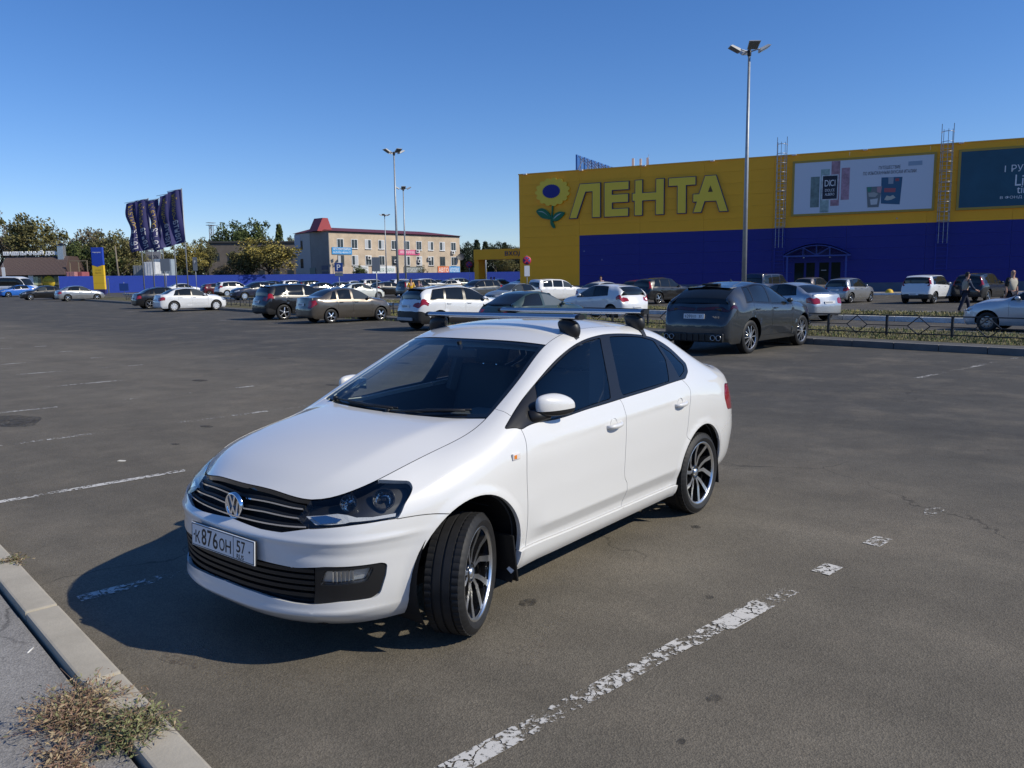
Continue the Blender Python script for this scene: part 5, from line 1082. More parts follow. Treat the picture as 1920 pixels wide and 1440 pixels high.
    b = MB(); b.bbox(None, (.520, .112, .006), .0025, M=Mp @ Matrix.Translation((0,0,.0025))); b.build('plate_face', PLW, pf)
    def ch(s, x, y, w_, h_): text('plate_character', s, .1, INK, pf, Mp @ Matrix.Translation((x, y, .0056)), .0004, fit=(w_, h_), bold=.0012)
    for s, x, y, w_, h_ in (('К',-.204,-.007,.042,.060),('8',-.150,0,.042,.080),('7',-.101,0,.040,.080),('6',-.053,0,.042,.080),('О',.002,-.007,.045,.060),('Н',.054,-.007,.045,.060),('5',.136,.010,.032,.056),('7',.174,.010,.030,.056),('RUS',.150,-.036,.056,.022)): ch(s, x, y, w_, h_)
    b = MB(); q = .003
    for x0, x1, y0, y1 in ((-.254,.254,.049,.049+q),(-.254,.254,-.052,-.052+q),(-.257,-.254,-.052,.052),(.254,.257,-.052,.052),(.094,.097,-.052,.052)): b.box(None, (x1-x0, y1-y0, .0008), M=Mp @ Matrix.Translation(((x0+x1)/2, (y0+y1)/2, .006)))
    for x in (-.235, .222): b.lathe([(.005,.0),(.005,.0015),(.0001,.002)], 10, Mp @ Matrix.Translation((x, .0, .0056)))
    b.build('plate_border', INK, pf)
    # towing-eye cover
    # wheels and underside
    hero_wheel(t, (0, .735, .298), R(23), R(9)); hero_wheel(t, (0, -.735, .298), R(24), R(30), True)
    hero_wheel(t, (-2.545, .725, .298), 0, R(25)); hero_wheel(t, (-2.545, -.725, .298), 0, R(50), True)
    b = MB(); b.box((-1.35, 0, .26), (3.9, 1.05, .08)); b.box((.42, 0, .30), (.5, 1.0, .2)); b.box((.18,0,.55), (.5,.9,.5)); b.box((-2.9,0,.5),(.9,1.0,.5)); b.build('underbody', DARK, t)
    # cabin
    b = MB(); dp = [(-.26,.93),(-.34,.965),(-.52,.955),(-.72,.90),(-.78,.84),(-.80,.62),(-.30,.55)]
    b.prism(dp, -.66, .66, Matrix(((1,0,0,0),(0,0,-1,0),(0,1,0,0),(0,0,0,1)))); b.bbox((-.66,.36,.945), (.26,.36,.06), .02); b.build('dashboard', GREYP, t)
    b = MB(); b.tube([(-.90+.04*math.sin(a)*.6, .36+.18*math.cos(a), .83+.17*math.sin(a)) for a in [2*math.pi*k/28 for k in range(28)]], .015, 8, closed=True)
    b.bar((-.89,.36,.83),(-.70,.36,.80),.05); b.bar((-.895,.20,.84),(-.895,.52,.84),.03,.05); b.bar((-.895,.36,.84),(-.90,.36,.67),.03,.05); b.build('steering_wheel', BLK, t)
    for y in (.36, -.36):
        b = MB(); cage = [(-1.10,.50),(-1.12,.60),(-1.05,.63)]
        b.bbox((-1.22,y,.52), (.50,.50,.16), .05); M = Matrix.Translation((-1.47,y,.83)) @ Matrix.Rotation(R(-14), 4, 'Y'); b.bbox(None, (.13,.48,.62), .05, M=M); st = b.build('seat', SEATF, t); smooth_angle(st, 60)
        b = MB(); M = Matrix.Translation((-1.575,y,1.225)) @ Matrix.Rotation(R(-10), 4, 'Y'); b.bbox(None, (.09,.27,.18), .035, M=M); hr = b.build('headrest', SEATF, st); smooth_angle(hr, 60)
        b = MB(); [b.bar((-1.545,y+q,1.08),(-1.57,y+q,1.18),.012) for q in (-.06,.06)]; b.build('headrest_post', CHR, st)
    b = MB(); b.bbox((-2.0,0,.52), (.5,1.25,.18), .06); M = Matrix.Translation((-2.28,0,.82)) @ Matrix.Rotation(R(-18), 4, 'Y'); b.bbox(None, (.14,1.25,.55), .05, M=M)
    for y in (-.4,.4): b.bbox((-2.40,y,1.13), (.09,.26,.14), .03)
    smooth_angle(b.build('rear_seat', SEATF, t), 60)
    b = MB(); b.box((-2.65,0,1.02), (.5,1.15,.02)); b.build('parcel_shelf', GREYP, t)
    b = MB(); b.bbox((-.865,.0,1.285), (.03,.24,.065), .012); b.bar((-.85,0,1.31),(-.83,0,1.36),.02); rm_ = b.build('rear_view_mirror', BLK, t); b = MB(); b.bbox((-.8815,0,1.285), (.003,.225,.055), .001); b.build('mirror_glass', MIRG, rm_)
    b = MB()
    for y in (.63,-.63): b.bar((-1.42,y*.99,.95),(-1.52,y*.90,1.36),.09,.05)
    b.build('pillar_trim', GREYP, t)
    b = MB(); Hd = np.array(rfG)-np.array([0,0,.05]); a_, c_ = Hd.shape[:2]; b.add([Vector(p) for p in Hd.reshape(-1,3)], [(i*c_+j,i*c_+j+1,(i+1)*c_+j+1,(i+1)*c_+j) for i in range(a_-1) for j in range(c_-1)]); b.build('headlining', mat('headlining', (.30,.30,.29), .9), t)
    # roof bars: things of their own, clamped to the roof
    for x0, lab in ((-1.23, 'aluminium roof crossbar above the front doors of the white saloon'), (-2.03, 'aluminium roof crossbar above the rear doors of the white saloon')):
        rb_ = thing('roof_bar', lab, 'roof bar', (x0, 0, 1.44), group='roof bars on the white saloon')
        b = MB(); n = 14; zc = .058
        ov = [(.038*math.cos(2*math.pi*k/20), 0.017*math.sin(2*math.pi*k/20)*(1.15 if math.sin(2*math.pi*k/20) > 0 else .85)) for k in range(20)]
        b.prism([(x, z) for x, z in ov], -.615, .615, Matrix(((1,0,0,0),(0,0,1,0),(0,1,0,zc),(0,0,0,1)))); o = b.build('bar', ALU, rb_); smooth_angle(o, 40)
        b = MB(); b.box((.0,0,zc+.0185), (.016,1.16,.004)); b.build('rubber_strip', RUB, rb_)
        for sg in (1,-1):
            b = MB(); b.prism([(x*1.02, z*1.02) for x, z in ov], .615*sg, .640*sg, Matrix(((1,0,0,0),(0,0,1,0),(0,1,0,zc),(0,0,0,1)))); smooth_angle(b.build('end_cap', BLK, rb_), 40)
            me = sub_surf([(-.062,.44*sg,.052),(.062,.44*sg,.052),(.062,.615*sg,.056),(-.062,.615*sg,.056),(-.048,.48*sg,-.02),(.048,.48*sg,-.02),(.052,.640*sg,-.03),(-.052,.640*sg,-.03),(-.042,.50*sg,-.075),(.042,.50*sg,-.075),(.042,.61*sg,-.085),(-.042,.61*sg,-.085)],
                [(0,1,2,3),(0,4,5,1),(1,5,6,2),(2,6,7,3),(3,7,4,0),(4,8,9,5),(5,9,10,6),(6,10,11,7),(7,11,8,4),(8,11,10,9)], 2, 'foot'); clean_mesh(me); me.materials.append(BLK); me.shade_smooth(); ft = add_obj('foot', me, rb_)
            b = MB(); b.bar((0,.592*sg,-.045),(0,.628*sg,-.112),.046,.010); b.build('clamp', BLK, ft)
            if sg == 1: text('emblem', 'ED', .02, PLW, ft, frame(Vector((.0,.612,.006)), Vector((-1,0,0)), Vector((0,-.1,1))), .0006)
    return t
HERO = build_hero()
# ------------------------------------------------------------- other cars: one shell builder, a table of shapes
class Body: pass
def body_net(s):
    fo, wb, ro, hw, cl = s['fo'], s['wb'], s['ro'], s['hw'], s.get('clr', .20); tail = -wb-ro
    xc, zc = s['cowl']; xw, zw = s['wtop']; xe, ze = s['rend']; xb, zb = s['rbase']; hz_ = s['hoodz']; ty = s.get('topy', .655)
    ring = [(fo-.15, .60*hw, hz_), (fo-.40, .745*hw, hz_+.55*(zc-hz_)*.55), ((fo+xc)/2-.1, .775*hw, hz_+.80*(zc-hz_)), (xc, .79*hw, zc), ((xc+xw)/2, (.79+ty)/2*hw, (zc+zw)/2+.012), (xw, ty*hw, zw)]
    ring += [(x, ty*hw, z) for x, z in s['roof']]+[(xe, (ty-.015)*hw, ze), ((xe+xb)/2, (ty+.02)*hw, (ze+zb)/2+s.get('rbow', .0)), (xb, (ty+.045)*hw, zb)]
    if s.get('deck'): ring += [(x, (ty+.04)*hw, z) for x, z in s['deck']]
    rg = np.array(ring); rx = -rg[:, 0]
    def top(x): return np.interp(-x, rx, rg[:, 1]), np.interp(-x, rx, rg[:, 2])
    bl = np.array(s['belt']); bz = lambda x: np.interp(-x, -bl[:, 0], bl[:, 1])
    def yw(x):
        f = max(0, (x-(fo-.95))/.55); r = max(0, ((tail+.95)-x)/.55); return hw*(1-.085*f**1.6-.055*r**1.6)
    def section(x, y, k=1.0):
        yt, zt = top(x); zbelt = min(bz(x), zt-.055); h = zbelt-cl
        B = np.array([y-.035-.02*(zt-zbelt > .15), zbelt]); T = np.array([min(yt, y-.06), zt]); d = T-B; n = np.array([d[1], -d[0]]); L = np.linalg.norm(d)
        bul = .16*L if L < .25 else .055*L; n = n/(L+1e-9)
        rows = [(y-.085, cl), (y-.040, cl+.12*h), (y-.016, cl+.28*h), (y-.002, cl+.46*h), (y, cl+.64*h), (y-.008, cl+.85*h), tuple(B)]
        for t in (.42, .84): q = B+d*t+n*bul*4*t*(1-t)*(1.0 if t < .5 else 1.5); rows.append(tuple(q))
        return rows+[tuple(T)]
    C = []; nr = 10
    zf = [cl-.01, cl+.07, cl+.17, cl+.28, cl+.38, cl+.46, hz_-.19, hz_-.12, hz_-.06, hz_]
    xf = [-.09, -.015, 0, 0, -.003, -.012, -.035, -.055, -.085, -.125]
    if s.get('blunt'): xf = [-.05, -.01, 0, 0, -.002, -.006, -.012, -.02, -.035, -.07]
    bowf = s.get('bowf', 1.0)
    for y, dx in ((0, 0), (.28*hw, -.015), (.55*hw, -.07*bowf)): C.append([(fo+a+dx, y*(1-.03*(k == 9)), z) for k, (a, z) in enumerate(zip(xf, zf))])
    xs0 = fo-.40; S0 = section(xs0, yw(xs0))
    cor = [(fo-.20*bowf+a*.8, .80*hw-.02*(k in (0,))-.05*max(0, k-6), z+.012*max(0, k-5)) for k, (a, z) in enumerate(zip(xf, zf))]; C.append(cor)
    n = int((xs0-(tail+.30))/.24); xs = np.linspace(xs0, tail+.30, n)
    for x in xs: C.append([(x, a, b) for a, b in section(x, yw(x))])
    zt = s['deck'][-1][1] if s.get('deck') else zb; xt = s['deck'][-1][0] if s.get('deck') else xb
    zr = [cl+.04, cl+.10, cl+.19, cl+.30, cl+.42, cl+.52]; zr += [zr[-1]+(zt-zr[-1])*t for t in (.35, .62, .84, 1.0)]
    inset = [.06, .012, 0, 0, .004, .03] + [.03+(xt-tail-.03)*t for t in (.30, .55, .78, 1.0)]
    bow = s.get('bowr', 1.0)
    C.append([(tail+i+.15*bow*(1-.3*k/9), .83*hw-.012*max(0, k-5), z) for k, (i, z) in enumerate(zip(inset, zr))])
    for y, dx in ((.56, .055*bow), (.28, .015*bow), (0, 0)): C.append([(tail+i+dx, y*hw*(1-.06*(k/9)), z) for k, (i, z) in enumerate(zip(inset, zr))])
    return C, top, bz
BODIES = {}
PLASTIC = mat('grey_black_plastic', (.022,.022,.023), .6)
CARGLASS = mat('dark_car_glass', (.012,.015,.017), .04, spec=.6)
CARGLASS_C = mat('clear_car_glass', (.05,.058,.060), .04, spec=.6)
def get_body(kind):
    if kind in BODIES: return BODIES[kind]
    s = SPECS[kind]; b = Body(); N, top, bz = body_net(s); fo, wb, ro, hw = s['fo'], s['wb'], s['ro'], s['hw']; Rw = s['R']; tail = -wb-ro
    ar = s.get('arch', Rw+.055)
    def post(p):
        p = p.copy(); sd = np.clip((p[:, 1]-.5)/.2, 0, 1)
        for cx in (0, -wb):
            d = np.hypot(p[:, 0]-cx, p[:, 2]-Rw-.02)-ar; k = np.clip(1-d/.07, 0, 1); p[:, 1] += sd*s.get('flare', .012)*k*k*(3-2*k)
        mid = np.clip((-.55-p[:, 0])/.3, 0, 1)*np.clip((p[:, 0]+wb-.55)/.3, 0, 1)
        p[:, 1] -= sd*mid*.012*np.exp(-((p[:, 2]-(s.get('clr', .2)+.24))/.07)**2)
        zl = np.interp(-p[:, 0], -np.array(s['belt'])[:, 0], np.array(s['belt'])[:, 1])-.10
        p[:, 1] += sd*.005*np.exp(-((p[:, 2]-zl)/.02)**2)
        return p
    S = b.S = Shell(N, post); vk = S.vk
    def uat(x, v):                                       # column parameter at a given x on row v
        us = np.linspace(S.uk[3], S.uk[-4], 600); p = S.raw(us, us*0+v); return float(np.interp(-x, -p[:, 0], us))
    lines = []; loops = []; seeds = []
    arF = S.side(circ((0, Rw+.02), ar, -20, 200, 26)); arR = S.side(circ((-wb, Rw+.02), ar, -20, 200, 26))
    for A in (arF, arR): lines.append(np.vstack([[A[0][0], -.01], A, [A[-1][0], -.01]]))
    vb, vt = vk[6]+.012, vk[8]+.012
    wins = []
    for (xb0, xt0, xb1, xt1) in s['wins']:
        P = [(uat(xb0, vb), vb), (uat(xt0, vt), vt), (uat((xt0+xt1)/2, vt), vt+.004), (uat(xt1, vt), vt), (uat(xb1, vb), vb)]
        w_ = resample(round_poly(P, s.get('wr', .035), 2), .05, True); wins.append(w_); loops.append(w_); seeds.append(('win%d' % (len(wins)-1), tuple(np.mean(np.array(P), 0))))
    if s.get('dark_pillars', 1):                         # black trim round the side windows
        u0, u1 = s['wins'][0], s['wins'][-1]; va, vz_ = vb-.022, vt+.022
        P = [(uat(u0[0], va)-.05, va), (uat(u0[1], vz_)-.02, vz_), (uat((u0[1]+u1[3])/2, vz_), vz_+.004), (uat(u1[3], vz_)+.03, vz_), (uat(u1[2], va)+.05, va)]
        loops.append(resample(round_poly(P, .03, 2), .05, True)); w0, w1 = wins[0], wins[1]; seeds.append(('trim', (uat((s['wins'][0][2]+s['wins'][1][0])/2, (vb+vt)/2), (vb+vt)/2)))
    # lamps
    hl = s['head']; P = [(uat_f(S, y, z) if kd == 'f' else tuple(S.side([(y, z)])[0])) for kd, y, z in hl]; hlp = resample(round_poly(P, .025, 2), .04, True); loops.append(hlp); seeds.append(('head', rep(P)))
    tlp = [(tuple(S.rear([(y, z)])[0]) if kd == 'r' else tuple(S.side([(y, z)])[0])) for kd, y, z in s['tail']]; loops.append(resample(round_poly(tlp, .025, 2), .04, True)); seeds.append(('tail', rep(tlp)))
    gr = s['grille']; gp = [(-.02, gr[1]), (gr[0], gr[1]), (gr[0]*gr[3], gr[2]), (-.02, gr[2])]
    gp = [(u, float(S.front([(max(u, .01), z)])[0][1])) if u < .02 else tuple(S.front([(u, z)])[0]) for u, z in gp]; gp[0] = (-.02, gp[0][1]); gp[3] = (-.02, gp[3][1])
    loops.append(resample(round_poly(gp, .02, 2), .05, True)); seeds.append(('grille', tuple(np.mean([(max(u, 0), v) for u, v in gp], 0))))
    cv = s.get('clad', 0)                                # dark lower cladding up to this height
    if cv:
        vz = vk[1]+(vk[2]-vk[1])*cv; lines.append(np.array([(-.01, vz*s.get('cladf', 1)), (S.uk[3], vz*s.get('cladf', 1)), (S.uk[5], vz), (S.uk[-6], vz), (S.uk[-4], vz*s.get('cladr', 1.6)), (S.U+.01, vz*s.get('cladr', 1.6))]))
        seeds += [('clad', (.1, vz*.4)), ('clad', (uat(-wb/2, .05), vz*.4)), ('clad', (S.U-.15, vz*.5))]
    # door joints
    vlo = vk[1]+.02 if not cv else vk[1]+(vk[2]-vk[1])*cv
    dr = s['doors']
    for x in dr: lines.append(np.array([(uat(x, vb), vb-.030), (uat(x-.01, (vb+vlo)/2), (vb+vlo)/2), (uat(x, vlo), vlo-.004)]))
    lines.append(np.array([(uat(dr[0], vlo)-.02, vlo+.004), (uat(dr[-1], vlo)+.02, vlo+.004)])); lines.append(np.array([(uat(dr[0], vb)-.01, vb-.036), (uat(dr[-1], vb)+.01, vb-.036)]))
    for i in range(len(dr)-1): seeds.append(('door%d' % i, (uat((dr[i]+dr[i+1])/2, (vb+vlo)/2), vb-.10)))
    seeds += [('body', (uat(0.0, vk[6]), vk[5]+.05)), ('body', (S.U-.2, vk[5])), ('body', (S.uk[3]+.05, vk[2]+.04)), ('body', (uat(-wb/2, vk[9]), vk[9]-.01))]
    b.pan = cut_shell(S, [l for l in lines if l is not None and len(l)], loops, seeds, step=.10, estep=.05, gap=.003)
    b.nwin = len(wins); b.ndoor = len(dr)-1
    # top sheets
    _u = np.linspace(S.uk[2]*.8, S.uk[-3], 900); _p = S.P(_u, _u*0+S.Vm)
    def ring(x0, x1, n=20): q = np.interp(-np.linspace(x0, x1, n), -_p[:, 0], _u); return S.P(q, q*0+S.Vm)
    xc, xw, xe, xb = s['cowl'][0], s['wtop'][0], s['rend'][0], s['rbase'][0]; cr = s.get('crown', .045)
    def sheet(x0, x1, b0, b1, c0, c1, prof, mids=None):
        e = ring(x0, x1); t = np.linspace(0, 1, len(e)); hump = 4*t*(1-t)
        c = np.stack([e[:, 0]+b0*(1-t)+b1*t, e[:, 2]+c0*(1-t)+c1*t+(mids or 0)*hump], 1); return strip(c, e, prof, 8)
    b.top = {'hood': sheet(fo-.20, xc+.03, .075, .07, .012, .035, lambda a: a**3.0, .03), 'windscreen': sheet(xc, xw, .08, .07, .022, cr*.8, lambda a: a**2.2, .0), 'roof': sheet(xw-.01, xe, .07, -.05, cr*.85, cr*.8, lambda a: a**2.6, .012),
             'rear_window': sheet(xe-.005, xb, -.055, -.045, cr*.75, .012, lambda a: a**2.2, .0)}
    if s.get('deck'): b.top['trunk_lid'] = sheet(xb-.01, s['deck'][-1][0]+.03, -.045, -.035, .016, .012, lambda a: a**3, .01)
    b.inner = cut_shell(S, lines[:2], wins, [('a', (uat(-wb/2, vk[4]), vk[4])), ('a', (.3, vk[4])), ('a', (S.U-.3, vk[4]))], step=.25, estep=.12, gap=0)['a']
    b.mesh = {}
    BODIES[kind] = b; return b
def rep(P):
    P = np.asarray(P, float); n = len(P)
    def inside(q):
        c = False
        for i in range(n):
            a, b = P[i], P[i-1]
            if (a[1] > q[1]) != (b[1] > q[1]) and q[0] < (b[0]-a[0])*(q[1]-a[1])/(b[1]-a[1])+a[0]: c = not c
        return c
    for q in [P.mean(0)]+[(P[i]+P[(i+k) % n])/2 for k in (3, 2) for i in range(n)]:
        if inside(q): return tuple(q)
    return tuple(P.mean(0))
def uat_f(S, y, z): return tuple(S.front([(y, z)])[0])
WHEELS = {}
def wheel_meshes(Rw, style):
    k = (Rw, style)
    if k in WHEELS: return WHEELS[k]
    w_ = .20; rim = Rw-.10 if style != 'steel' else Rw-.115; ty = tyre_mesh(Rw, rim, w_, False, 36)
    b = MB(); b.lathe([(rim-.012, -.08), (rim-.02, .03), (.05, .015), (.045, .05), (.0001, .055)], 28, axis='Y')
    b.cur = 1; b.lathe([(rim-.014, .070), (rim-.006, .086), (rim+.004, .084)], 36, axis='Y')
    if style == 'cover':                                  # plastic wheel cover with slots
        b.lathe([(rim-.01, .080), (rim*.62, .088), (rim*.3, .080), (.0001, .078)], 36, axis='Y'); b.cur = 0
        for q in range(8): b.box(None, (.07, .004, .022), M=Matrix.Rotation(R(-45*q), 4, 'Y') @ Matrix.Translation((rim*.74, .087, 0)))
        b.cur = 1; n = 0; sp = 0
    else:
        n, sp = {'five': (5, .040), 'ten': (10, .020), 'six': (6, .034), 'twin': (10, .022)}[style]
    for q in range(n):
        off = (18 if q % 2 else -2)+72*(q//2)-8 if style == 'twin' else 360/n*q
        b.box(None, (rim-.03, .03, sp), M=Matrix.Rotation(R(-off), 4, 'Y') @ Matrix.Translation(((rim+.02)/2, .066, 0)) @ Matrix.Rotation(R(-6), 4, 'Z'))
    b.lathe([(.045, .05), (.04, .085), (.0001, .088)], 16, axis='Y')
    WHEELS[k] = (ty, b); return WHEELS[k]
RIMS = {}
def car(kind, label, paint, loc, heading, group=None, rim='five', rimc=SILV, glassm=None, plate=True, plate_text=None, name='parked_car', rails=False, steer=0.0, sunk=0.0, clear=None):
    s = SPECS[kind]; b = get_body(kind); wb, ro, fo, hw = s['wb'], s['ro'], s['fo'], s['hw']; Rw = s['R']; tail = -wb-ro
    t = thing(name, label, 'car', (loc[0], loc[1], sunk+gz(loc[0], loc[1])), heading, group); gm = glassm or CARGLASS
    def put(nm, pan, m, parent, flange, mirror, inset=0.0):
        key = (nm, pan if isinstance(pan, str) else 0, mirror, inset)
        if key not in b.mesh:
            if isinstance(pan, str): o = panel_obj(nm, b.pan[pan] if pan != 'inner' else b.inner, None, None, flange, mirror, inset)
            else: o = grid_obj(nm, pan, None, None, .012, True)
            b.mesh[key] = o.data; o.data.materials.append(None); bpy.data.objects.remove(o)
        o = add_obj(nm, b.mesh[key], parent); o.material_slots[0].link = 'OBJECT'; o.material_slots[0].material = m; return o
    put('body', 'body', paint, t, .02, 2)
    cm = s.get('cladm', PLASTIC)
    if 'trim' in b.pan:
        for mi in (0, 1): put('window_trim', 'trim', TRIM, t, .008, mi, .002)
    if 'clad' in b.pan: put('bumper_cladding', 'clad', cm, t, .01, 2)
    put('inner_panel', 'inner', DARK, t, 0, 2, .07)
    for mi in (0, 1):
        doors = [put('door', 'door%d' % i, paint, t, .015, mi) for i in range(b.ndoor) if 'door%d' % i in b.pan]
        for i in range(b.nwin): put('window', 'win%d' % i, (clear or gm) if (i == 0) else gm, t, .008, mi, .006)
        hl = put('headlight', 'head', mat('headlamp_mix', (.55,.57,.60), .12, metal=.35, coat=1), t, .01, mi); put('tail_light', 'tail', s.get('tailm', RED), t, .01, mi, -.003)
        sg = 1 if mi == 0 else -1; dr = s['doors']; zb_ = np.interp(-(dr[0]+dr[1])/2, -np.array(s['belt'])[:, 0], np.array(s['belt'])[:, 1])
        for i, d in enumerate(doors):
            x = dr[i+1]+.16; p = b.S.P(*np.array(b.S.side([(x, zb_-.09)])).T)[0]; k = ('dh', i, mi)
            if k not in b.mesh: h = MB(); h.bbox((x, (p[1]+.014)*sg, zb_-.09), (.17, .026, .03), .008); b.mesh[k] = h.mesh('door_handle', None); b.mesh[k].materials.clear(); b.mesh[k].materials.append(None)
            o = add_obj('door_handle', b.mesh[k], d); o.material_slots[0].link = 'OBJECT'; o.material_slots[0].material = paint if s.get('handle', 1) else BLK
        k = ('mir', mi)
        if k not in b.mesh:
            xm = s['cowl'][0]-.30; zm = zb_+.07; ym = b.S.P(*np.array(b.S.side([(xm, zb_+.03)])).T)[0][1]
            me = sub_surf([(xm+a*.09, (ym+.075+c*.085)*sg, zm+e*.07) for a in (-1, 1) for c in (-1, 1) for e in (-1, 1)], [(0,1,3,2),(4,6,7,5),(0,4,5,1),(2,3,7,6),(0,2,6,4),(1,5,7,3)], 2, 'side_mirror'); clean_mesh(me); me.shade_smooth(); me.materials.append(None); b.mesh[k] = me
        o = add_obj('side_mirror', b.mesh[k], t); o.material_slots[0].link = 'OBJECT'; o.material_slots[0].material = s.get('mirm') or paint
        for x in (0, -wb):
            w_ = link(bpy.data.objects.new('wheel', None), t); w_.location = (x, sg*(hw-.125), Rw); w_.empty_display_size = .1; w_.rotation_euler = (0, 0, (steer if x == 0 else 0)+(math.pi if mi else 0))
            ty, rb_ = wheel_meshes(Rw, rim); kk = (Rw, rim, rimc.name)
            if kk not in RIMS: RIMS[kk] = rb_.mesh('rim', [GBLK, rimc])
            add_obj('tyre', ty, w_); add_obj('rim', RIMS[kk], w_, rot=(0, rng.uniform(0, 6), 0))
    for nm in b.top:
        isg = nm in ('windscreen', 'rear_window'); put(nm, b.top[nm], (clear or gm) if nm == 'windscreen' else gm if isg else (s.get('roofm') or paint) if nm == 'roof' else paint, t, 0, 0)
    put('grille', 'grille', GBLK if not s.get('grm') else s['grm'], t, .01, 2, -.002)
    k = 'under'
    if k not in b.mesh:
        u = MB(); z = s.get('clr', .2)
        u.box((-wb/2, 0, z+.10), (wb+fo+ro-.5, hw*1.25, .10)); u.box((0, 0, z+.25), (.5, hw*1.1, .3)); u.box((-wb, 0, z+.25), (.5, hw*1.1, .3)); b.mesh[k] = u.mesh('underbody', DARK)
    add_obj('underbody', b.mesh[k], t)
    # number plate and badges at the back (and front)
    for end, (x, z) in (('r', s.get('rplate', (tail-.004, .62))), ('f', s.get('fplate', (fo+.008, .45)))):
        if not plate: continue
        pr = b.S.P(*np.array((b.S.rear if end == 'r' else b.S.front)([(.02, z)])).T)[0]; x = pr[0]+(-.010 if end == 'r' else .010); sgn = -1 if end == 'r' else 1; M = frame(Vector((x, 0, z)), Vector((0, sgn, 0)), Vector((0.1 if end == 'r' else 0, 0, 1)))
        p = MB(); p.bbox(None, (.52, .112, .012), .004, M=M); po = p.build('number_plate', PLW, t)
        if plate_text and end == 'r':
            for tx, xx, w_, hh in plate_text: text('plate_character', tx, .1, INK, po, M @ Matrix.Translation((xx, 0, .0062)), .0004, fit=(w_, hh), bold=.001)
        else:
            p = MB(); p.box(None, (.36, .05, .001), M=M @ Matrix.Translation((-.05, 0, .0066))); p.build('plate_characters', mat('plate_grey', (.30,.31,.33), .5), po) if s.get('smudge', 1) else None
    if s.get('strip'): 
        z0, z1 = s['strip']
        p = MB(); p.bbox((tail+.012 if not s.get('stripx') else s['stripx'], 0, (z0+z1)/2), (.03, hw*1.15, z1-z0), .008); p.build('tailgate_strip', s.get('stripm', CHR), t)
    if rails:
        zr = s['roof'][len(s['roof'])//2][1]
        for sg in (1, -1):
            pts = [(s['wtop'][0]-.15, sg*s.get('topy', .655)*hw*.98, s['wtop'][1]+.03)]+[(x, sg*s.get('topy', .655)*hw*.98, z+.065) for x, z in s['roof']]+[(s['rend'][0]+.25, sg*s.get('topy', .655)*hw*.97, s['rend'][1]+.06), (s['rend'][0]+.08, sg*s.get('topy', .655)*hw*.97, s['rend'][1]+.02)]
            p = MB(); p.tube(pts, .016, 6); p.build('roof_rail', BLK, t)
    if s.get('spoiler'):
        xe, ze = s['rend']; p = MB(); yy = s.get('topy', .655)*hw*.97
        p.add([(xe+.10, -yy, ze+.03), (xe+.10, yy, ze+.03), (xe-.02, yy*.98, ze-.03), (xe-.02, -yy*.98, ze-.03), (xe-.14, -yy*.9, ze+.005), (xe-.14, yy*.9, ze+.005), (xe-.05, 0, ze+.055), (xe-.17, 0, ze+.035)], [(0,4,7,6),(6,7,5,1),(0,3,4),(1,5,2),(3,2,5,7,4)]); p.build('spoiler', paint if s['spoiler'] == 1 else BLK, t)
    return t
def paint(name, col, metal=.0, rough=.35): return mat('paint_'+name, col, rough, metal=metal, coat=1.0)
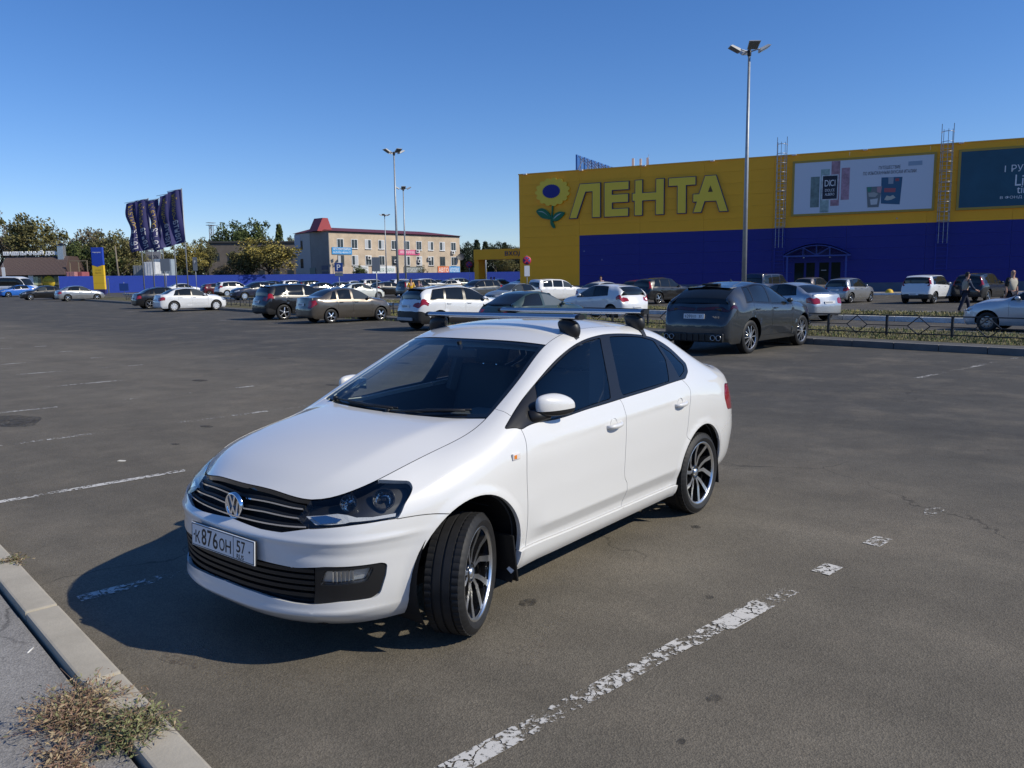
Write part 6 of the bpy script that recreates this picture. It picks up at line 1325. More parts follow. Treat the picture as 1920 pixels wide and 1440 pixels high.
SPECS = {
 'sedan': dict(fo=.83, wb=2.60, ro=.92, hw=.86, R=.31, clr=.20, hoodz=.74, cowl=(-.42,.985), wtop=(-1.12,1.365), roof=[(-1.5,1.425),(-1.9,1.42)], rend=(-2.40,1.34), rbase=(-2.98,1.065), deck=[(-3.15,1.04),(-3.40,1.01)],
   belt=[(.8,.66),(.2,.80),(-.4,.935),(-1.4,.965),(-2.6,1.0),(-3.4,.93)], wins=[(-.52,-.62,-1.46,-1.46),(-1.53,-1.53,-2.24,-2.20),(-2.31,-2.27,-2.56,-2.36)], doors=(-.50,-1.50,-2.32),
   head=[('f',.42,.60),('f',.62,.60),('s',.42,.66),('s',.34,.80),('f',.60,.745),('f',.46,.715)], tail=[('s',-3.10,.86),('s',-3.12,.70),('r',.62,.66),('r',.44,.68),('r',.44,.84),('r',.58,.90)], grille=(.40,.58,.70,.95), rplate=(-3.505,.72), fplate=(.84,.46), rbow=.02),
 'granta': dict(dark_pillars=0, fo=.80, wb=2.476, ro=.99, hw=.85, R=.298, clr=.20, hoodz=.76, cowl=(-.36,1.0), wtop=(-1.05,1.39), roof=[(-1.4,1.455),(-1.8,1.455)], rend=(-2.25,1.375), rbase=(-2.82,1.115), deck=[(-3.0,1.105),(-3.36,1.075)],
   belt=[(.8,.66),(.2,.82),(-.4,.955),(-1.4,.975),(-2.4,.995),(-3.4,.98)], wins=[(-.46,-.56,-1.36,-1.36),(-1.46,-1.46,-2.08,-2.06),(-2.17,-2.15,-2.50,-2.26)], doors=(-.46,-1.40,-2.14),
   head=[('f',.42,.62),('f',.62,.62),('s',.42,.66),('s',.36,.80),('f',.60,.76),('f',.46,.735)], tail=[('s',-3.14,.98),('s',-3.10,.80),('r',.66,.66),('r',.50,.66),('r',.50,.96),('r',.60,1.0)], grille=(.40,.58,.70,.95), rplate=(-3.44,.80), fplate=(.81,.46), rbow=.01, handle=0, wr=.03, mirm=None),
 'suv': dict(fo=.92, wb=2.70, ro=.98, hw=.91, R=.355, clr=.27, hoodz=.92, cowl=(-.48,1.14), wtop=(-1.18,1.56), roof=[(-1.6,1.635),(-2.4,1.63)], rend=(-3.12,1.56), rbase=(-3.50,1.12), 
   belt=[(.9,.80),(.2,.96),(-.5,1.08),(-1.6,1.11),(-2.8,1.15),(-3.6,1.08)], wins=[(-.60,-.70,-1.58,-1.56),(-1.66,-1.64,-2.44,-2.42),(-2.52,-2.50,-3.16,-2.94)], doors=(-.60,-1.62,-2.50),
   head=[('f',.46,.76),('f',.66,.76),('s',.46,.82),('s',.40,.95),('f',.64,.90),('f',.50,.87)], tail=[('s',-3.12,1.14),('s',-3.20,.98),('r',.62,.90),('r',.40,.94),('r',.46,1.08),('r',.60,1.12)], grille=(.44,.68,.86,.95), rplate=(-3.68,.86), fplate=(.93,.52), clad=.6, cladr=2.0, flare=.02, spoiler=1, rbow=.05, wr=.03),
 'crv': dict(fo=.90, wb=2.62, ro=.98, hw=.91, R=.35, clr=.26, hoodz=.90, cowl=(-.45,1.12), wtop=(-1.12,1.56), roof=[(-1.6,1.64),(-2.3,1.62)], rend=(-3.12,1.53), rbase=(-3.46,1.08),
   belt=[(.9,.80),(.2,.95),(-.5,1.05),(-1.6,1.07),(-2.8,1.10),(-3.5,1.06)], wins=[(-.57,-.67,-1.52,-1.50),(-1.60,-1.58,-2.40,-2.36),(-2.48,-2.44,-3.05,-2.78)], doors=(-.58,-1.56,-2.44),
   head=[('f',.46,.76),('f',.66,.76),('s',.46,.82),('s',.40,.94),('f',.64,.88),('f',.50,.85)], tail=[('s',-3.22,1.42),('s',-3.24,.98),('r',.68,.94),('r',.58,.96),('r',.56,1.30),('r',.55,1.42)], grille=(.44,.66,.84,.95), rplate=(-3.60,.92), fplate=(.91,.52), clad=.5, cladr=1.5, flare=.02, rbow=.08, wr=.03),
 'coupe_suv': dict(fo=.88, wb=2.71, ro=1.0, hw=.935, R=.375, clr=.25, hoodz=.93, cowl=(-.50,1.12), wtop=(-1.35,1.50), roof=[(-1.7,1.565),(-2.1,1.57)], rend=(-2.92,1.475), rbase=(-3.50,1.135),
   belt=[(.9,.80),(.2,.96),(-.5,1.06),(-1.6,1.10),(-2.6,1.16),(-3.6,1.10)], wins=[(-.64,-.80,-1.66,-1.66),(-1.76,-1.74,-2.52,-2.42),(-2.58,-2.48,-2.86,-2.68)], doors=(-.62,-1.70,-2.60),
   head=[('f',.50,.78),('f',.68,.78),('s',.46,.84),('s',.40,.92),('f',.66,.86),('f',.50,.84)], tail=[('s',-3.30,1.06),('s',-3.32,1.00),('r',.70,.965),('r',.02,.985),('r',.02,1.045),('r',.62,1.06)], grille=(.50,.56,.80,.9), rplate=(-3.785,.86), fplate=(.94,.48), flare=.026, spoiler=1, rbow=.05, bowr=.9, tailm=None, wr=.05, smudge=0),
 'wagon': dict(fo=.87, wb=2.635, ro=.92, hw=.88, R=.325, clr=.25, hoodz=.84, cowl=(-.45,1.06), wtop=(-1.15,1.44), roof=[(-1.5,1.515),(-2.1,1.515)], rend=(-3.02,1.43), rbase=(-3.36,1.10),
   belt=[(.85,.74),(.2,.90),(-.45,1.01),(-1.5,1.04),(-2.6,1.09),(-3.4,1.05)], wins=[(-.56,-.66,-1.50,-1.48),(-1.62,-1.58,-2.34,-2.26),(-2.42,-2.36,-2.98,-2.72)], doors=(-.56,-1.55,-2.40),
   head=[('f',.44,.70),('f',.64,.70),('s',.45,.76),('s',.36,.88),('f',.62,.83),('f',.48,.81)], tail=[('s',-3.02,1.00),('s',-3.08,.86),('r',.62,.82),('r',.40,.86),('r',.46,.96),('r',.60,1.0)], grille=(.42,.64,.78,.95), rplate=(-3.475,.86), fplate=(.88,.50), clad=.8, cladr=2.6, flare=.02, spoiler=2, rbow=.06, wr=.03),
 'hatch': dict(fo=.82, wb=2.60, ro=.76, hw=.88, R=.31, clr=.20, hoodz=.76, cowl=(-.42,1.0), wtop=(-1.12,1.39), roof=[(-1.5,1.45),(-2.0,1.44)], rend=(-2.78,1.35), rbase=(-3.14,1.03),
   belt=[(.8,.68),(.2,.82),(-.4,.95),(-1.4,.98),(-2.4,1.04),(-3.2,.98)], wins=[(-.54,-.64,-1.48,-1.46),(-1.55,-1.53,-2.36,-2.22)], doors=(-.52,-1.52,-2.36),
   head=[('f',.42,.62),('f',.62,.62),('s',.42,.70),('s',.25,.82),('f',.60,.755),('f',.46,.73)], tail=[('s',-2.86,.96),('s',-2.90,.84),('r',.60,.78),('r',.42,.80),('r',.46,.92),('r',.60,.96)], grille=(.36,.40,.56,1.1), rplate=(-3.37,.52), fplate=(.83,.46), rbow=.05, bowr=1.3),
 'city_hatch': dict(fo=.76, wb=2.46, ro=.63, hw=.84, R=.295, clr=.19, hoodz=.78, cowl=(-.42,1.0), wtop=(-1.0,1.40), roof=[(-1.4,1.46),(-1.9,1.455)], rend=(-2.60,1.38), rbase=(-2.90,.98),
   belt=[(.8,.68),(.2,.84),(-.4,.95),(-1.4,.97),(-2.4,.99),(-3.1,.95)], wins=[(-.52,-.62,-1.36,-1.34),(-1.43,-1.41,-2.12,-2.04),(-2.19,-2.12,-2.50,-2.34)], doors=(-.50,-1.40,-2.14),
   head=[('f',.40,.62),('f',.58,.62),('s',.38,.68),('s',.32,.80),('f',.56,.77),('f',.42,.75)], tail=[('s',-2.76,.96),('s',-2.76,.76),('r',.64,.72),('r',.50,.74),('r',.50,.90),('r',.58,.96)], grille=(.34,.58,.70,.95), rplate=(-3.08,.78), fplate=(.77,.44), rbow=.05),
 'box_hatch': dict(fo=.80, wb=2.57, ro=.77, hw=.90, R=.32, clr=.22, hoodz=.88, cowl=(-.46,1.08), wtop=(-1.02,1.53), roof=[(-1.4,1.575),(-2.1,1.57)], rend=(-2.92,1.53), rbase=(-3.14,1.14),
   belt=[(.8,.78),(.2,.93),(-.4,1.03),(-1.4,1.06),(-2.4,1.10),(-3.2,1.08)], wins=[(-.56,-.66,-1.44,-1.42),(-1.50,-1.48,-2.28,-2.22),(-2.36,-2.30,-2.70,-2.60)], doors=(-.54,-1.47,-2.30),
   head=[('f',.44,.70),('f',.62,.70),('s',.40,.76),('s',.34,.92),('f',.60,.86),('f',.46,.84)], tail=[('s',-2.90,1.46),('s',-2.94,1.06),('r',.72,1.00),('r',.60,1.02),('r',.56,1.40),('r',.58,1.46)], grille=(.36,.66,.78,.95), rplate=(-3.335,.54), fplate=(.81,.48), clad=.45, cladr=2.4, flare=.016, topy=.72, blunt=1),
 'mpv': dict(dark_pillars=0, fo=.80, wb=2.905, ro=.77, hw=.875, R=.30, clr=.22, hoodz=.84, cowl=(-.40,1.06), wtop=(-1.06,1.50), roof=[(-1.5,1.60),(-2.4,1.63)], rend=(-3.45,1.56), rbase=(-3.58,1.10),
   belt=[(.8,.74),(.2,.90),(-.4,1.02),(-1.4,1.05),(-2.6,1.08),(-3.6,1.08)], wins=[(-.52,-.62,-1.42,-1.40),(-1.50,-1.48,-2.34,-2.32),(-2.42,-2.40,-3.20,-3.12)], doors=(-.50,-1.46,-2.38),
   head=[('f',.42,.68),('f',.62,.68),('s',.42,.72),('s',.36,.88),('f',.60,.83),('f',.46,.81)], tail=[('s',-3.50,1.12),('s',-3.52,.80),('r',.74,.74),('r',.66,.76),('r',.64,1.06),('r',.66,1.12)], grille=(.40,.62,.74,.95), rplate=(-3.665,.82), fplate=(.81,.46), topy=.70, bowr=.55),
 'old_hatch': dict(dark_pillars=0, fo=.78, wb=2.46, ro=.76, hw=.81, R=.285, clr=.20, hoodz=.76, cowl=(-.45,.92), wtop=(-1.14,1.27), roof=[(-1.4,1.325),(-1.9,1.325)], rend=(-2.22,1.27), rbase=(-2.96,.93),
   belt=[(.8,.70),(.2,.80),(-.4,.875),(-1.4,.885),(-2.4,.90),(-3.1,.88)], wins=[(-.54,-.64,-1.55,-1.55),(-1.66,-1.66,-2.62,-2.28)], doors=(-.52,-1.62),
   head=[('f',.46,.58),('f',.62,.58),('s',.46,.60),('s',.46,.70),('f',.60,.72),('f',.46,.72)], tail=[('s',-2.98,.82),('s',-2.98,.62),('r',.62,.60),('r',.46,.60),('r',.46,.82),('r',.60,.83)], grille=(.42,.58,.70,1.0), rplate=(-3.225,.70), fplate=(.79,.42), handle=0, blunt=1, bowf=.5, bowr=.5, wr=.02, crown=.03, smudge=0, flare=.006),
 'old_sedan': dict(dark_pillars=0, fo=.82, wb=2.49, ro=.95, hw=.84, R=.285, clr=.19, hoodz=.70, cowl=(-.48,.955), wtop=(-1.16,1.335), roof=[(-1.5,1.39),(-1.9,1.385)], rend=(-2.30,1.31), rbase=(-2.88,1.05), deck=[(-3.05,1.04),(-3.32,1.02)],
   belt=[(.8,.63),(.2,.77),(-.4,.91),(-1.4,.94),(-2.5,.96),(-3.4,.93)], wins=[(-.58,-.68,-1.42,-1.40),(-1.50,-1.48,-2.12,-2.08),(-2.20,-2.16,-2.50,-2.28)], doors=(-.56,-1.46,-2.18),
   head=[('f',.44,.58),('f',.66,.58),('s',.44,.60),('s',.42,.68),('f',.64,.68),('f',.46,.67)], tail=[('s',-3.14,.92),('s',-3.14,.74),('r',.62,.70),('r',.30,.72),('r',.30,.86),('r',.58,.92)], grille=(.36,.54,.66,.95), rplate=(-3.42,.62), fplate=(.83,.40), handle=0, wr=.02),
 'jeep': dict(dark_pillars=0, fo=.80, wb=2.70, ro=.95, hw=.90, R=.38, clr=.35, hoodz=1.05, cowl=(-.55,1.20), wtop=(-1.0,1.72), roof=[(-1.5,1.78),(-2.4,1.78)], rend=(-3.45,1.74), rbase=(-3.55,1.20),
   belt=[(.8,.95),(.2,1.06),(-.5,1.14),(-1.6,1.16),(-2.8,1.16),(-3.6,1.15)], wins=[(-.66,-.74,-1.50,-1.48),(-1.58,-1.56,-2.40,-2.36),(-2.48,-2.46,-3.26,-3.22)], doors=(-.64,-1.54,-2.44),
   head=[('f',.50,.80),('f',.68,.80),('s',.46,.84),('s',.44,.98),('f',.66,.96),('f',.52,.96)], tail=[('s',-3.50,1.0),('s',-3.50,.84),('r',.72,.80),('r',.64,.80),('r',.64,.98),('r',.70,1.0)], grille=(.46,.76,.94,1.0), rplate=(-3.665,.74), fplate=(.81,.55), clad=.8, cladr=1.8, flare=.04, topy=.76, blunt=1, bowf=.5, bowr=.35, wr=.02),
 'minibus': dict(fo=.95, wb=3.7, ro=1.3, hw=1.0, R=.36, clr=.28, hoodz=1.15, cowl=(.05,1.40), wtop=(-.62,2.28), roof=[(-1.2,2.50),(-3.0,2.55)], rend=(-4.75,2.48), rbase=(-4.92,1.40),
   belt=[(.9,1.05),(.4,1.20),(-.2,1.36),(-1.6,1.36),(-2.8,1.36),(-5.0,1.36)], wins=[(-.10,-.20,-.95,-.92),(-1.05,-1.03,-2.20,-2.20),(-2.26,-2.26,-3.40,-3.40),(-3.46,-3.46,-4.60,-4.58)], doors=(-.05,-1.0,-2.22),
   head=[('f',.55,.80),('f',.75,.80),('s',.50,.86),('s',.48,1.05),('f',.72,1.06),('f',.58,1.04)], tail=[('s',-4.86,1.2),('s',-4.86,.84),('r',.84,.80),('r',.76,.80),('r',.76,1.18),('r',.82,1.2)], grille=(.5,.80,1.0,.95), rplate=(-5.0,.70), fplate=(.96,.55), topy=.80, bowr=.35, wr=.02, crown=.06),
}
SPECS['coupe_suv']['tailm'] = mat('smoked_tail_lamp', (.06,.006,.008), .08, coat=1)
# ------------------------------------------------------------- lamp posts
LAMPW = mat('lamp_housing', (.46,.46,.45), .45); LAMPG = mat('lamp_glass_grey', (.16,.17,.18), .25); POLE = mat('pole_galvanised', (.33,.35,.37), .5, metal=.45, noise=(3,.12))
def lamp_mast(loc, H, rz, label, heads=4):
    t = thing('lamp_mast', label, 'lamp post', loc, rz, 'lamp masts over the car park')
    b = MB(); b.tube([(0,0,0),(0,0,H*.5),(0,0,H-.5)], [.14,.105,.065], 12); b.build('mast', POLE, t); b = MB(); b.lathe([(.22,0),(.22,.03),(.15,.05),(.15,.5),(.13,.55)], 12); b.build('mast_base', POLE, t)
    b = MB(); b.lathe([(.10,H-.62),(.11,H-.5),(.11,H-.35),(.05,H-.28)], 10); b.build('mast_head', BLK, t)
    for k in range(heads):
        a = 2*math.pi*k/heads+.35; c, s = math.cos(a), math.sin(a); b = MB(); b.tube([(0,0,H-.42),(c*.45,s*.45,H-.28),(c*.6,s*.6,H-.24)], .035, 6); ar = b.build('arm', POLE, t)
        M = Matrix.Translation((c*.78,s*.78,H-.30)) @ Matrix.Rotation(a, 4, 'Z') @ Matrix.Rotation(R(-28), 4, 'Y')
        b = MB(); b.add([M @ Vector(p) for p in ((-.28,-.27,.0),(.34,-.31,.0),(.34,.31,.0),(-.28,.27,.0),(-.22,-.20,.15),(.24,-.22,.12),(.24,.22,.12),(-.22,.20,.15))], [(0,1,5,4),(1,2,6,5),(2,3,7,6),(3,0,4,7),(4,5,6,7),(3,2,1,0)]); h = b.build('floodlight', LAMPW, t)
        b = MB(); b.box(None, (.50,.48,.02), M=M @ Matrix.Translation((.03,0,-.012))); b.build('floodlight_glass', LAMPG, h)
lamp_mast(survey(1400,44.5), 14, .3, 'tall steel lamp mast with four floodlights rising before the blue wall'); lamp_mast(survey(751,78), 14, 1.0, 'tall lamp mast standing beside the small P parking sign'); lamp_mast(survey(766,110), 14, .5, 'lamp mast standing before the brick office block'); lamp_mast(survey(730,157), 14, .2, 'distant lamp mast at the blue fence'); lamp_mast(survey(916,120), 6.2, .2, 'short grey post by the far corner of the hypermarket', 0)
# ------------------------------------------------------------- flags
FLB = mat('flag_navy', (.030,.030,.125), .75); FLY = mat('flag_gold', (.42,.30,.07), .7); FLW = mat('flag_white', (.62,.62,.66), .7)
for i, (px, D, zt) in enumerate(((275,86,10.3),(294,85,10.4),(314,84,10.3),(336,82,10.6),(357,80,10.8))):
    P = survey(px, D); t = thing('flag_pole', ('navy banner on a steel pole, nearest the sign pylon', 'navy banner on a steel pole, second from the sign pylon', 'navy banner on a steel pole, middle one of the five banners', 'navy banner on a steel pole, second from the grey parking sign', 'navy banner on a steel pole, next to the grey parking sign')[i], 'flag', P, math.atan2(SR.y, SR.x), 'row of banners by the blue fence')   # local x = to the right, seen from the car park
    b = MB(); b.tube([(0,0,0),(0,0,zt)], [.07,.045], 8); b.build('pole', POLE, t); b = MB(); b.tube([(0,0,zt-.06),(-1.45,0,zt-.30)], .025, 5); b.build('arm', POLE, t)
    b = MB(); nx, nz = 10, 30; hh = 5.1; V = []; r_ = random.Random(i)
    ph = r_.uniform(0,6); sway = r_.uniform(.25,.45)
    def fp(q, s_): return (-.06-1.42*q*(1-.22*math.sin(s_*5.2+ph)**2*(i in (0,2,3))), .16*math.sin(q*5+s_*4+ph)*(.3+s_)+.1*math.sin(q*9+ph), zt-.08-.24*q-hh*s_-.05*q)
    for kz in range(nz+1):
        for kx in range(nx+1):
            q, s_ = kx/nx, kz/nz; x, y, z = fp(q, s_); V.append((x+sway*s_*s_*.55+.10*math.sin(s_*6+ph)*q, y, z))
    b.add(V, [(a*(nx+1)+c, a*(nx+1)+c+1, (a+1)*(nx+1)+c+1, (a+1)*(nx+1)+c) for a in range(nz) for c in range(nx)], True); fl = b.build('banner', FLB, t)
    for s_, z0, z1, m_ in (('онлайн', .06, .46, FLY), ('лента', .56, .97, FLW)):      # the print shows through, so it reads mirrored
        me = text_mesh(s_, 1.0, .0); xs = [v.co.x for v in me.vertices]; ys = [v.co.y for v in me.vertices]
        for v in me.vertices:
            u = (v.co.x-min(xs))/(max(xs)-min(xs)); w_ = (v.co.y-min(ys))/(max(ys)-min(ys)); s2 = z1-(z1-z0)*u; q = .30+.46*(1-w_)
            x, y, z = fp(q, s2); v.co = (x+sway*s2*s2*.55+.10*math.sin(s2*6+ph)*q, y-.02, z)
        me.materials.append(m_); add_obj('banner_lettering', me, fl)
    x, y, z = fp(.54, .51); b = MB(); b.lathe([(.16,-.01),(.24,0),(.16,.01)], 14, Matrix.Translation((x+sway*.14,y-.03,z)) @ Matrix.Rotation(R(90),4,'X')); b.build('banner_emblem', FLY, fl)
# camera arm on the last flag pole, pylon, signs
t = thing('sign_pylon', 'tall blue and yellow sign pylon before the blue fence', 'sign', survey(192,112), math.atan2(SR.y, SR.x)); W_ = 1.55
b = MB(); b.box((0,0,.35), (W_*1.0,.5,.7)); b.build('base', FLB, t)
PYY = mat('pylon_yellow', (.78,.50,.03), .45); PYB = mat('pylon_blue', (.02,.06,.42), .45)
b = MB(); b.bbox((0,0,2.35), (W_,.45,3.3), .02); y_ = b.build('yellow_panel', PYY, t); b = MB(); b.bbox((0,0,5.25), (W_*.98,.45,2.4), .02); bl_ = b.build('blue_panel', PYB, t)
b = MB(); b.prism([(-W_*.48,4.06),(W_*.48,4.06),(0,3.80)], 0, .01, Matrix(((1,0,0,0),(0,0,-1,-.226),(0,1,0,0),(0,0,0,1)))); b.build('chevron', PYB, t)
for s_, z, w_, h_ in (('ЭТО МОЯ',3.35,.8,.16),('ЛЕНТА',2.95,.9,.26)): text('pylon_lettering', s_, 1.0, mat('pylon_ink', (.32,.20,.03), .6), y_, Matrix(((1,0,0,0),(0,0,-1,-.228),(0,1,0,z),(0,0,0,1))), .004, fit=(w_,h_))
text('pylon_lettering', 'гипермаркет', 1.0, mat('sign_white'), bl_, Matrix(((1,0,0,0),(0,0,-1,-.228),(0,1,0,5.75),(0,0,0,1))), .004, fit=(1.2,.16))
for z in (1.55, 2.6): b = MB(); b.box((0,-.001,z), (W_+.006,.455,.03)); b.build('joint', mat('pylon_joint', (.45,.28,.03), .5), t)
SGN = mat('sign_back_grey', (.20,.22,.25), .5, metal=.3); SBL = mat('sign_blue', (.02,.06,.24), .5); SRD = mat('sign_red', (.55,.03,.06), .5)
def sign(px, D, H, plates, label, face=0.0):
    t = thing('road_sign', label, 'road sign', survey(px, D), math.atan2(SR.y, SR.x)+face); b = MB(); b.tube([(0,0,0),(0,0,H)], .03, 8); b.build('post', POLE, t)
    for z, w_, h_, m_, s_ in plates:
        b = MB()
        if s_ == 'o': b.lathe([(w_/2,-.01),(w_/2,.01),(.0001,.012)], 24, Matrix.Translation((0,-.05,z)) @ Matrix.Rotation(R(90),4,'X'))
        else: b.bbox((0,-.045,z), (w_,.03,h_), .006)
        o = b.build('sign_plate', m_, t)
        if s_ == 'o': b = MB(); b.lathe([(w_/2*.80,.0122),(w_/2*.80,.016),(.0001,.017)], 24, Matrix.Translation((0,-.05,z)) @ Matrix.Rotation(R(90),4,'X')); b.build('sign_field', SBL, o); b = MB(); [b.box(None, (w_*.82,.10,.004), M=Matrix.Translation((0,-.072,z)) @ Matrix.Rotation(R(90),4,'X') @ Matrix.Rotation(R(a),4,'Z')) for a in (45,-45)][:0]; b.box(None, (w_*.8,.09,.004), M=Matrix.Translation((0,-.071,z)) @ Matrix.Rotation(R(90),4,'X') @ Matrix.Rotation(R(45),4,'Z')); b.box(None, (w_*.8,.09,.003), M=Matrix.Translation((0,-.074,z)) @ Matrix.Rotation(R(90),4,'X') @ Matrix.Rotation(R(-45),4,'Z')); b.build('sign_bar', SRD, o)
        elif s_: text('sign_letter', s_, 1.0, mat('sign_white'), o, Matrix(((1,0,0,0),(0,0,-1,-.063),(0,1,0,z),(0,0,0,1))), .003, fit=(w_*.42,h_*.62))
sign(641,60,3.05,[(2.72,.62,.66,SBL,'P'),(2.22,.60,.28,SGN,None)],'blue P parking sign on a thin post'); sign(711,44,3.0,[(2.66,.44,.76,SGN,None)],'grey back of a square road sign on a thin post'); sign(993,58,3.35,[(3.0,.62,.62,SRD,'o'),(2.25,.38,.75,PLW,None)],'round no stopping sign with a white plate under it before the yellow wall'); sign(885,92,3.6,[(3.2,.75,.75,SRD,'o')],'dark round no stopping sign by the blue fence')
sign(373,70,3.8,[(3.28,.38,1.15,SGN,None),(3.45,.32,.42,SBL,'P')],'tall grey parking sign beside the flag poles'); sign(317,80,4.0,[(3.4,.95,1.2,SGN,None)],'large grey back of a board among the flag poles'); sign(14,120,4.6,[(3.2,.5,1.6,mat('sign_white'),None)],'white vertical sign beside the grill house'); sign(208,100,2.2,[(1.2,.22,1.7,SGN,None)],'narrow grey post plate right of the pylon'); sign(237,98,1.7,[(1.1,1.1,.9,SBL,None)],'low blue notice with pale print by the fence')
b = MB(); b.tube([(0,0,0),(.25,0,7.4)], [.16,.11], 8); o = b.build('utility_pole', mat('old_wood', (.20,.17,.13), .9, noise=(4,.2)), None, survey(229,132)); tag(o, 'bare wooden utility pole in front of the trees', 'pole')
t = thing('gantry', 'rusty steel frame behind the blue fence', 'frame', survey(155,150), math.atan2(SR.y, SR.x)); RST = mat('rust_frame', (.25,.20,.13), .8)
for x in (-1.6,0,1.6): b = MB(); b.box((x,0,2.8), (.14,.14,5.6)); b.build('upright', RST, t)
b = MB(); b.box((0,0,5.55), (3.4,.16,.16)); b.build('beam', RST, t)
t = thing('lattice_mast', 'small lattice mast above the trees', 'mast', survey(407,240), 0); LM_ = mat('mast_dark', (.14,.09,.09), .7)
for dx, dy in ((-.5,-.5),(.5,-.5),(.5,.5),(-.5,.5)): b = MB(); b.bar((dx,dy,0),(dx*.8,dy*.8,17.5),.14); b.build('leg', LM_, t)
for k in range(9): b = MB(); [b.bar((-.5,-.5,2*k),(.5,-.5,2*k+1.8),.08), b.bar((.5,-.5,2*k),(-.5,-.5,2*k+1.8),.08)]; b.build('brace', LM_, t)
b = MB(); b.box((0,0,17.6), (2.4,1.6,.12)); b.box((0,0,18.3), (2.4,1.6,.08)); b.build('platform', LM_, t)
# ------------------------------------------------------------- trees
BARK = mat('bark', (.09,.075,.06), .9, noise=(3,.3)); TW = mat('twig_grey', (.17,.155,.14), .9)
LEAF = {'green': [(0.073, 0.099, 0.029), (0.112, 0.139, 0.04), (0.04, 0.059, 0.021)], 'olive': [(0.139, 0.132, 0.046), (0.191, 0.165, 0.059), (0.073, 0.073, 0.029)], 'yellow': [(0.251, 0.205, 0.046), (0.33, 0.264, 0.066), (0.139, 0.125, 0.037)], 'brown': [(0.152, 0.125, 0.073), (0.205, 0.165, 0.092), (0.092, 0.079, 0.05)], 'grey': [(0.238, 0.218, 0.191), (0.304, 0.277, 0.244), (0.145, 0.132, 0.119)], 'dark': [(0.03, 0.046, 0.021), (0.046, 0.063, 0.028), (0.018, 0.028, 0.014)]}
LM = {k: [mat('leaf_%s_%d' % (k, i), c, .85) for i, c in enumerate(v)] for k, v in LEAF.items()}
def tree_proto(kind, seed):
    """unit tree: height 1, crown about 1 wide before scaling; returns trunk mesh and crown mesh (three leaf slots)"""
    r = random.Random(seed); tr = MB(); cl = []
    if kind == 'conifer':
        tr.tube([(0,0,0),(0,0,.95)], [.022,.004], 6)
        for k in range(16):
            z = .14+.82*k/16; rad = .30*(1-(z-.1)/.92)**.8*r.uniform(.75,1.1)+.02
            for q in range(7): a = r.uniform(0,6.28); cl.append((Vector((rad*.62*math.cos(a), rad*.62*math.sin(a), z-.02)), rad*.55, .05))
        ls = .030
    else:
        H0 = .30 if kind != 'tall' else .22; tr.tube([(0,0,0),(.01,0,H0*.6),(.0,.01,H0+.05),(0,0,.62)], [.030,.024,.018,.006], 7)
        nl = 11
        for k in range(nl):
            a = 2*math.pi*k/nl+r.uniform(-.4,.4); z0 = H0*r.uniform(.7,1.3); el = r.uniform(.5,1.25); L_ = r.uniform(.26,.44); e = Vector((math.cos(a)*math.cos(el)*L_, math.sin(a)*math.cos(el)*L_, math.sin(el)*L_+.02)); p = Vector((0,0,z0)); m_ = p+e*.55+Vector((0,0,-.02)); q = p+e
            tr.tube([p, m_, q], [.012,.008,.003], 4); cl.append((q, r.uniform(.09,.15), .10)); cl.append((m_+Vector((0,0,.06)), r.uniform(.08,.12), .09))
            for j in range(2): b2 = q+Vector((r.uniform(-.14,.14), r.uniform(-.14,.14), r.uniform(-.02,.16))); tr.tube([m_, b2], [.006,.002], 3, False); cl.append((b2, r.uniform(.06,.11), .08))
        for j in range(16): a = r.uniform(0,6.28); q = r.random()**.5; cl.append((Vector((.34*q*math.cos(a), .34*q*math.sin(a), .55+.38*(1-q*q)*r.uniform(.4,1.0))), r.uniform(.07,.12), .09))
        ls = .0205
    V = []; F = []; MI = []
    per = {'conifer': 20, 'round': 74, 'tall': 66, 'sparse': 16}[kind]
    for c, rad, th in cl:
        tone = r.choices((0,1,2), (.45,.30,.25))[0]
        for i in range(per):
            d = Vector((r.gauss(0,1), r.gauss(0,1), r.gauss(0,.8))).normalized(); p = c+d*rad*(r.random()**.45); n_ = Vector((r.gauss(0,1), r.gauss(0,1), r.gauss(.4,1))).normalized(); x = n_.orthogonal().normalized(); y = n_.cross(x); s_ = ls*r.uniform(.5,1.25); b = len(V)
            V += [p+x*s_, p+y*s_*.6, p-x*s_, p-y*s_*.6]; F.append((b,b+1,b+2,b+3)); MI.append(tone if r.random() < .6 else r.randrange(3))
    me = bpy.data.meshes.new('crown'); me.from_pydata([tuple(v) for v in V], [], F); [me.materials.append(None) for _ in range(3)]; me.polygons.foreach_set('material_index', MI); me.update()
    return tr.mesh('trunk', BARK), me
TP = {k: [tree_proto(k, 20+i) for i in range(n)] for k, n in (('round',3),('tall',2),('sparse',2),('conifer',2))}
def tree(px, D, H, W, kind, tone, label, group=None, k=0, name=None):
    P = survey(px, D); t = thing(name or {'conifer':'spruce_tree','sparse':'bare_tree'}.get(kind,'tree'), label, 'tree', P, rng.uniform(0,6.28), group); tm, cm = TP[kind][k % len(TP[kind])]
    a = add_obj('trunk', tm, t); a.scale = (W, W, H); c = add_obj('crown', cm, t); c.scale = (W*1.05, W*1.05, H); c['kind'] = 'stuff'
    for i in range(3): c.material_slots[i].link = 'OBJECT'; c.material_slots[i].material = LM[tone][i]
    return t
tree(4,176,19.5,8.0,'sparse','grey','leafless pale grey poplar at the far left',k=0); tree(22,182,15,8,'sparse','grey','second leafless grey tree beside the pale poplar',k=1)
tree(72,170,17.0,15,'round','olive','broad olive tree towering over the grill house',k=0); tree(40,178,14.5,11,'round','brown','brownish tree behind the white rooftop letters',k=1); tree(116,184,15.4,9,'sparse','brown','thin brown tree behind the steel chimney',k=0)
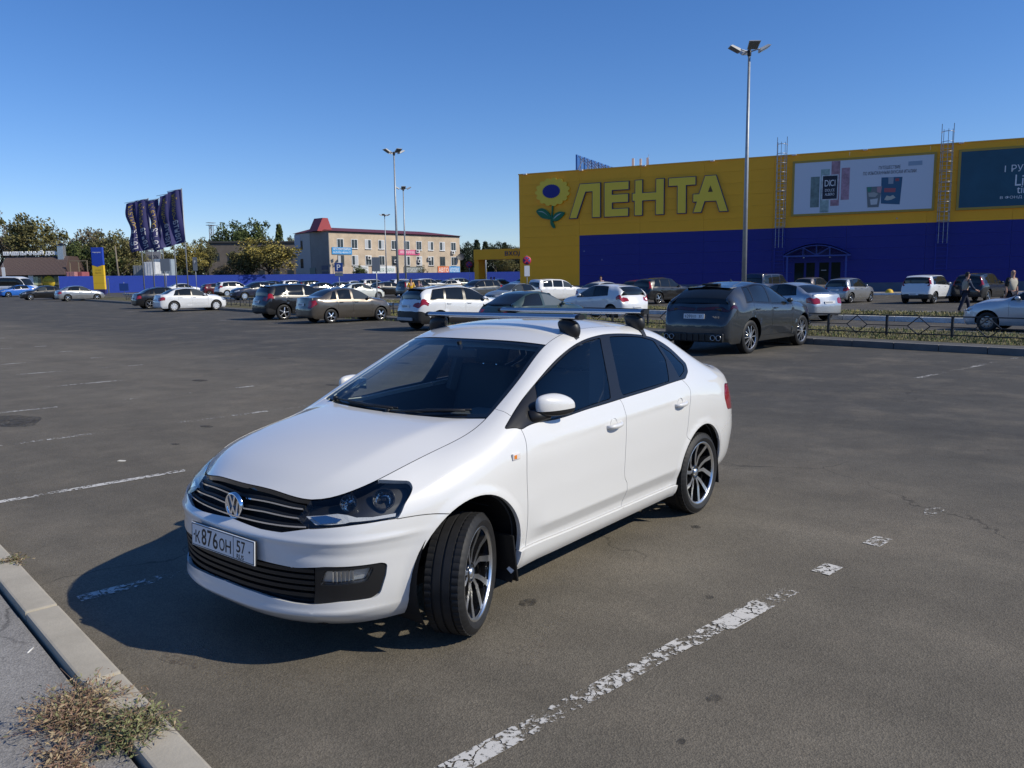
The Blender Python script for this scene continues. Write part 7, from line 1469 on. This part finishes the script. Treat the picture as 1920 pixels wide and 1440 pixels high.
tree(146,160,11.0,9.5,'round','green','dense green tree right of the grill house chimney',k=2); tree(172,186,15.0,11,'tall','brown','tall brownish tree behind the sign pylon',k=0); tree(200,178,13.5,9,'round','brown','rounded brown tree above the sign pylon',k=1)
tree(228,160,13.2,11,'tall','olive','tall olive tree behind the wooden utility pole',k=1); tree(252,168,11.0,9,'round','olive','olive tree half hidden by the left banners',k=0); tree(210,158,9,8,'round','green','green tree behind the blue and yellow pylon',k=1)
tree(322,176,9.6,7,'round','olive','olive tree between the banner poles and the grey workshop',k=2); tree(362,172,10.5,8.5,'round','yellow','yellowish tree at the corner of the grey workshop',k=0); tree(392,180,11.5,7.5,'round','olive','olive tree in front of the grey workshop wall',k=1)
tree(440,222,19.0,16,'tall','green','big green tree rising behind the grey workshop',k=0); tree(482,228,19.4,15,'round','green','second big green tree behind the grey workshop',k=1); tree(415,225,15,10,'round','olive','olive tree beside the lattice mast',k=2); tree(533,232,18.6,8.5,'conifer','green','spruce standing behind the brick office block',k=0); tree(553,236,15,8,'round','olive','olive tree behind the spruce',k=0)
tree(510,145,9.6,14.0,'round','yellow','wide yellowing tree leaning over the blue fence',k=1); tree(470,147,8.0,9.0,'round','olive','olive tree beside the wide yellowing tree',k=0); tree(430,150,5.2,6,'round','brown','low brown bush behind the blue fence',k=2,name='bush'); tree(680,153,4.4,3.5,'round','green','green bush against the brick block',k=1,name='bush'); tree(797,156,4.4,3.0,'sparse','olive','thin bush under the dark banner of the brick block',k=1,name='bush')
for i, (px, D, H, W, kd, tn) in enumerate(((882,290,15,11,'round','dark'),(900,296,16,10,'conifer','dark'),(916,300,15.5,10,'conifer','dark'),(935,292,15,11,'round','dark'),(952,300,15,10,'conifer','dark'),(968,296,14.5,10,'round','dark'),(986,300,15,11,'conifer','dark'))):
    tree(px,D,H,W,kd,tn,'dark %s beyond the fence, %s from the brick block towards the hypermarket' % ('spruce' if kd == 'conifer' else 'leafy tree', ('first','second','third','fourth','fifth','sixth','seventh')[i]),'wood beyond the brick office block',k=i)
tree(905,240,5.5,5,'round','yellow','golden bush below the dark wood',k=0,name='bush'); tree(950,236,8.5,7,'round','yellow','golden autumn tree beside the hypermarket corner',k=1); tree(962,232,7.5,6,'round','olive','olive bush by the hypermarket corner',k=2,name='bush')
tree(-70,170,16,14,'round','olive','olive tree beyond the grill house, left of the poplar',k=1); tree(-150,175,15,14,'tall','brown','brown tree at the edge of the site',k=0)
# a belt of far woods round the horizon
r_ = random.Random(9); V = []; F = []; MI = []
for i in range(46000):
    an = r_.uniform(0, 2*math.pi); back = max(0, -math.cos(an-CAM_YAW)); D = r_.uniform(345, 430)*(1-.55*min(1, back*1.6)); p = STN+Vector((math.cos(an)*D, math.sin(an)*D, 0)); p.z = gz(p.x, p.y); px = an*1500; h = 9+3.5*math.sin(px*.013)+2*math.sin(px*.041+1)+r_.gauss(0,1.1)+3*back; z = p.z+h*r_.random()**.85; x = Vector((r_.gauss(0,1), r_.gauss(0,1), r_.gauss(0,1))).normalized(); y = x.orthogonal().normalized(); s_ = r_.uniform(.9,2.4); b = len(V); q = Vector((p.x, p.y, z)); V += [q+x*s_, q+y*s_, q-x*s_, q-y*s_]; F.append((b,b+1,b+2,b+3)); MI.append(r_.randrange(3))
me = bpy.data.meshes.new('distant_wood'); me.from_pydata([tuple(v) for v in V], [], F); [me.materials.append(m) for m in LM['dark']]; me.polygons.foreach_set('material_index', MI); me.update(); tag(link(bpy.data.objects.new('distant_wood', me)), 'low dark wood far off along the horizon', 'wood', kind='stuff')
# ------------------------------------------------------------- parked cars
P_W = paint('clean_white', (.70,.71,.72)); P_BK = paint('black', (.008,.008,.009)); P_GR = paint('graphite', (.060,.066,.072), .55, .32); P_BR = paint('taupe', (.125,.108,.090), .6, .34); P_SI = paint('silver', (.42,.43,.44), .7, .32); P_SK = paint('light_silver', (.46,.48,.50), .55, .32); P_GN = paint('dark_green', (.030,.055,.050), .2, .35); P_CR = paint('cream_white', (.60,.63,.60)); P_BL = paint('bright_blue', (.02,.13,.50)); P_MA = paint('maroon', (.085,.010,.016)); P_RE = paint('red', (.20,.012,.018)); P_BG = paint('beige_grey', (.20,.175,.165), .5, .35); P_GY = paint('mid_grey', (.105,.108,.108), .5, .35); P_SG = paint('pale_green_silver', (.30,.34,.35), .5, .35); P_DB = paint('dark_blue', (.012,.016,.04))
AW = F_ANG; TO = F_ANG+math.pi; LE_ = math.atan2(-FE.y, -FE.x)
ROW1 = 'cars parked nose-in along the railing'; ROW2 = 'cars on the drive behind the railing'; ROW3 = 'cars parked before the hypermarket'; ROW4 = 'cars parked before the blue fence'
def ax(loc, kind, heading, frac=0.0):                    # loc = point on the ground under the rear axle centre -> front axle origin
    wb = SPECS[kind]['wb']; return (loc[0]+math.cos(heading)*wb, loc[1]+math.sin(heading)*wb)
def rear_at(kind, p, heading): return ax(p, kind, heading)
CLEARG = CARGLASS_C
g = car('coupe_suv', 'dark grey coupe crossover with four round exhausts parked at the railing', P_GR, rear_at('coupe_suv', Vector((-14.62,-3.72,0))+Vector((-math.sin(AW+.11), math.cos(AW+.11), 0))*.80, AW+.11), AW+.11, ROW1, 'ten', mat('bright_rim', (.72,.73,.75), .25, metal=.8), plate_text=(('В',-.205,.036,.056),('391',-.112,.125,.078),('ЕО',.012,.085,.056),('57',.165,.075,.056)))
tx = -SPECS['coupe_suv']['wb']-SPECS['coupe_suv']['ro']
for y in (.52,.66,-.52,-.66):
    b = MB(); b.lathe([(.052,-.10),(.062,-.02),(.060,.0),(.050,-.004),(.046,-.10)], 20, Matrix.Translation((tx-.04,y,.40)), 'X'); V = b.V; b.V = [(2*(tx-.04)-v[0], v[1], v[2]) for v in V]; b.F = [f[::-1] for f in b.F]; b.build('exhaust', mat('exhaust_steel', (.45,.45,.46), .3, metal=1), g); b = MB(); b.lathe([(.047,0),(.0001,.001)], 16, Matrix.Translation((tx-.02,y,.40)), 'X'); b.build('exhaust_bore', DARK, g)
b = MB(); b.bbox((tx+.03,0,.40), (.08,1.50,.20), .03); b.build('rear_diffuser', BLK, g)
for i in range(5): b = MB(); b.box((tx-.015,-.30+.15*i,.40), (.03,.03,.16)); b.build('diffuser_fin', PLASTIC, g)
b = MB(); b.bbox((tx+.215,0,1.015), (.06,1.20,.075), .02); b.build('lamp_bar', GBLK, g)
b = MB(); b.lathe([(.058,0),(.060,.012),(.046,.014),(.044,.004)], 24, frame(Vector((tx+.180,0,1.015)), Vector((0,-1,0)), Vector((0,0,1)))); e_ = b.build('rear_emblem', CHR, g)
text('rear_emblem_mark', 'V', .1, CHR, g, frame(Vector((tx+.178,0,1.015)), Vector((0,-1,0)), Vector((0,0,1))), .004, fit=(.055,.06)); text('model_badge', 'UNI-S', .1, CHR, g, frame(Vector((tx+.105,-.50,.845)), Vector((0,-1,0)), Vector((0,0,1))), .004, fit=(.20,.04))
b = MB(); b.add([(-1.9,-.01,1.60),(-2.02,-.008,1.60),(-2.02,0,1.68),(-2.02,.008,1.60)], [(0,1,2),(0,2,3),(1,3,2)]); b.build('shark_fin', BLK, g)
b = MB(); b.bbox((-2.9,0,1.555), (.14,.42,.05), .015); b.build('spoiler_bridge', BLK, g); b = MB(); b.bar((-3.35,-.12,1.225),(-3.36,.22,1.215),.025,.02); b.build('rear_wiper', BLK, g)
b = MB(); b.bbox((-.62,-.925,.42), (.02,.02,.16), .006); b.build('side_vent_trim', CHR, g)
g = car('wagon', 'white crossover estate with black roof rails and grey bumper trim', P_W, rear_at('wagon', lot(16.2,-19.35), AW-.06), AW-.06, ROW1, 'ten', DISC, rails=True)
tx = -SPECS['wagon']['wb']-SPECS['wagon']['ro']; b = MB(); b.bbox((tx+.01,0,.42), (.06,1.0,.11), .02); b.build('skid_plate', mat('skid_grey', (.36,.36,.37), .5), g)
g = car('old_hatch', 'old dark green three door hatchback with tinted glass and pale pillars', P_GN, rear_at('old_hatch', lot(16.2,-15.1), AW+.10), AW+.10, ROW1, 'cover', DISC, CARGLASS, plate=False, clear=mat('hazy_glass', (.12,.14,.15), .08))
car('granta', 'metallic taupe brown saloon parked beside the black crossover', P_BR, rear_at('granta', lot(16.55,-27.3), AW+.03), AW+.03, ROW1, 'five', SILV, clear=CLEARG)
car('suv', 'glossy black crossover with chrome window line beside the brown saloon', P_BK, rear_at('suv', lot(16.9,-32.2), AW+.02), AW+.02, ROW1, 'five', mat('bright_rim'))
car('sedan', 'clean white saloon with bright wheels parked near the banner poles', P_W, rear_at('sedan', lot(17.6,-47.7), AW), AW, ROW1, 'cover', mat('rim_pale', (.66,.67,.68), .35, metal=.4), clear=CLEARG)
car('sedan', 'black saloon behind the white saloon near the banner poles', P_BK, rear_at('sedan', lot(18.4,-54.2), AW-.03), AW-.03, ROW1, 'five', DISC)
car('sedan', 'silver saloon parked alone before the sign pylon', P_SI, rear_at('sedan', lot(20.6,-83.0), AW+.04), AW+.04, ROW1, 'five', mat('bright_rim'), clear=CLEARG)
car('sedan', 'black saloon facing out beside the silver saloon', P_BK, lot(19.4,-92.0)[:2], TO+.05, ROW1, 'ten', mat('bright_rim'), clear=CLEARG)
car('hatch', 'bright blue hatchback behind the black saloon facing out', P_BL, survey(14,100)[:2], TO+.2, ROW1, 'five')
car('minibus', 'white minibus with dark side windows by the grill house', P_W, survey(60,104)[:2], math.atan2(SR.y, SR.x)-.15, None, 'cover', DISC)
car('old_sedan', 'silver saloon driving past behind the railing at the right', paint('pale_silver', (.58,.60,.62), .35, .34), far(26.3,-4.6)[:2], LE_+.03, ROW2, 'cover', DISC, clear=CARGLASS, name='car')
car('sedan', 'light silver saloon half hidden by the dark grey crossover', P_SK, survey(1437,33.2)[:2], LE_-.25, ROW2, 'five', clear=CLEARG)
car('hatch', 'white rounded hatchback standing behind the railing', P_W, survey(1098,35.5)[:2], LE_-.05, ROW2, 'five', DISC, clear=CLEARG)
def by_rear(kind, px, D, h): p = survey(px, D); return rear_at(kind, p, h)
car('mpv', 'white people carrier with dark side strip beside the yellow wall', P_W, by_rear('mpv', 1018, 58, AW-.12), AW-.12, ROW3, 'five', clear=CLEARG)
car('sedan', 'white saloon with red tail lamps before the blue wall', P_W, by_rear('sedan', 1114, 52.5, AW), AW, ROW3, 'five')
car('crv', 'black off-roader with tall red tail lamps before the blue wall', P_BK, by_rear('crv', 1222, 52, AW-.05), AW-.05, ROW3, 'five')
car('hatch', 'dark red hatchback behind the black off-roader', P_RE, by_rear('hatch', 1192, 61, AW), AW, ROW3, 'five')
g = car('jeep', 'dark boxy jeep with spare wheel on its back door', P_DB, by_rear('jeep', 1428, 53, AW), AW, ROW3, 'five'); ty, rb_ = wheel_meshes(.38, 'five'); tx = -SPECS['jeep']['wb']-SPECS['jeep']['ro']; add_obj('spare_tyre', ty, g, (tx-.06,.15,.98), (0,0,R(90)))
car('city_hatch', 'grey beige hatchback with a yellow sticker on its rear window', P_BG, by_rear('city_hatch', 1515, 57, AW), AW, ROW3, 'five')
car('city_hatch', 'silver hatchback with dark grey bumper strip before the entrance canopy', P_SI, by_rear('city_hatch', 1579, 48.5, AW), AW, ROW3, 'five')
car('box_hatch', 'white boxy hatchback with black bumper and tall tail lamps', P_W, by_rear('box_hatch', 1731, 46, AW), AW, ROW3, 'five')
car('crv', 'black estate off-roader beside the white boxy hatchback', P_BK, by_rear('crv', 1830, 46.5, AW), AW, ROW3, 'five')
car('sedan', 'cream white saloon parked alone on the drive', P_CR, by_rear('sedan', 655, 70, AW-.05), AW-.05, ROW4, 'cover', DISC, clear=CLEARG)
car('suv', 'dusty grey crossover facing out beside the old hatchback', P_GY, survey(872,63)[:2], TO, ROW4, 'five', clear=CARGLASS)
car('sedan', 'pale green silver saloon facing out beside the white people carrier', P_SG, survey(938,51.5)[:2], TO+.05, ROW4, 'five', clear=CLEARG)
for i, (kind, px, D, p_, h, lab) in enumerate((('suv',690,98,P_W,AW,'white crossover parked before the brick block, left of the black hatchback'),('hatch',714,80,P_BK,AW,'black hatchback beside the cream white saloon'),('suv',748,92,P_W,AW,'white crossover behind the lamp mast'),('crv',768,76,P_GY,AW,'grey off-roader beside the person in yellow'),('suv',792,98,P_W,AW,'white crossover behind the grey off-roader'),('hatch',826,100,P_W,TO,'white hatchback facing out before the blue fence'),('suv',856,104,P_SG,AW,'pale crossover before the blue fence'),('hatch',392,92,P_MA,AW,'maroon hatchback parked behind the white saloon'),('suv',424,88,P_W,AW,'white crossover beside the maroon hatchback'),('suv',455,74,P_DB,TO,'dark blue crossover behind the black crossover'),('suv',540,104,P_W,AW,'white crossover under the yellowing tree'),('sedan',330,100,P_W,AW,'white saloon behind the banner poles'),('crv',575,96,P_BK,AW,'black off-roader left of the brick block'),('sedan',594,88,P_DB,AW,'dark saloon beside the black off-roader'),('sedan',618,92,P_SI,TO,'silver saloon facing out before the brick block'),('crv',500,96,P_BK,AW,'black off-roader under the yellowing tree'),('sedan',905,88,P_W,AW,'white saloon beside the two dark figures'),('suv',972,100,P_W,TO,'white crossover at the corner of the hypermarket'),('hatch',735,104,P_W,AW,'white hatchback far off by the blue fence'),('sedan',812,112,P_DB,AW,'dark saloon far off by the blue fence'),('sedan',655,110,P_W,AW,'white saloon far off before the brick block'),('sedan',930,106,P_BK,AW,'black saloon beside the hypermarket corner'))):
    q = survey(px, D); car(kind, lab, p_, (rear_at(kind, q, h) if h == AW else q[:2]), h+rng.uniform(-.04,.04), ROW4, rng.choice(('five','ten','cover')), clear=None)
# ------------------------------------------------------------- people
def skin_mesh(V, E, rad, name, sub=1):
    me = bpy.data.meshes.new(name); me.from_pydata(V, E, []); o = bpy.data.objects.new(name, me); md = o.modifiers.new('skin', 'SKIN'); md.use_smooth_shade = True
    for i, sv in enumerate(me.skin_vertices[0].data): r = rad[i]; sv.radius = r if isinstance(r, tuple) else (r, r); sv.use_root = (i == 0)
    o.modifiers.new('s', 'SUBSURF').levels = sub; out = eval_mesh(o); out.name = name; return out
SKIN = mat('skin', (.48,.27,.19), .55)
def person(loc, rz, label, top, legs, hair, pose='stand', vest=None, sleeve=None, H=1.75, bald=False, group=None):
    """stands at loc, faces local +x"""
    t = thing('person', label, 'person', loc, rz, group); k = H/1.75
    st = {'stand': (.04,-.04), 'walk': (.30,-.26)}[pose]; lean = .05 if pose == 'walk' else 0
    ar = {'stand': ((.03,-.03),(.05,.02)), 'walk': ((.30,.42),(-.05,.10))}[pose]
    J = {'pel': (0,0,.96), 'wai': (.01,0,1.10), 'che': (.02+lean*.6,0,1.30), 'nec': (.02+lean,0,1.47), 'hd0': (.035+lean,0,1.56), 'hd1': (.045+lean,0,1.66), 'hd2': (.035+lean,0,1.735)}
    for s, n in ((1,'l'),(-1,'r')):
        f = st[0] if s == 1 else st[1]; fa, fh = ar[0] if s == -1 else ar[1]
        J['hip'+n] = (0,.10*s,.90); J['kne'+n] = (f*.55+.03,.10*s,.50); J['ank'+n] = (f*.95-.02,.10*s,.09); J['toe'+n] = (f*.95+.16,.12*s,.035)
        J['sho'+n] = (.015+lean,.19*s,1.42); J['elb'+n] = (fa*.5-.02+lean,.25*s,1.13); J['wri'+n] = (fa+lean,.25*s-.04*s*(fa > .2),.90+.10*(fa > .2)); J['han'+n] = (fh+lean,.24*s-.05*s*(fh > .3),.80+.16*(fh > .3))
    Rd = {'pel':(.13,.11),'wai':(.135,.10),'che':(.15,.11),'nec':.055,'hd0':.068,'hd1':.085,'hd2':.055}
    for n in 'lr': Rd.update({'hip'+n:.095,'kne'+n:.062,'ank'+n:.045,'toe'+n:.035,'sho'+n:.062,'elb'+n:.043,'wri'+n:.030,'han'+n:.032})
    E = [('pel','wai'),('wai','che'),('che','nec'),('nec','hd0'),('hd0','hd1'),('hd1','hd2')]+[e for n in 'lr' for e in (('pel','hip'+n),('hip'+n,'kne'+n),('kne'+n,'ank'+n),('ank'+n,'toe'+n),('che','sho'+n),('sho'+n,'elb'+n),('elb'+n,'wri'+n),('wri'+n,'han'+n))]
    def make(nm, edges, grow, m_, par=t):
        ks = list(dict.fromkeys(a for e in edges for a in e)); ix = {a: i for i, a in enumerate(ks)}; V = [tuple(c*k for c in J[a]) for a in ks]
        rd = [tuple((q+grow)*k for q in Rd[a]) if isinstance(Rd[a], tuple) else (Rd[a]+grow)*k for a in ks]
        me = skin_mesh(V, [(ix[a], ix[b]) for a, b in edges], rd, nm); me.materials.append(m_); me.shade_smooth(); return add_obj(nm, me, par)
    body = make('body', E, 0, SKIN)
    make('top', [('pel','wai'),('wai','che')]+[(a, b+n) for n in 'lr' for a, b in (('che','sho'),)]+[('sho'+n,'elb'+n) for n in 'lr']+([('elb'+n,'wri'+n) for n in 'lr'] if sleeve else []), .018, sleeve or top)
    if sleeve or vest: make('vest', [('pel','wai'),('wai','che')]+[('che','sho'+n) for n in 'lr'], .032, vest or top)
    make('trousers', [e for n in 'lr' for e in (('pel','hip'+n),('hip'+n,'kne'+n),('kne'+n,'ank'+n))], .020, legs); make('shoes', [('ankl','toel')], .018, BLK); make('shoes', [('ankr','toer')], .018, BLK)
    hx, hy, hz0 = [c*k for c in J['hd1']]
    if not bald:
        b = MB(); b.lathe([(.0001,.118),(.05,.108),(.085,.07),(.100,.02),(.098,-.04),(.085,-.09)], 16, Matrix.Translation((hx-.018,hy,hz0+.012))); V = b.V; b.V = [(v[0]-.05*(v[2] < hz0) if v[0] > hx-.02 else v[0], v[1], v[2]+(.07 if (v[0] > hx+.03 and v[2] < hz0+.05) else 0)) for v in V]; b.build('hair', hair, t)
    for s in (1,-1):
        b = MB(); b.lathe([(.0001,.006),(.009,.004),(.011,0)], 8, Matrix.Translation((hx+.082,s*.032,hz0+.012)) @ Matrix.Rotation(R(90),4,'Y')); b.build('eye', BLK, body)
        b = MB(); b.lathe([(.0001,.012),(.016,.008),(.022,0)], 8, Matrix.Translation((hx,s*.088,hz0-.005)) @ Matrix.Rotation(R(-90*s),4,'X')); b.build('ear', SKIN, body)
        h = J['han'+('l' if s == 1 else 'r')]; w_ = J['wri'+('l' if s == 1 else 'r')]; d = (Vector(h)-Vector(w_)).normalized(); sd = d.cross(Vector((0,1,0))).normalized(); 
        for q in range(4): b = MB(); o_ = Vector(h)*k+sd*(.026*(q-1.5)/1.5); b.tube([o_, o_+d*.045*k, o_+d*.075*k+Vector((.0,-.015*s,0))], [.009,.008,.006], 5); b.build('finger', SKIN, body)
        b = MB(); o_ = Vector(w_)*k*.4+Vector(h)*k*.6; b.tube([o_, o_+sd*.03+d*.02, o_+sd*.035+d*.05], [.010,.009,.006], 5); b.build('thumb', SKIN, body)
    b = MB(); b.add([(hx+.080,-.014,hz0-.02),(hx+.080,.014,hz0-.02),(hx+.108,0,hz0-.022),(hx+.082,0,hz0+.03)], [(0,2,3),(2,1,3),(0,1,2)]); b.build('nose', SKIN, body)
    b = MB(); b.box((hx+.080,0,hz0-.052), (.012,.045,.008)); b.build('mouth', mat('lips', (.30,.12,.10), .6), body)
    return t
CL = lambda n, c: mat('cloth_'+n, c, .85)
HB = mat('hair_dark', (.015,.012,.010), .6); HBR = mat('hair_brown', (.07,.04,.02), .6)
person(survey(1816,35.0), math.atan2(SR.y, SR.x)-.1, 'dark haired man in beige vest walking behind the railing', CL('beige', (.36,.32,.25)), CL('denim', (.015,.02,.04)), HB, 'walk', vest=CL('beige', (.36,.32,.25)), sleeve=CL('navy', (.02,.035,.07)))
person(survey(1903,30.5), math.atan2(SR.y, SR.x)+1.9+math.pi, 'bald man in cream vest beyond the silver saloon', CL('black', (.012,.012,.013)), CL('denim', (.015,.02,.04)), HB, 'stand', vest=CL('cream', (.42,.39,.33)), bald=True, H=1.84)
person(survey(775,60), math.atan2(-SF.y,-SF.x)+.4, 'person in yellow T-shirt beside the lamp mast', CL('yellow', (.62,.36,.02)), CL('denim', (.015,.02,.04)), HBR, 'stand', H=1.80)
person(survey(790,63), math.atan2(-SF.y,-SF.x)-.2, 'person in checked pale top beside the one in yellow', CL('plaid', (.35,.26,.32)), CL('black', (.012,.012,.013)), HBR, 'stand', H=1.66)
for px, D, lab in ((911,92,'dark clad person standing alone by the white saloon near the short grey post'),(925,88,'dark clad person just beside the short grey post'),(931,89,'dark clad person just past the short grey post')): person(survey(px,D), rng.uniform(0,6), lab, CL('black', (.012,.012,.013)), CL('black', (.012,.012,.013)), HB, 'stand', sleeve=CL('black', (.012,.012,.013)), group='dark figures near the far corner')
person(survey(1131,58), math.atan2(-SF.y,-SF.x), 'person seen behind the white saloon before the blue wall', CL('plaid', (.35,.26,.32)), CL('denim', (.015,.02,.04)), HBR, 'stand', H=1.78)
bpy.data.scenes.remove(TMP)
